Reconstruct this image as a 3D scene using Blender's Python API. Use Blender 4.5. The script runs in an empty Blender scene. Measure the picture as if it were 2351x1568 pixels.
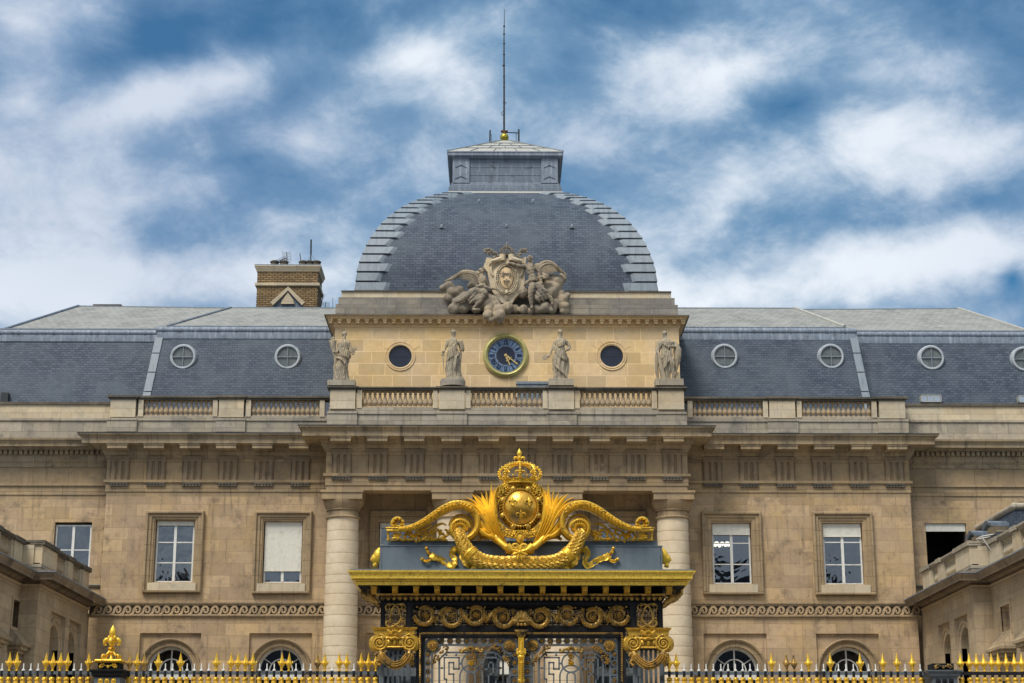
import bpy, bmesh, math, random
from math import sin, cos, pi, radians, sqrt, atan2
from mathutils import Vector, Matrix
random.seed(7)
sc = bpy.context.scene
COL = sc.collection

# ------------------------------------------------------------------ camera
F = 4000.0
T = math.atan(0.2717)
PSI = math.atan(0.00832)
H = 1.65
CR = Vector((cos(PSI), -sin(PSI), 0))
CF = Vector((sin(PSI)*cos(T), cos(PSI)*cos(T), sin(T)))
CU = CR.cross(CF)
cam_d = bpy.data.cameras.new('camera')
cam = bpy.data.objects.new('camera', cam_d)
COL.objects.link(cam)
cam_d.sensor_width = 36
cam_d.lens = 36*F/2351
cam_d.clip_end = 5000
cam.matrix_world = Matrix(((CR.x, CU.x, -CF.x, 0), (CR.y, CU.y, -CF.y, 0), (CR.z, CU.z, -CF.z, H), (0, 0, 0, 1)))
sc.camera = cam

def W(u, v, Y):
    """survey of the photograph: real x and height of a point standing on the plane y=Y"""
    d = CR*((u-1175.5)/F) + CU*(-(v-784)/F) + CF
    s = Y/d.y
    return (s*d.x, H + s*d.z)
def WX(u, v, Y): return W(u, v, Y)[0]
def WZ(v, Y, u=1165): return W(u, v, Y)[1]

# ------------------------------------------------------------------ objects
ORG = {}
def origin(o): return ORG.get(o.name, Vector((0, 0, 0))) if o else Vector((0, 0, 0))
def tag(o, label=None, cat=None, group=None, kind=None):
    if label: o['label'] = label
    if cat: o['category'] = cat
    if group: o['group'] = group
    if kind: o['kind'] = kind
    return o
def thing(name, label, cat, loc, group=None):
    o = bpy.data.objects.new(name, None)
    COL.objects.link(o)
    o.empty_display_size = .2
    o.location = loc
    ORG[o.name] = Vector(loc)
    return tag(o, label, cat, group)
def put(o, parent, at):
    """parent o, its origin standing at world point at"""
    o.location = Vector(at) - (origin(parent) if parent else Vector((0, 0, 0)))
    if parent: o.parent = parent
    ORG[o.name] = Vector(at)
def dup(o, parent, at, rz=None, scale=None):
    c = o.copy(); COL.objects.link(c); put(c, parent, at)
    if rz is not None: c.rotation_euler.z = rz
    if scale is not None: c.scale = scale
    return c

def V3(p): return Vector(p)
def cat(pts, n=6, closed=False):
    """smooth curve through the points"""
    P = [Vector(p) for p in pts]; out = []
    m = len(P); rng = range(m if closed else m-1)
    for i in rng:
        if closed: a, b, c, d = P[(i-1) % m], P[i], P[(i+1) % m], P[(i+2) % m]
        else:
            b, c = P[i], P[i+1]
            a = P[i-1] if i > 0 else b*2-c
            d = P[i+2] if i+2 < m else c*2-b
        for k in range(n):
            t = k/n
            out.append(.5*((2*b)+(c-a)*t+(2*a-5*b+4*c-d)*t*t+(3*b-a-3*c+d)*t**3))
    if not closed: out.append(P[-1])
    return out
def lerp(a, b, t): return a+(b-a)*t
def spiral(cx, cz, r0, r1, turns, a0, n=None, sgn=1):
    n = n or int(abs(turns)*18)+2
    return [(cx+lerp(r0, r1, i/n)*cos(a0+sgn*2*pi*turns*i/n), cz+lerp(r0, r1, i/n)*sin(a0+sgn*2*pi*turns*i/n)) for i in range(n+1)]

class MB:
    def __init__(s): s.v = []; s.f = []
    def add(s, vs, fs):
        n = len(s.v); s.v += [Vector(p) for p in vs]; s.f += [[i+n for i in f] for f in fs]; return s
    def box(s, x0, x1, y0, y1, z0, z1):
        return s.add([(x0,y0,z0),(x1,y0,z0),(x1,y1,z0),(x0,y1,z0),(x0,y0,z1),(x1,y0,z1),(x1,y1,z1),(x0,y1,z1)],
                     [(0,3,2,1),(4,5,6,7),(0,1,5,4),(1,2,6,5),(2,3,7,6),(3,0,4,7)])
    def hexa(s, p):
        return s.add(p, [(0,3,2,1),(4,5,6,7),(0,1,5,4),(1,2,6,5),(2,3,7,6),(3,0,4,7)])
    def quad(s, *p): return s.add(p, [tuple(range(len(p)))])
    def prism(s, poly, y0, y1, ax='y'):
        n = len(poly)
        if ax == 'y': a = [(x, y0, z) for x, z in poly]; b = [(x, y1, z) for x, z in poly]
        elif ax == 'x': a = [(y0, x, z) for x, z in poly]; b = [(y1, x, z) for x, z in poly]
        else: a = [(x, z, y0) for x, z in poly]; b = [(x, z, y1) for x, z in poly]
        return s.add(a+b, [tuple(range(n)), tuple(range(2*n-1, n-1, -1))]+[(i, i+n, (i+1) % n+n, (i+1) % n) for i in range(n)])
    def ring(s, cx, cz, r0, r1, y0, y1, n=32, a0=0, a1=2*pi):
        """flat ring in the facade plane, thick from y0 to y1"""
        full = abs(a1-a0-2*pi) < 1e-6; m = n if full else n+1
        vs = []
        for i in range(m):
            a = a0+(a1-a0)*i/n
            for r, y in ((r0, y0), (r1, y0), (r1, y1), (r0, y1)): vs.append((cx+r*cos(a), y, cz+r*sin(a)))
        fs = []
        for i in range(n):
            j = (i+1) % m
            for k in range(4): fs.append((i*4+k, i*4+(k+1) % 4, j*4+(k+1) % 4, j*4+k))
        if not full: fs += [(0,1,2,3), tuple((m-1)*4+k for k in (3,2,1,0))]
        return s.add(vs, fs)
    def disc(s, cx, cz, r, y, n=32, y1=None):
        p = [(cx+r*cos(2*pi*i/n), cz+r*sin(2*pi*i/n)) for i in range(n)]
        if y1 is None: return s.add([(a, y, b) for a, b in p], [tuple(range(n))])
        return s.prism(p, y, y1)
    def ringprof(s, cx, cz, prof, n=48, a0=0, a1=2*pi):
        """lathe about an axis along y: prof of (radius, y)"""
        full = abs(a1-a0-2*pi) < 1e-6; m = n if full else n+1; k = len(prof)
        vs = [(cx+r*cos(a0+(a1-a0)*i/n), y, cz+r*sin(a0+(a1-a0)*i/n)) for i in range(m) for r, y in prof]
        fs = [(i*k+q, i*k+q+1, ((i+1) % m)*k+q+1, ((i+1) % m)*k+q) for i in range(n) for q in range(k-1)]
        return s.add(vs, fs)
    def lathe(s, prof, c=(0,0,0), n=16, sq=1.0, a0=0):
        k = len(prof); cx, cy, cz = c
        vs = [(cx+r*cos(a0+2*pi*i/n), cy+sq*r*sin(a0+2*pi*i/n), cz+z) for i in range(n) for r, z in prof]
        fs = [(i*k+q, ((i+1) % n)*k+q, ((i+1) % n)*k+q+1, i*k+q+1) for i in range(n) for q in range(k-1)]
        fs.append(tuple(i*k for i in range(n))[::-1]); fs.append(tuple(i*k+k-1 for i in range(n)))
        return s.add(vs, fs)
    def ell(s, c, r, n=12, m=8, rot=None):
        if not hasattr(r, '__len__'): r = (r, r, r)
        vs = []; c = Vector(c)
        for j in range(m+1):
            t = pi*j/m
            for i in range(n):
                a = 2*pi*i/n
                p = Vector((r[0]*sin(t)*cos(a), r[1]*sin(t)*sin(a), r[2]*cos(t)))
                if rot: p.rotate(rot)
                vs.append(c+p)
        fs = [(j*n+i, j*n+(i+1) % n, (j+1)*n+(i+1) % n, (j+1)*n+i) for j in range(m) for i in range(n)]
        return s.add(vs, fs)
    def tube(s, pts, r, n=8, flat=1.0, up=(0, 1, 0)):
        """round rod through 3-D points; r a number or one per point; flat scales the section along 'up'"""
        P = [Vector(p) for p in pts]; m = len(P)
        rr = list(r) if hasattr(r, '__len__') else [r]*m
        if len(rr) != m: rr = [rr[0]+0.0 if len(rr) == 1 else lerpl(rr, i/(m-1)) for i in range(m)]
        vs = []; up = Vector(up)
        for i in range(m):
            t = (P[min(i+1, m-1)]-P[max(i-1, 0)])
            if t.length < 1e-9: t = Vector((0, 0, 1))
            t.normalize(); U = up - t*up.dot(t)
            if U.length < .05:
                a = Vector((1, 0, 0)); U = a - t*a.dot(t)
            U.normalize(); S = t.cross(U)
            for k in range(n):
                a = 2*pi*k/n
                vs.append(P[i]+(S*cos(a)+U*sin(a)*flat)*rr[i])
        fs = [(i*n+k, i*n+(k+1) % n, (i+1)*n+(k+1) % n, (i+1)*n+k) for i in range(m-1) for k in range(n)]
        fs += [tuple(range(n))[::-1], tuple((m-1)*n+k for k in range(n))]
        return s.add(vs, fs)
    def tz(s, pts, y, r, n=8, flat=1.0, sm=5):
        """rod through (x,z) points lying at depth y"""
        P = cat([(p[0], (p[2] if len(p) > 2 else 0)+y, p[1]) for p in pts], sm) if sm else [(p[0], y, p[1]) for p in pts]
        return s.tube(P, r, n, flat)
    def blade(s, pts, w, bulge, back=.0, serr=0, nrm=(0, -1, 0), k=.75):
        """leaf with a raised midrib along the points"""
        P = [Vector(p) for p in pts]; m = len(P); N = Vector(nrm).normalized(); vs = []
        for i in range(m):
            t = i/(m-1)
            d = (P[min(i+1, m-1)]-P[max(i-1, 0)]); d = d - N*d.dot(N)
            if d.length < 1e-9: d = Vector((0, 0, 1))
            d.normalize(); S = d.cross(N)
            ww = w*max(.04, sin(pi*min(1, max(0, t**k*.93+.07))))
            if serr and i % 2: ww *= 1-serr
            vs += [P[i]-S*ww, P[i]+N*bulge*min(1, ww/w+.2), P[i]+S*ww, P[i]-N*back]
        fs = []
        for i in range(m-1):
            a = i*4; b = a+4
            for q in range(4): fs.append((a+q, a+(q+1) % 4, b+(q+1) % 4, b+q))
        fs += [(0,1,2,3), tuple((m-1)*4+q for q in (3,2,1,0))]
        return s.add(vs, fs)
    def ribbon(s, pts, w, y0, y1):
        """flat band of width w (number or list) through (x,z) points"""
        P = [Vector((p[0], p[1])) for p in pts]; m = len(P)
        ww = list(w) if hasattr(w, '__len__') else [w]*m
        if len(ww) != m: ww = [lerpl(ww, i/(m-1)) for i in range(m)]
        vs = []
        for i in range(m):
            d = P[min(i+1, m-1)]-P[max(i-1, 0)]; d.normalize(); S = Vector((-d.y, d.x))*ww[i]*.5
            a, b = P[i]+S, P[i]-S
            vs += [(a.x, y0, a.y), (b.x, y0, b.y), (b.x, y1, b.y), (a.x, y1, a.y)]
        fs = []
        for i in range(m-1):
            a = i*4; b = a+4
            for q in range(4): fs.append((a+q, a+(q+1) % 4, b+(q+1) % 4, b+q))
        fs += [(0,1,2,3), tuple((m-1)*4+q for q in (3,2,1,0))]
        return s.add(vs, fs)
    def sweep(s, path, prof, closed=False):
        """moulding: prof of (out, z) carried along a plan path [(x,y)], outwards = right-hand side"""
        P = [Vector(p) for p in path]; m = len(P); k = len(prof); vs = []
        for i in range(m):
            a = P[i]-P[i-1] if (i > 0 or closed) else P[1]-P[0]
            b = P[(i+1) % m]-P[i] if (i < m-1 or closed) else a
            a = a.normalized(); b = b.normalized()
            na = Vector((a.y, -a.x)); nb = Vector((b.y, -b.x))
            q = (na+nb); q = q/(1+na.dot(nb))
            for o, z in prof: vs.append((P[i].x+q.x*o, P[i].y+q.y*o, z))
        fs = []
        for i in range(m if closed else m-1):
            j = (i+1) % m
            for q in range(k-1): fs.append((i*k+q, j*k+q, j*k+q+1, i*k+q+1))
        if not closed: fs += [tuple(range(k)), tuple((m-1)*k+q for q in range(k))[::-1]]
        return s.add(vs, fs)
    def xform(s, fn, start=0):
        for i in range(start, len(s.v)): s.v[i] = Vector(fn(s.v[i]))
        return s
    def mesh(s, name, off=Vector((0,0,0)), recalc=True):
        me = bpy.data.meshes.new(name)
        me.from_pydata([tuple(p-off) for p in s.v], [], s.f)
        if recalc:
            bm = bmesh.new(); bm.from_mesh(me)
            bmesh.ops.recalc_face_normals(bm, faces=bm.faces); bm.to_mesh(me); bm.free()
        return me
    def build(s, name, mat, parent=None, at=None, smooth=False, label=None):
        off = origin(parent)
        if at is not None: off = Vector((0, 0, 0))
        me = s.mesh(name, off)
        me.materials.append(mat)
        if smooth:
            me.polygons.foreach_set('use_smooth', [True]*len(me.polygons))
            if smooth != 'all': me.set_sharp_from_angle(angle=radians(smooth if smooth is not True else 42))
        o = bpy.data.objects.new(name, me); COL.objects.link(o)
        if at is not None: put(o, parent, at)
        else:
            if parent: o.parent = parent
            ORG[o.name] = off.copy()
        if label: o['label'] = label
        return o
    def remesh(s, name, mat, parent, vox, at=None, post=None, smooth='all'):
        """melt all pieces into one continuous surface"""
        off = origin(parent) if at is None else Vector((0, 0, 0))
        me = s.mesh(name+'_tmp', off)
        o = bpy.data.objects.new(name+'_tmp', me); COL.objects.link(o)
        md = o.modifiers.new('r', 'REMESH'); md.mode = 'VOXEL'; md.voxel_size = vox
        md2 = o.modifiers.new('s', 'SMOOTH'); md2.iterations = 1; md2.factor = .4
        dg = bpy.context.evaluated_depsgraph_get(); dg.update()
        m2 = bpy.data.meshes.new_from_object(o.evaluated_get(dg))
        bpy.data.objects.remove(o); bpy.data.meshes.remove(me)
        if post:
            nn = [0.0]*(3*len(m2.vertices)); m2.vertex_normals.foreach_get('vector', nn)
            cc = [0.0]*len(nn); m2.vertices.foreach_get('co', cc); out = []
            for i in range(len(m2.vertices)):
                out += list(post(Vector(cc[3*i:3*i+3])+off, Vector(nn[3*i:3*i+3]))-off)
            m2.vertices.foreach_set('co', out); m2.update()
        m2.materials.clear(); m2.materials.append(mat)
        m2.polygons.foreach_set('use_smooth', [True]*len(m2.polygons))
        m2.name = name
        n = bpy.data.objects.new(name, m2); COL.objects.link(n)
        if at is not None: put(n, parent, at)
        else:
            if parent: n.parent = parent
            ORG[n.name] = off.copy()
        return n
def lerpl(L, t):
    x = t*(len(L)-1); i = min(int(x), len(L)-2); return L[i]+(L[i+1]-L[i])*(x-i)

# ------------------------------------------------------------------ materials
class NT:
    def __init__(s, nt): s.nt = nt; s.nt.nodes.clear()
    def n(s, typ, ins=None, **props):
        nd = s.nt.nodes.new(typ)
        for k, v in props.items(): setattr(nd, k, v)
        for k, v in (ins or {}).items():
            sk = nd.inputs[k]
            if isinstance(v, bpy.types.NodeSocket): s.nt.links.new(v, sk)
            elif isinstance(v, bpy.types.Node): s.nt.links.new(v.outputs[0], sk)
            else: sk.default_value = v
        return nd
    def m(s, op, a, b=0.0, c=0.0, clamp=False):
        return s.n('ShaderNodeMath', {0: a, 1: b, 2: c}, operation=op, use_clamp=clamp).outputs[0]
    def mix(s, f, a, b, blend='MIX'):
        nd = s.n('ShaderNodeMix', {}, data_type='RGBA', blend_type=blend, clamp_factor=True)
        for sk, v in ((nd.inputs[0], f), (nd.inputs[6], a), (nd.inputs[7], b)):
            if isinstance(v, bpy.types.NodeSocket): s.nt.links.new(v, sk)
            else: sk.default_value = v if sk.type == 'VALUE' else (tuple(v)+(1,))[:4]
        return nd.outputs[2]
    def ramp(s, f, a, b):
        """smooth step of f between a and b"""
        nd = s.n('ShaderNodeMapRange', {0: f, 1: a, 2: b}, interpolation_type='SMOOTHSTEP')
        return nd.outputs[0]
    def noise(s, vec, scale, detail=4, rough=.55, dist=0.0):
        return s.n('ShaderNodeTexNoise', {'Vector': vec, 'Scale': scale, 'Detail': detail, 'Roughness': rough, 'Distortion': dist})
    def scalev(s, vec, sc_):
        return s.n('ShaderNodeVectorMath', {0: vec, 1: sc_}, operation='MULTIPLY').outputs[0]
def new_mat(name):
    m = bpy.data.materials.new(name); m.use_nodes = True
    return m, NT(m.node_tree)
def finish(t, col, rough=.8, metal=0, bump=None, bstr=.3, bdist=.02, spec=.5, coat=0):
    ins = {'Base Color': col, 'Roughness': rough, 'Metallic': metal, 'Specular IOR Level': spec}
    if bump is not None:
        b = t.n('ShaderNodeBump', {'Strength': bstr, 'Distance': bdist, 'Height': bump})
        ins['Normal'] = b.outputs[0]
    p = t.n('ShaderNodeBsdfPrincipled', ins)
    t.n('ShaderNodeOutputMaterial', {0: p.outputs[0]})
def wallvec(t, kz=1.0, useY=False):
    """(run along the wall, height) from the real position; walls facing sideways run along y"""
    g = t.n('ShaderNodeNewGeometry')
    sp = t.n('ShaderNodeSeparateXYZ', {0: g.outputs['Position']}); sn = t.n('ShaderNodeSeparateXYZ', {0: g.outputs['True Normal']})
    side = t.m('GREATER_THAN', t.m('ABSOLUTE', sn.outputs[0]), .72)
    h = t.m('ADD', t.m('MULTIPLY', sp.outputs[0], t.m('SUBTRACT', 1.0, side)), t.m('MULTIPLY', sp.outputs[1], side))
    up = sp.outputs[1] if useY else sp.outputs[2]
    c = t.n('ShaderNodeCombineXYZ', {0: h, 1: t.m('MULTIPLY', up, kz), 2: 0.0})
    return c.outputs[0], g.outputs['Position']
def stone(name, base, warm, block=None, stain=.4, stain_col=(.10,.09,.075), joint=(.55,.5,.45), jsz=.018, var=.16, rough=.88, scale_s=1.0, offs=.5, warmf=.7, seed=0.0, bs=.35, streak=None):
    m, t = new_mat(name)
    wv, pos = wallvec(t)
    if seed: pos = t.n('ShaderNodeVectorMath', {0: pos, 1: (seed, seed*.7, seed*1.3)}, operation='ADD').outputs[0]
    n1 = t.noise(pos, .55*scale_s, 5, .6)
    n2 = t.noise(pos, 3.2*scale_s, 6, .65)
    n3 = t.noise(pos, 22*scale_s, 4, .6)
    col = t.mix(t.ramp(n1.outputs[0], .38, .68), base, warm)
    bump = n3.outputs[0]
    if block:
        # ragged per-block tone: two brick patterns of different length
        wob = t.noise(wv, .9, 2)
        bv = t.n('ShaderNodeVectorMath', {0: wv, 1: (seed*3.1, 0, 0)}, operation='ADD').outputs[0]
        br = t.n('ShaderNodeTexBrick', {'Vector': bv, 'Color1': (1-var, 1-var, 1-var*1.1, 1), 'Color2': (1+var*.6, 1+var*.55, 1+var*.3, 1), 'Mortar': joint+(1,), 'Scale': 1.0, 'Mortar Size': jsz, 'Mortar Smooth': .3, 'Bias': 0.0, 'Brick Width': block[0], 'Row Height': block[1]}, offset=offs, squash=.72, squash_frequency=3)
        b2 = t.n('ShaderNodeTexBrick', {'Vector': bv, 'Color1': (0,0,0,1), 'Color2': (1,1,1,1), 'Mortar': (.5,.5,.5,1), 'Scale': 1.0, 'Mortar Size': 0.0, 'Bias': -.35, 'Brick Width': block[0], 'Row Height': block[1]}, offset=offs, squash=.72, squash_frequency=3)
        ok = t.m('MULTIPLY', t.ramp(b2.outputs[0], .62, .95), t.ramp(n2.outputs[0], .35, .6))
        col = t.mix(t.m('MULTIPLY', ok, warmf), col, (warm[0]*1.05, warm[1]*.93, warm[2]*.62))
        col = t.mix(1.0, col, br.outputs[0], 'MULTIPLY')
    # weathering: drips and blotches
    sv = t.scalev(wv, (2.2, .22, 1)); st = t.noise(sv, 1.6*scale_s, 6, .7, .3)
    bl = t.noise(pos, .9*scale_s, 7, .72, .2)
    f = t.m('MULTIPLY', t.ramp(st.outputs[0], .5, .78), stain)
    f2 = t.m('MULTIPLY', t.ramp(bl.outputs[0], .5, .72), stain*.85)
    f = t.m('MAXIMUM', f, f2)
    col = t.mix(f, col, stain_col)
    col = t.mix(t.m('MULTIPLY', t.ramp(n2.outputs[0], .35, .7), .28), col, (base[0]*.62, base[1]*.6, base[2]*.58))
    nm = t.noise(pos, 1.9*scale_s, 8, .75)
    col = t.mix(t.m('MULTIPLY', t.ramp(nm.outputs[0], .52, .66), stain*.45), col, (stain_col[0]*1.5, stain_col[1]*1.45, stain_col[2]*1.4))
    sp = t.ramp(n3.outputs[0], .3, .42)
    col = t.mix(t.m('MULTIPLY', t.m('SUBTRACT', 1.0, sp), .35), col, stain_col)
    h = t.m('ADD', t.m('MULTIPLY', n3.outputs[0], .35), t.m('MULTIPLY', n2.outputs[0], .8))
    if block: h = t.m('ADD', h, t.m('MULTIPLY', br.outputs['Fac'], -1.2))
    finish(t, col, rough, 0, h, bs, .03, .25)
    return m
def slate(name, c1, c2, joint, kz, w=.30, rh=.15, useY=False, stain=.35, light=(.095,.118,.142), lich=None, rough=.65):
    m, t = new_mat(name)
    wv, pos = wallvec(t, kz, useY)
    wob = t.noise(pos, 2.0, 2)
    br = t.n('ShaderNodeTexBrick', {'Vector': wv, 'Color1': c1+(1,), 'Color2': c2+(1,), 'Mortar': joint+(1,), 'Scale': 1.0, 'Mortar Size': .013, 'Mortar Smooth': .2, 'Bias': .0, 'Brick Width': w, 'Row Height': rh}, offset=.5)
    n1 = t.noise(pos, .5, 5, .6); n2 = t.noise(pos, 9, 5, .7)
    st = t.noise(t.scalev(wv, (1.3, .12, 1)), 1.5, 5, .7)
    col = t.mix(t.m('MULTIPLY', t.ramp(n1.outputs[0], .35, .7), .55), br.outputs[0], light)
    col = t.mix(t.m('MULTIPLY', t.ramp(st.outputs[0], .5, .72), stain), col, light)
    dk = t.noise(t.scalev(wv, (5.5, 1.6, 1)), 1.0, 2, .5)
    col = t.mix(t.m('MULTIPLY', t.ramp(dk.outputs[0], .71, .77), .7), col, (.02, .012, .01))
    if lich: col = t.mix(t.m('MULTIPLY', t.ramp(n2.outputs[0], .55, .7), .5), col, lich)
    h = t.m('ADD', t.m('MULTIPLY', br.outputs['Fac'], -1.0), t.m('MULTIPLY', n2.outputs[0], .5))
    finish(t, col, rough, 0, h, .5, .015, .22)
    return m
def metal_paint(name, c1, c2, c3, rough=.5, metal=.0, sx=2.5, a=.45, b=.7, a3=.55, b3=.72, fine=6.0, bs=.25, spec=.4):
    """painted / weathered sheet with vertical runs"""
    m, t = new_mat(name)
    wv, pos = wallvec(t)
    st = t.noise(t.scalev(wv, (sx, sx*.12, 1)), 1.8, 6, .7, .2)
    n1 = t.noise(pos, 1.7, 6, .65); n2 = t.noise(pos, fine, 5, .6)
    col = t.mix(t.ramp(st.outputs[0], a, b), c1, c2)
    col = t.mix(t.ramp(n1.outputs[0], a3, b3), col, c3)
    col = t.mix(t.m('MULTIPLY', t.ramp(n2.outputs[0], .4, .75), .3), col, (c1[0]*.5, c1[1]*.5, c1[2]*.5))
    finish(t, col, rough, metal, n2.outputs[0], bs, .01, spec)
    return m
def gold(name, c, grime=.3, g0=.52, g1=.66, rough=.33, metal=.85, dark=(.035,.025,.012), sc_=3.0, green=False, bs=.25):
    m, t = new_mat(name)
    wv, pos = wallvec(t)
    n1 = t.noise(pos, sc_, 7, .72); n2 = t.noise(pos, sc_*6, 5, .65)
    st = t.noise(t.scalev(wv, (7, .8, 1)), 1.6, 5, .7)
    col = t.mix(t.ramp(n2.outputs[0], .35, .65), c, (c[0]*.72, c[1]*.62, c[2]*.5))
    g = t.m('MAXIMUM', t.ramp(n1.outputs[0], g0, g1), t.ramp(st.outputs[0], g0+.04, g1+.06))
    if green: col = t.mix(t.m('MULTIPLY', t.ramp(t.noise(pos, sc_*.8, 4, .6).outputs[0], .52, .66), .6), col, (.08, .14, .13))
    g = t.m('MULTIPLY', g, grime)
    col = t.mix(g, col, dark)
    mt = t.m('MULTIPLY', t.m('SUBTRACT', 1.0, g), metal)
    rg = t.m('ADD', t.m('MULTIPLY', g, .4), rough)
    finish(t, col, rg, mt, t.m('ADD', n2.outputs[0], t.m('MULTIPLY', n1.outputs[0], .5)), bs, .012, .5)
    return m
def plain(name, c, rough=.6, metal=0, spec=.4, nz=8.0, amt=.25):
    m, t = new_mat(name)
    g = t.n('ShaderNodeNewGeometry')
    n = t.noise(g.outputs['Position'], nz, 5, .6)
    col = t.mix(t.m('MULTIPLY', t.ramp(n.outputs[0], .35, .7), amt*2), c, (c[0]*.55, c[1]*.55, c[2]*.55))
    finish(t, col, rough, metal, n.outputs[0], .15, .01, spec)
    return m
M = {}
M['wall'] = stone('court_stone', (.47,.345,.225), (.49,.35,.19), (1.75,.62), .95, (.14,.108,.08), (.70,.66,.60), .012, .20)
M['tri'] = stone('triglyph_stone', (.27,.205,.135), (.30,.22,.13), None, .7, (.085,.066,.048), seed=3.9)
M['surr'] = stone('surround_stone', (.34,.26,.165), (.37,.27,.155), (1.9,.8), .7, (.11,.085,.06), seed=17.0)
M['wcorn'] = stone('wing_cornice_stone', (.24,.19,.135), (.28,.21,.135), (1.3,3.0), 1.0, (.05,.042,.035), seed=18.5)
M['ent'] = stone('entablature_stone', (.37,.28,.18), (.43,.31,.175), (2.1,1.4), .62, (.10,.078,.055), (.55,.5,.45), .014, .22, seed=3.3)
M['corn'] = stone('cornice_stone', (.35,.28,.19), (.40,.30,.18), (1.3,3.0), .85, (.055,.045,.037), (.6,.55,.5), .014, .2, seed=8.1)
M['attic'] = stone('attic_stone', (.68,.515,.315), (.70,.50,.245), (1.45,.66), .14, (.30,.24,.16), (1.25,1.28,1.33), .022, .20, seed=5.7, bs=.2)
M['para'] = stone('parapet_stone', (.56,.49,.37), (.58,.47,.31), (2.4,.9), .42, (.13,.115,.10), (.7,.66,.6), .012, .16, seed=9.9)
M['plinth'] = stone('weathered_plinth', (.37,.335,.28), (.41,.355,.27), (2.3,.55), .9, (.11,.105,.10), (.6,.57,.52), .014, .2, seed=12.5)
M['gplinth'] = stone('grey_plinth', (.25,.235,.215), (.31,.275,.22), (2.3,.30), .65, (.07,.068,.066), (.6,.57,.52), .014, .2, seed=15.5)
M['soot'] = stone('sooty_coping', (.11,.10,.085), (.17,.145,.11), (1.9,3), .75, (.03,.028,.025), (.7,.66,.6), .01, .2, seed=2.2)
M['col'] = stone('column_stone', (.68,.58,.42), (.64,.52,.36), None, .22, (.28,.21,.14), seed=4.2, bs=.25)
M['balu'] = stone('baluster_stone', (.40,.32,.215), (.44,.33,.20), None, .4, (.12,.10,.08), seed=6.3, scale_s=1.6)
M['statue'] = stone('statue_stone', (.35,.305,.23), (.43,.355,.23), None, .9, (.10,.09,.075), seed=7.7, scale_s=1.6, bs=.25)
M['relief'] = stone('relief_stone', (.25,.215,.165), (.36,.29,.195), None, 1.0, (.095,.09,.085), seed=2.9, scale_s=1.25, bs=.25)
M['wing'] = stone('wing_stone', (.45,.36,.25), (.47,.36,.23), (1.5,.62), .65, (.15,.12,.09), (.68,.63,.58), .013, .20, seed=21.0)
M['slate'] = slate('slate', (.042,.060,.088), (.080,.102,.138), (.022,.027,.036), 1.04)
M['slate_dome'] = slate('dome_slate', (.042,.060,.088), (.080,.102,.138), (.022,.027,.038), 1.1, w=.34, rh=.17)
M['slate_top'] = slate('lichen_sheen_slate', (.20,.21,.20), (.29,.29,.27), (.08,.085,.085), 1.0, w=.42, rh=.55, useY=True, light=(.32,.33,.31), lich=(.26,.24,.15), rough=.7)  # pale from lichen plus the sky's grazing reflection, put into the colour
M['lead'] = metal_paint('lead_sheet', (.17,.21,.265), (.33,.38,.44), (.10,.12,.15), .55, 0)
M['lead_pale'] = metal_paint('pale_lead', (.21,.25,.285), (.13,.165,.20), (.17,.145,.11), .55, 0, a3=.62, b3=.75)
M['lead_dark'] = metal_paint('dark_lead', (.125,.16,.205), (.21,.25,.30), (.05,.06,.07), .55, 0)
M['leadroof'] = metal_paint('roof_lead', (.40,.40,.36), (.33,.34,.32), (.20,.20,.19), .6, 0)
M['gold'] = gold('gold_leaf', (.88,.57,.055), .9, .52, .66, .38, .5, sc_=7.0)
M['gold_clean'] = gold('bright_gold', (.96,.64,.065), .75, .56, .70, .40, .5, sc_=7.0)
M['gold_corn'] = gold('cornice_gold', (1.0,.73,.10), .75, .57, .72, .45, .0)
M['gold_old'] = gold('tarnished_gold', (.60,.39,.10), .92, .47, .62, .42, .6, (.03,.024,.016), 4.5)
M['gold_orb'] = gold('orb_gold', (.78,.46,.07), .8, .52, .68, .28, .85, (.035,.04,.03), 1.8, True)
M['iron'] = metal_paint('grey_blue_iron', (.105,.125,.14), (.165,.185,.20), (.028,.027,.026), .5, .0, a=.55, b=.8, a3=.52, b3=.66)
M['iron_clean'] = metal_paint('blue_sheet', (.13,.165,.19), (.155,.19,.215), (.115,.145,.165), .45, .0, a=.5, b=.8, bs=.1)
M['iron_dark'] = metal_paint('black_iron', (.016,.016,.018), (.035,.038,.042), (.10,.105,.11), .75, .0, a=.5, b=.75, a3=.7, b3=.82, spec=.15)
M['white_paint'] = metal_paint('old_white_paint', (.62,.63,.60), (.5,.5,.46), (.22,.13,.08), .6, 0, a3=.66, b3=.74)
M['frame'] = metal_paint('window_paint', (.68,.68,.64), (.55,.54,.50), (.32,.24,.16), .5, 0, a3=.66, b3=.76)
M['blind'] = metal_paint('blind_cloth', (.66,.65,.57), (.60,.585,.51), (.54,.52,.45), .8, 0, sx=1.5, bs=.05)
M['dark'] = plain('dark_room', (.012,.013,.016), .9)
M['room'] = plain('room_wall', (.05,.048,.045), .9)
M['cable'] = plain('dark_metal', (.035,.04,.045), .5)
M['rust'] = plain('rusty_pipe', (.13,.06,.035), .7, amt=.4)
M['brick'] = None
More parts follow.
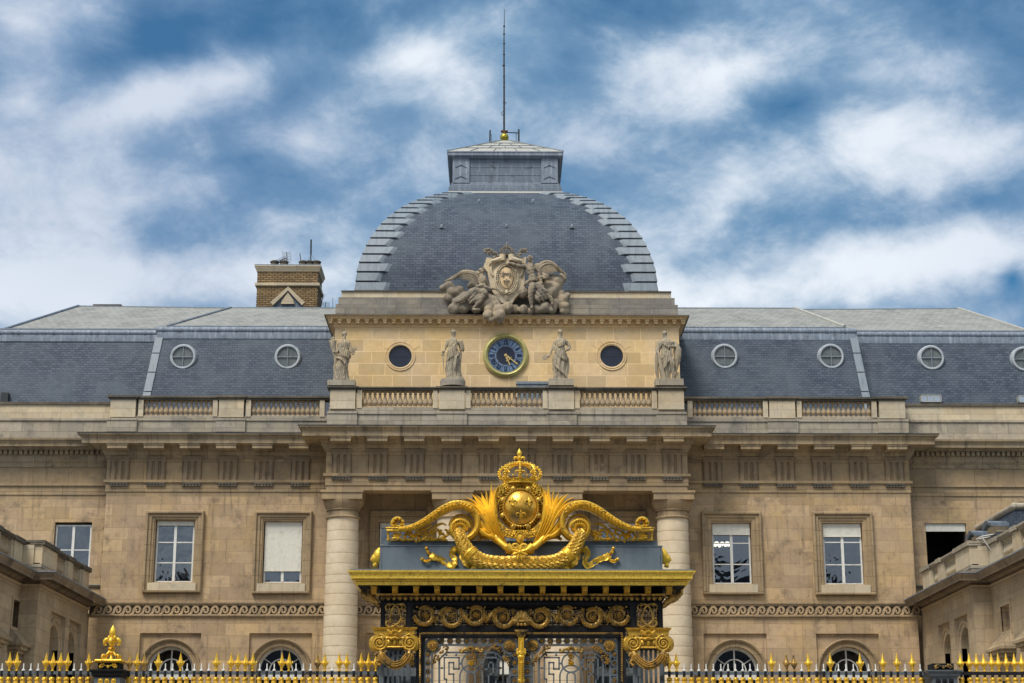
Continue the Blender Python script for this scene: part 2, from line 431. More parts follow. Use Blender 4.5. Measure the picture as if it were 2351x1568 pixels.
def brick_mat():
    m, t = new_mat('yellow_brick')
    wv, pos = wallvec(t)
    br = t.n('ShaderNodeTexBrick', {'Vector': wv, 'Color1': (.33,.225,.105,1), 'Color2': (.20,.13,.065,1), 'Mortar': (.05,.04,.03,1), 'Scale': 1.0, 'Mortar Size': .022, 'Mortar Smooth': .1, 'Brick Width': .36, 'Row Height': .125}, offset=.5)
    n = t.noise(pos, 3, 5, .7)
    col = t.mix(t.m('MULTIPLY', t.ramp(n.outputs[0], .5, .7), .6), br.outputs[0], (.09,.065,.045))
    finish(t, col, .85, 0, br.outputs['Fac'], -.5, .02, .2)
    return m
M['brick'] = brick_mat()
def red_brick_mat():
    return plain('red_brick', (.18,.055,.03), .9)
def glass_mat(name, refl, tint, wave=.25, ws=.9):
    m, t = new_mat(name)
    g = t.n('ShaderNodeNewGeometry')
    n = t.noise(g.outputs['Position'], ws, 3, .5, .4)
    b = t.n('ShaderNodeBump', {'Strength': wave, 'Distance': .12, 'Height': n.outputs[0]})
    gl = t.n('ShaderNodeBsdfGlossy', {'Color': tint+(1,), 'Roughness': .02, 'Normal': b.outputs[0]})
    tr = t.n('ShaderNodeBsdfTransparent', {'Color': (.75,.8,.82,1)})
    mx = t.n('ShaderNodeMixShader', {0: refl, 1: tr.outputs[0], 2: gl.outputs[0]})
    t.n('ShaderNodeOutputMaterial', {0: mx.outputs[0]})
    return m
M['glass'] = glass_mat('window_glass', .17, (.85,.93,1.0), .16, .55)
M['glass_dim'] = glass_mat('dim_glass', .10, (.7,.8,1.0), .1)
M['glass_roof'] = glass_mat('skylight_glass', .45, (.8,.85,.9), .05)
M['pane_dark'] = metal_paint('opaque_pane', (.014,.020,.042), (.022,.03,.055), (.010,.015,.03), .25, 0, bs=.03)
def round_glass():
    m, t = new_mat('dusty_round_glass')
    g = t.n('ShaderNodeNewGeometry'); n = t.noise(g.outputs['Position'], 2.5, 4, .6)
    finish(t, t.mix(t.ramp(n.outputs[0], .35, .7), (.085,.10,.105), (.14,.155,.155)), .3, 0, n.outputs[0], .05, .01, .6)
    return m
M['pane_grey'] = round_glass()
M['gold_gar'] = gold('garland_gold', (.76,.49,.065), .8, .49, .66, .36, .5, (.05,.033,.014), 13.0)
M['oculus'] = metal_paint('white_zinc', (.40,.44,.47), (.30,.35,.39), (.22,.24,.25), .5, 0)
M['lion'] = M['gold_clean']
# ================================================================== SETTING
gm, t = new_mat('paving')
g_ = t.n('ShaderNodeNewGeometry')
br_ = t.n('ShaderNodeTexBrick', {'Vector': g_.outputs['Position'], 'Color1': (.30,.27,.23,1), 'Color2': (.36,.33,.28,1), 'Mortar': (.14,.13,.12,1), 'Scale': 1.0, 'Mortar Size': .012, 'Brick Width': .32, 'Row Height': .16})
finish(t, br_.outputs[0], .9, 0, br_.outputs['Fac'], -.4, .02, .3)
am = plain('asphalt', (.055,.055,.057), .9, nz=30)
gr = MB().quad((-1500,-1500,0),(1500,-1500,0),(1500,1500,0),(-1500,1500,0)).build('ground', am); tag(gr, kind='structure')
cy = MB().quad((-24,46,.12),(24,46,.12),(24,92,.12),(-24,92,.12)).build('courtyard', gm); tag(cy, kind='structure')
pv = MB().box(-60,60,36,46,0,.13).build('pavement', gm); tag(pv, kind='structure')

# ================================================================== PALACE
XC = WX(1164, 1300, 89)
palace = thing('palace_building', 'long tan stone palace of justice with columned portico, slate mansards and square slate dome', 'building', (XC, 96, 0))
YP, YV, YR, YB, YA = 88.6, 90.5, 91.5, 91.05, 90.75
xpl, xpr = WX(750, 1070, YP), WX(1577, 1070, YP)
xvl, xvr = WX(244, 1130, YV), WX(2089, 1130, YV)
z = lambda v, Y=YP: WZ(v, Y)
zS, zA1, zT0, zT1, zFr = z(1126), z(1115), z(1094), z(1088), z(1037)
zSof, zCor, zCt = z(1001, YP-1.2), z(986, YP-1.25), z(977, YP-1.38)
path_main = [(xvl, YR+.3), (xvl, YV), (xpl, YV), (xpl, YP), (xpr, YP), (xpr, YV), (xvr, YV), (xvr, YR+.3)]
# entablature and cornice
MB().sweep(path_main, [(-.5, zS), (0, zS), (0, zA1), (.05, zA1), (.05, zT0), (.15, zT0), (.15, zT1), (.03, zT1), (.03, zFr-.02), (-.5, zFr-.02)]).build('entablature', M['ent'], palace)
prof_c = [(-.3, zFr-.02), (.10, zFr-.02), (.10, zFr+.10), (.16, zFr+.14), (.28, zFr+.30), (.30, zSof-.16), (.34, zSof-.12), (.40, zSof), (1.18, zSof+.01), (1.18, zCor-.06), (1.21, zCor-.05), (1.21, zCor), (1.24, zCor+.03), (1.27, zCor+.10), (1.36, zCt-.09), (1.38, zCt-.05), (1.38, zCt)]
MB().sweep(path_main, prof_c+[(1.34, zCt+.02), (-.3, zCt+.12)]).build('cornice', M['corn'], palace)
MB().sweep(path_main, [(1.385, zCt-.015), (1.40, zCt-.01), (1.40, zCt+.035), (-.3, zCt+.15)]).build('cornice_flashing', M['cable'], palace)
# triglyphs, mutules, drops
tri_w = 1.02/2
def triglyph(x, y, par):
    b = MB()
    zb, zt = zT1, zFr-.03
    for x0, x1 in ((-tri_w, -.36), (-.20, -.07), (.07, .20), (.36, tri_w)): pass
    g = [-.5, -.345, -.255, -.10, 0, .10, .255, .345, .5]
    # vertical bars with v-grooves between
    xs = [(-.5, 0), (-.36, 0), (-.29, .09), (-.22, 0), (-.07, 0), (0, .0), (.07, 0), (.22, 0), (.29, .09), (.36, 0), (.5, 0)]
    xs = [(-.5, .07), (-.42, 0), (-.26, 0), (-.165, .13), (-.07, 0), (.07, 0), (.165, .13), (.26, 0), (.42, 0), (.5, .07)]
    f = y-.14
    n = len(xs); zg = zt-.16
    vs = [(x+a, f+d, zb) for a, d in xs]+[(x+a, f+d, zg) for a, d in xs]+[(x+a, f, zg+.001) for a, d in xs]+[(x+a, f, zt) for a, d in xs]
    b.add(vs, [(i+r*n, i+1+r*n, i+1+(r+1)*n, i+(r+1)*n) for r in range(3) for i in range(n-1)])
    b.quad((x-.5, f+.05, zb), (x-.5, y+.05, zb), (x-.5, y+.05, zt), (x-.5, f, zt)); b.quad((x+.5, f+.05, zb), (x+.5, y+.05, zb), (x+.5, y+.05, zt), (x+.5, f, zt))
    b.box(x-.53, x+.53, y-.18, y, zt, zt+.12)
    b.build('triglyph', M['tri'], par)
    b = MB().box(x-.5, x+.5, y-.17, y-.05, zT0-.085, zT0-.003)
    for i in range(6):
        cx = x-.5+(i+.5)/6
        b.hexa([(cx-.075, y-.17, zT0-.20), (cx+.075, y-.17, zT0-.20), (cx+.075, y-.05, zT0-.20), (cx-.075, y-.05, zT0-.20), (cx-.045, y-.15, zT0-.085), (cx+.045, y-.15, zT0-.085), (cx+.045, y-.05, zT0-.085), (cx-.045, y-.05, zT0-.085)])
    b.build('guttae', M['soot'], par)
    b = MB().box(x-.52, x+.52, y-1.10, y-.33, zSof-.24, zSof+.01).box(x-.56, x+.56, y-1.14, y-.33, zSof-.07, zSof+.02)
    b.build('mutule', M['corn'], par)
for u in (785, 868.5, 952.5, 1037, 1122, 1207, 1291, 1375, 1459.5, 1543): triglyph(WX(u, 1060, YP), YP, palace)
for u in (276, 359.5, 441.5, 524, 606.5, 690): triglyph(WX(u, 1080, YV), YV, palace)
for u in (1635.5, 1718.5, 1802.5, 1886, 1970.5, 2052.5): triglyph(WX(u, 1080, YV), YV, palace)
# portico soffit and bullet scars
MB().box(xpl+.03, xpr-.03, YP+.95, YB, zS+.55, zS+.75).box(xpl+.02, xpr-.02, YP+.02, YP+.95, zS-.001, zS+.3).build('portico_ceiling', M['ent'], palace)
MB().box(xpl, xpr, YP+.05, YP+2.4, zT0, zCt-.1).build('entablature_core', M['ent'], palace)
def scar(u, v, rx, rz, Y):
    x, zz = W(u, v, Y); b = MB(); rnd = random.Random(int(u))
    p = [(x+rx*cos(a)*rnd.uniform(.7, 1.1), zz+rz*sin(a)*rnd.uniform(.7, 1.1)) for a in [2*pi*i/11 for i in range(11)]]
    c = (x, Y+.02, zz); n = len(p)
    vs = [(a, Y-.125, b_) for a, b_ in p]+[(lerp(x, a, .55), Y-.085, lerp(zz, b_, .5)) for a, b_ in p]+[c]
    b.add(vs, [(i, (i+1) % n, n+(i+1) % n, n+i) for i in range(n)]+[(n+i, n+(i+1) % n, 2*n) for i in range(n)])
    return b.build('stone_scar', M['corn'], palace, label='ragged chipped hollow in the frieze stone')
scar(1376, 1078, .5, .33, YP); scar(1430, 1082, .42, .28, YP+.06)
# recess bays at either end
YRC = YR
def recess(x0, x1, side):
    pth = [(x0, YR), (x1, YR)]
    zt0, zt1 = zT0, zT1
    MB().sweep(pth, [(-.4, zS), (0, zS), (0, zA1), (.05, zA1), (.05, zt0), (.14, zt0), (.14, zt1), (.0, zt1), (.0, zFr+.05), (-.4, zFr+.05)]).build('entablature', M['ent'], palace)
    zd0, zd1 = z(1049, YR), z(1039, YR)
    zs = z(1027, YR-.8)
    MB().sweep(pth, [(-.3, zFr-.3), (.06, zFr-.3), (.08, zFr-.1), (.2, zFr+.02), (.24, zd0), (.24, zd1+.02), (.46, zd1+.02), (.5, zs-.02), (.56, zs), (.95, zs), (.95, zCor-.1), (1.0, zCor), (1.1, zCt-.1), (1.12, zCt), (-.3, zCt+.1)]).build('cornice', M['corn'], palace)
    b = MB(); x = min(x0, x1)+.05; X1 = max(x0, x1)
    while x < X1-.15:
        b.box(x, x+.17, YR-.44, YR-.2, zd0+.02, zd1); x += .27
    b.build('dentil_course', M['corn'], palace)
recess(-46, xvl, -1); recess(xvr, 46, 1)
# ------------------------------------------------ walls with openings
def wall(name, x0, x1, z0, z1, y, holes, mat, depth=.45, label=None):
    """front sheet at y with rectangular openings and their reveals; 0.6 m thick"""
    xs = sorted(set([x0, x1]+[h[0] for h in holes]+[h[1] for h in holes])); zs = sorted(set([z0, z1]+[h[2] for h in holes]+[h[3] for h in holes]))
    b = MB()
    for i in range(len(xs)-1):
        for j in range(len(zs)-1):
            cx, cz = (xs[i]+xs[i+1])/2, (zs[j]+zs[j+1])/2
            if any(h[0] < cx < h[1] and h[2] < cz < h[3] for h in holes): continue
            b.quad((xs[i], y, zs[j]), (xs[i+1], y, zs[j]), (xs[i+1], y, zs[j+1]), (xs[i], y, zs[j+1]))
    for h in holes:
        d = h[4] if len(h) > 4 else depth
        a0, a1, c0, c1 = h[:4]
        b.quad((a0, y, c0), (a0, y+d, c0), (a0, y+d, c1), (a0, y, c1)); b.quad((a1, y, c0), (a1, y, c1), (a1, y+d, c1), (a1, y+d, c0))
        b.quad((a0, y, c1), (a0, y+d, c1), (a1, y+d, c1), (a1, y, c1)); b.quad((a0, y, c0), (a1, y, c0), (a1, y+d, c0), (a0, y+d, c0))
    b.quad((x0, y, z0), (x0, y, z1), (x0, y+1, z1), (x0, y+1, z0)); b.quad((x1, y, z0), (x1, y+1, z0), (x1, y+1, z1), (x1, y, z1))
    b.quad((x0, y, z1), (x1, y, z1), (x1, y+1, z1), (x0, y+1, z1))
    return b.build(name, mat, palace, label=label)
def frame_surround(x0, x1, z0, z1, w, y, par, mat):
    """moulded frame running round a rectangular opening: outer size x0..x1"""
    b = MB()
    prof = [(0, 0), (0, -.20), (.05, -.24), (.12, -.24), (.15, -.14), (.17, -.14), (.30, -.14), (.33, -.07), (.42, -.07), (w-.06, -.05), (w-.03, -.03), (w, .05)]
    vs = []; k = len(prof)
    for (sx, sz, ox, oz) in ((x0, z0, 1, 1), (x1, z0, -1, 1), (x1, z1, -1, -1), (x0, z1, 1, -1)):
        for o, d in prof: vs.append((sx+ox*o, y+d, sz+oz*o))
    b.add(vs, [(i*k+q, ((i+1) % 4)*k+q, ((i+1) % 4)*k+q+1, i*k+q+1) for i in range(4) for q in range(k-1)])
    return b.build('window_surround', M['surr'], par)
def sash(par, x0, x1, z0, z1, y, rows, blind=0.0, glass='glass', label=None, bar=.055, blindmat=None):
    """casement: frame > pane, blind; room behind"""
    b = MB(); fw = .085
    b.box(x0, x0+fw, y-.05, y+.05, z0, z1).box(x1-fw, x1, y-.05, y+.05, z0, z1).box(x0+fw, x1-fw, y-.05, y+.05, z0, z0+fw).box(x0+fw, x1-fw, y-.05, y+.05, z1-fw, z1)
    xm = (x0+x1)/2
    b.box(xm-.07, xm+.07, y-.065, y+.045, z0+fw, z1-fw)
    for r in rows: b.box(x0+fw, xm-.07, y-.045, y+.03, z0+r*(z1-z0)-bar/2, z0+r*(z1-z0)+bar/2).box(xm+.07, x1-fw, y-.045, y+.03, z0+r*(z1-z0)-bar/2, z0+r*(z1-z0)+bar/2)
    f = b.build('window', M['frame'], par, label=label)
    MB().quad((x0+.03, y+.01, z0+.03), (x1-.03, y+.01, z0+.03), (x1-.03, y+.01, z1-.03), (x0+.03, y+.01, z1-.03)).build('pane', M[glass], f)
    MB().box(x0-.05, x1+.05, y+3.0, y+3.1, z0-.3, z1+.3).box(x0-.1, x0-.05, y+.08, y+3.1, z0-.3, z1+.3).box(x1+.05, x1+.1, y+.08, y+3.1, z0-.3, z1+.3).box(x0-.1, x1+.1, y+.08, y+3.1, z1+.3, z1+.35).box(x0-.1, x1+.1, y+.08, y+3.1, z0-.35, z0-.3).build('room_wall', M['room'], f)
    if blind:
        zb = z1-blind*(z1-z0)
        MB().box(x0+.02, x1-.02, y-.12, y-.09, zb, z1+.02).box(x0+.02, x1-.02, y-.135, y-.075, zb-.05, zb).build('blind', M['blind'], f)
    return f
zBandT, zBandB = z(1384, YV-.12), z(1416, YV-.12)
# pavilion windows : surround box, opening box (u0,u1,v0,v1), blind, rows
wins = [((332, 466, 1174, 1362), (353.5, 444.5, 1195.5, 1338.5), .05, (.325, .66), 'tall casement with its blind rolled up and rooftops mirrored in it'),
        ((582, 715, 1174, 1364), (604.5, 695, 1197, 1340), .79, (.33, .66), 'tall casement almost covered by a pale drawn blind'),
        ((1612, 1750, 1174, 1365), (1635.5, 1727, 1199, 1341), .17, (.33, .68), 'tall casement with short pale blind, lamp showing in the room behind'),
        ((1867.5, 2006, 1174, 1366), (1889, 1981.5, 1199, 1342), .20, (.33, .70), 'tall casement with short pale blind and flaking frame')]
holes = {-1: [], 1: []}; wdef = []
for so, op, bl, rows, lab in wins:
    vm = (so[2]+so[3])/2
    cxs = (WX(so[0], vm, YV)+WX(so[1], vm, YV))/2; hw = (WX(so[1], vm, YV)-WX(so[0], vm, YV))/2
    zo1, zo0 = z(so[2], YV-.1), z(so[3], YV-.1)
    hx = (WX(op[1], vm, YV)-WX(op[0], vm, YV))/2
    a0, a1, c0, c1 = cxs-hx, cxs+hx, z(op[3], YV+.25), z(op[2], YV)
    holes[-1 if cxs < 0 else 1].append((a0, a1, c0, c1, .42)); wdef.append((cxs-hw, cxs+hw, zo0, zo1, a0, a1, c0, c1, bl, rows, lab))
arch = [(390, 319, 460), (643.5, 571, 715), (1689, 1616.5, 1761.5), (1946.5, 1875.5, 2019.5)]
zAt, zAc = z(1454, YV), z(1538, YV)
adef = []
for uc, ua, ub in arch:
    xa, xb = WX(ua, 1500, YV), WX(ub, 1500, YV)
    holes[-1 if xa < 0 else 1].append((xa, xb, .3, zAt, .16)); adef.append((xa, xb, (xa+xb)/2))
zTopW = zS
wall('wall', xvl, xpl+.2, 0, zTopW, YV, holes[-1], M['wall'])
wall('wall', xpr-.2, xvr, 0, zTopW, YV, holes[1], M['wall'])
for i, (s0, s1, zo0, zo1, a0, a1, c0, c1, bl, rows, lab) in enumerate(wdef):
    frame_surround(s0, s1, zo0, zo1, a0-s0, YV, palace, M['wall'])
    MB().box(a0-.22, a1+.22, YV-.20, YV+.30, zo0+.10, c0-.06).box(a0-.28, a1+.28, YV-.17, YV+.1, zo0+.0, zo0+.10).build('window_sill', M['para'], palace)
    sash(palace, a0+.04, a1-.04, c0, c1-.04, YV+.30, rows, bl, label=lab)
def archway(xa, xb, cx, y, zc, ztop, rg, zbase, par, dark='dark', blue=False):
    """sunk panel pierced by a round-headed window: panel, archivolt, fan window"""
    b = MB(); n = 24
    pts = [(cx+rg*cos(pi*i/n), zc+rg*sin(pi*i/n)) for i in range(n+1)]
    yy = y
    for i in range(n):
        (p, q), (r, s) = pts[i], pts[i+1]
        b.quad((p, yy, q), (p, yy, ztop), (r, yy, ztop), (r, yy, s))
        b.quad((p, yy, q), (r, yy, s), (r, yy+.75, s), (p, yy+.75, q))
    b.quad((cx+rg, yy, zbase), (xb, yy, zbase), (xb, yy, ztop), (cx+rg, yy, ztop)); b.quad((xa, yy, zbase), (cx-rg, yy, zbase), (cx-rg, yy, ztop), (xa, yy, ztop))
    b.quad((cx+rg, yy, zbase), (cx+rg, yy, zc), (cx+rg, yy+.75, zc), (cx+rg, yy+.75, zbase)); b.quad((cx-rg, yy, zbase), (cx-rg, yy+.75, zbase), (cx-rg, yy+.75, zc), (cx-rg, yy, zc))
    b.build('arch_panel', M['wall'], par)
    pr = [(rg, .3), (rg, -.03), (rg+.12, -.05), (rg+.14, -.01), (rg+.25, -.03), (rg+.28, -.15), (rg+.35, -.19), (rg+.39, -.17), (rg+.41, .02)]
    bb = MB().ringprof(cx, zc, [(r, yy+d) for r, d in pr], 40, 0, pi)
    for sx in (-1, 1):
        for k in range(len(pr)-1):
            (r0, d0), (r1, d1) = pr[k], pr[k+1]
            bb.quad((cx+sx*r0, yy+d0, zbase), (cx+sx*r1, yy+d1, zbase), (cx+sx*r1, yy+d1, zc), (cx+sx*r0, yy+d0, zc))
    bb.build('archivolt', M['surr'], par, smooth=True)
    f = MB(); yw = yy+.5; ri = rg-.02
    f.ring(cx, zc, ri-.12, ri+.04, yw-.06, yw+.06, 32, 0, pi)
    f.ring(cx, zc, ri*.50-.03, ri*.50+.03, yw-.035, yw+.035, 24, 0, pi)
    f.box(cx-.035, cx+.035, yw-.04, yw+.04, zc, zc+ri-.1)
    for a in (radians(35), radians(145)):
        f.tube([(cx+ri*.5*cos(a), yw, zc+ri*.5*sin(a)), (cx+(ri-.1)*cos(a), yw, zc+(ri-.1)*sin(a))], .03, 4)
    f.box(cx-ri, cx+ri, yw-.08, yw+.06, zc-.45, zc-.02); f.box(cx-ri, cx-ri+.12, yw-.05, yw+.05, zbase, zc-.45); f.box(cx+ri-.12, cx+ri, yw-.05, yw+.05, zbase, zc-.45); f.box(cx-.07, cx+.07, yw-.05, yw+.05, zbase, zc-.45)
    for q in range(1, 4): f.box(cx-ri+.1, cx+ri-.1, yw-.03, yw+.03, zc-.45-q*.9, zc-.40-q*.9)
    w = f.build('arched_window', M['iron' if blue else 'frame'], par)
    g = MB(); g.add([(cx+(ri-.02)*cos(pi*i/24), yw+.02, zc+(ri-.02)*sin(pi*i/24)) for i in range(25)], [tuple(range(25))]); g.quad((cx-ri, yw+.02, zbase), (cx+ri, yw+.02, zbase), (cx+ri, yw+.02, zc), (cx-ri, yw+.02, zc))
    g.build('pane', M['glass_dim' if not blue else 'glass'], w)
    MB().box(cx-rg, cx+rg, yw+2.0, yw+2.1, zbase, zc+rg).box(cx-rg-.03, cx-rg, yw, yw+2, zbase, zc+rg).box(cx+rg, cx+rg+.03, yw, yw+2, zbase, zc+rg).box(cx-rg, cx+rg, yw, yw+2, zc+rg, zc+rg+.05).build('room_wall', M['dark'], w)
rgl = (WX(390+54, 1538, YV)-WX(390, 1538, YV))
for xa, xb, cx in adef: archway(xa, xb, cx, YV+.16, zAc, zAt, rgl, .3, palace)
# portico back wall: three bays
pw = []; ph = []
for uc in (913.5, 1166, 1418.5):
    cx = WX(uc, 1270, YB); 
    s0, s1 = cx-1.5, cx+1.5; c1 = z(1199, YB); c0 = z(1342, YB)
    pw.append((s0, s1, z(1366, YB), z(1173.5, YB), cx-1.02, cx+1.02, c0, c1)); ph.append((cx-1.02, cx+1.02, c0, c1, .42))
pa = [WX(u, 1500, YB) for u in (913.5, 1166, 1418.5)]
ztp, zcp = z(1453, YB), z(1530, YB)
for cx in pa: ph.append((cx-1.65, cx+1.65, .3, ztp, .16))
wall('wall', xpl+.2, xpr-.2, 0, zS+.6, YB, ph, M['wall'])
for s0, s1, zo0, zo1, a0, a1, c0, c1 in pw:
    frame_surround(s0, s1, zo0, zo1, a0-s0, YB, palace, M['wall'])
    sash(palace, a0+.04, a1-.04, c0, c1-.04, YB+.3, (.33, .66), .06, label=None)
for cx in pa: archway(cx-1.65, cx+1.65, cx, YB+.16, zcp, ztp, 1.25, .3, palace, blue=True)
# recess walls
rl = (WX(123, 1250, YR), WX(208.5, 1250, YR)); rr_ = (WX(2127, 1250, YR), WX(2221, 1250, YR))
zr1, zr0 = z(1200, YR), z(1350, YR)
wall('wall', -46, xvl, 0, zS, YR, [(rl[0], rl[1], zr0, zr1, .4)], M['wall'])
wall('wall', xvr, 46, 0, zS, YR, [(rr_[0], rr_[1], zr0, zr1, .5)], M['wall'])
sash(palace, rl[0]+.03, rl[1]-.03, zr0, zr1-.12, YR+.22, (.60,), 0, label='wide casement with white frame above the left wing')
fo = MB().box(rr_[0]+.0, rr_[0]+.06, YR+.4, YR+.48, zr0, zr1).box(rr_[1]-.06, rr_[1], YR+.4, YR+.48, zr0, zr1).box(rr_[0], rr_[1], YR+.4, YR+.48, zr1-.06, zr1).build('window', M['cable'], palace, label='open dark window above the right wing')
MB().box(rr_[0]+.03, rr_[1]-.03, YR+.1, YR+.16, zr1-.42, zr1-.02).build('blind', M['blind'], fo)
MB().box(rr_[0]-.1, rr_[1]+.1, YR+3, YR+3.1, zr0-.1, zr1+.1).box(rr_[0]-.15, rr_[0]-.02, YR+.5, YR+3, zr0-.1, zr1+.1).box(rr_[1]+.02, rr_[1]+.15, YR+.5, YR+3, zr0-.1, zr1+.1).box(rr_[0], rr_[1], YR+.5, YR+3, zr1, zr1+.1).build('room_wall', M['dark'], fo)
# sill courses of the recess bays
for x0, x1 in ((-46, xvl), (xvr, 46)):
    MB().sweep([(x0, YR), (x1, YR)], [(-.1, z(1349, YR)), (.08, z(1349, YR)), (.14, z(1345, YR)), (.14, z(1342, YR)), (-.1, z(1341, YR))]).build('string_course', M['plinth'], palace)
# rusty downpipe in the left angle
xd = xvl-.12
dp = MB().tube([(xd, YR-.12, z(1392, YR)), (xd, YR-.12, z(1120, YR))], .085, 8)
for v in (1160, 1215, 1270, 1325): dp.lathe([(.11, -.06), (.12, 0), (.11, .06)], (xd, YR-.12, z(v, YR)), 8)
dp.build('downpipe', M['rust'], palace, smooth=True)
# ------------------------------------------------ running-wave band
xbl, xbr = WX(205, 1400, YV), WX(2116, 1400, YV)
def band(x0, x1, y, wave0=None):
    zt, zb = z(1384, y-.1), z(1417, y-.1)
    pr = [(-.3, zb), (.05, zb), (.13, zb+.05), (.13, zb+.085), (.005, zb+.09), (.005, zt-.16), (.10, zt-.155), (.12, zt-.09), (.18, zt-.06), (.19, zt), (-.3, zt+.03)]
    MB().sweep([(x0, y), (x1, y)], pr).build('wave_band', M['corn'], palace)
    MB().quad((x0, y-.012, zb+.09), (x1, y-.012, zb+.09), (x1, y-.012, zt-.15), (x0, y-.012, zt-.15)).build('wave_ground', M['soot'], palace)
    b = MB(); p = .5; hgt = (zt-.165)-(zb+.095); zc = zb+.095
    n = int((x1-x0)/p)
    x = x0+((x1-x0)-n*p)/2
    for i in range(n):
        # crest: rises from the trough, curls over and spirals in
        c = [(-.06, .10), (.14, .12), (.27, .32), (.36, .62), (.52, .88), (.74, .93), (.92, .74), (.93, .46), (.76, .28), (.59, .36), (.56, .54), (.66, .62)]
        pts = cat([(x+a*p, q*hgt+zc) for a, q in [(c_[0], c_[1]) for c_ in c]] and [Vector((x+a*p, zc+q*hgt, 0)) for a, q in c], 3)
        b.ribbon([(q.x, q.y) for q in pts], [.09, .12, .12, .11, .11, .10, .09, .08, .06], y-.12, y-.0)
        b.ribbon([(x-.02, zc+.025), (x+p+.02, zc+.025)], .05, y-.118, y-.0)
        x += p
    b.build('wave_relief', M['wall'], palace)
band(xbl, xpl+.1, YV); band(xpl+.1, xpr-.1, YB); band(xpr-.1, xbr, YV)
# ------------------------------------------------ columns
zc0 = 4.0
def column(cap=False):
    b = MB(); h = zT0*0
    H_ = zS-zc0
    r_top, r_bot = .80, .90
    zn = H_-.0
    # drums, each slightly barrelled so that the joints read as in the photograph
    hs = H_-2.0; nd = 22; prof = [(1.05, 0), (1.05, .35), (.98, .40), (.92, .5)]
    rnd = random.Random(5); cuts = [.5+(i+(rnd.uniform(-.17, .17) if 0 < i < nd else 0))*(hs-.5+.45)/nd for i in range(nd+1)]
    for i in range(nd):
        a, c = cuts[i], cuts[i+1]
        ra = lerp(r_bot, r_top, ((i+.5)/nd)**1.3); q = .011+rnd.uniform(-.004, .005)
        prof += [(ra-.028, a+.0), (ra-.028, a+.016), (ra-q*.2, a+.022), (ra+q*.3, a+.09), (ra+q*.7, lerp(a, c, .55)), (ra+q*1.2, c-.035), (ra+q*1.1, c-.012), (ra-.028, c-.008)]
    zt = hs+.45
    if cap: prof = []
    if not cap: prof += [(.80, zt), (.80, zt+.18), (.2, zt+.18)]
    else: prof += [(.2, zt+.178), (.80, zt+.178), (.88, zt+.19), (.90, zt+.24), (.88, zt+.29), (.80, zt+.31), (.80, H_-.98), (.86, H_-.97), (.87, H_-.92), (.84, H_-.90), (.88, H_-.86), (1.0, H_-.66), (1.06, H_-.52), (1.07, H_-.45), (.2, H_-.45)]
    b.lathe(prof, (0, 0, 0), 40)
    return b
def capital():
    H_ = zS-zc0
    a = 1.10
    return MB().box(-a+.06, a-.06, -a+.06, a-.06, H_-.46, H_-.12).box(-a, a, -a, a, H_-.12, H_-.002)
yc = YP+.93
first = None
for u, lb in ((785, None), (1038, None), (1290, None), (1546.5, None)):
    x = WX(u, 1300, yc)
    if first is None:
        first = column().build('column', M['col'], palace, at=(x, yc, zc0), smooth=30)
        echi = column(True).build('echinus', M['ent'], first, at=(x, yc, zc0), smooth=30)
        abac = capital().build('abacus', M['ent'], first, at=(x, yc, zc0))
    else:
        c = dup(first, palace, (x, yc, zc0)); dup(abac, c, (x, yc, zc0)); dup(echi, c, (x, yc, zc0))
MB().box(xpl-1, xpr+1, YP-1.2, YV, 0, zc0-.01).build('podium', M['wall'], palace)
st_ = MB()
for i in range(20): st_.box(xpl-1, xpr+1, YP-1.2-(i+1)*.34, YP-1.2-i*.34, 0, zc0-(i+1)*.2)
st_.build('stairs', M['para'], palace)
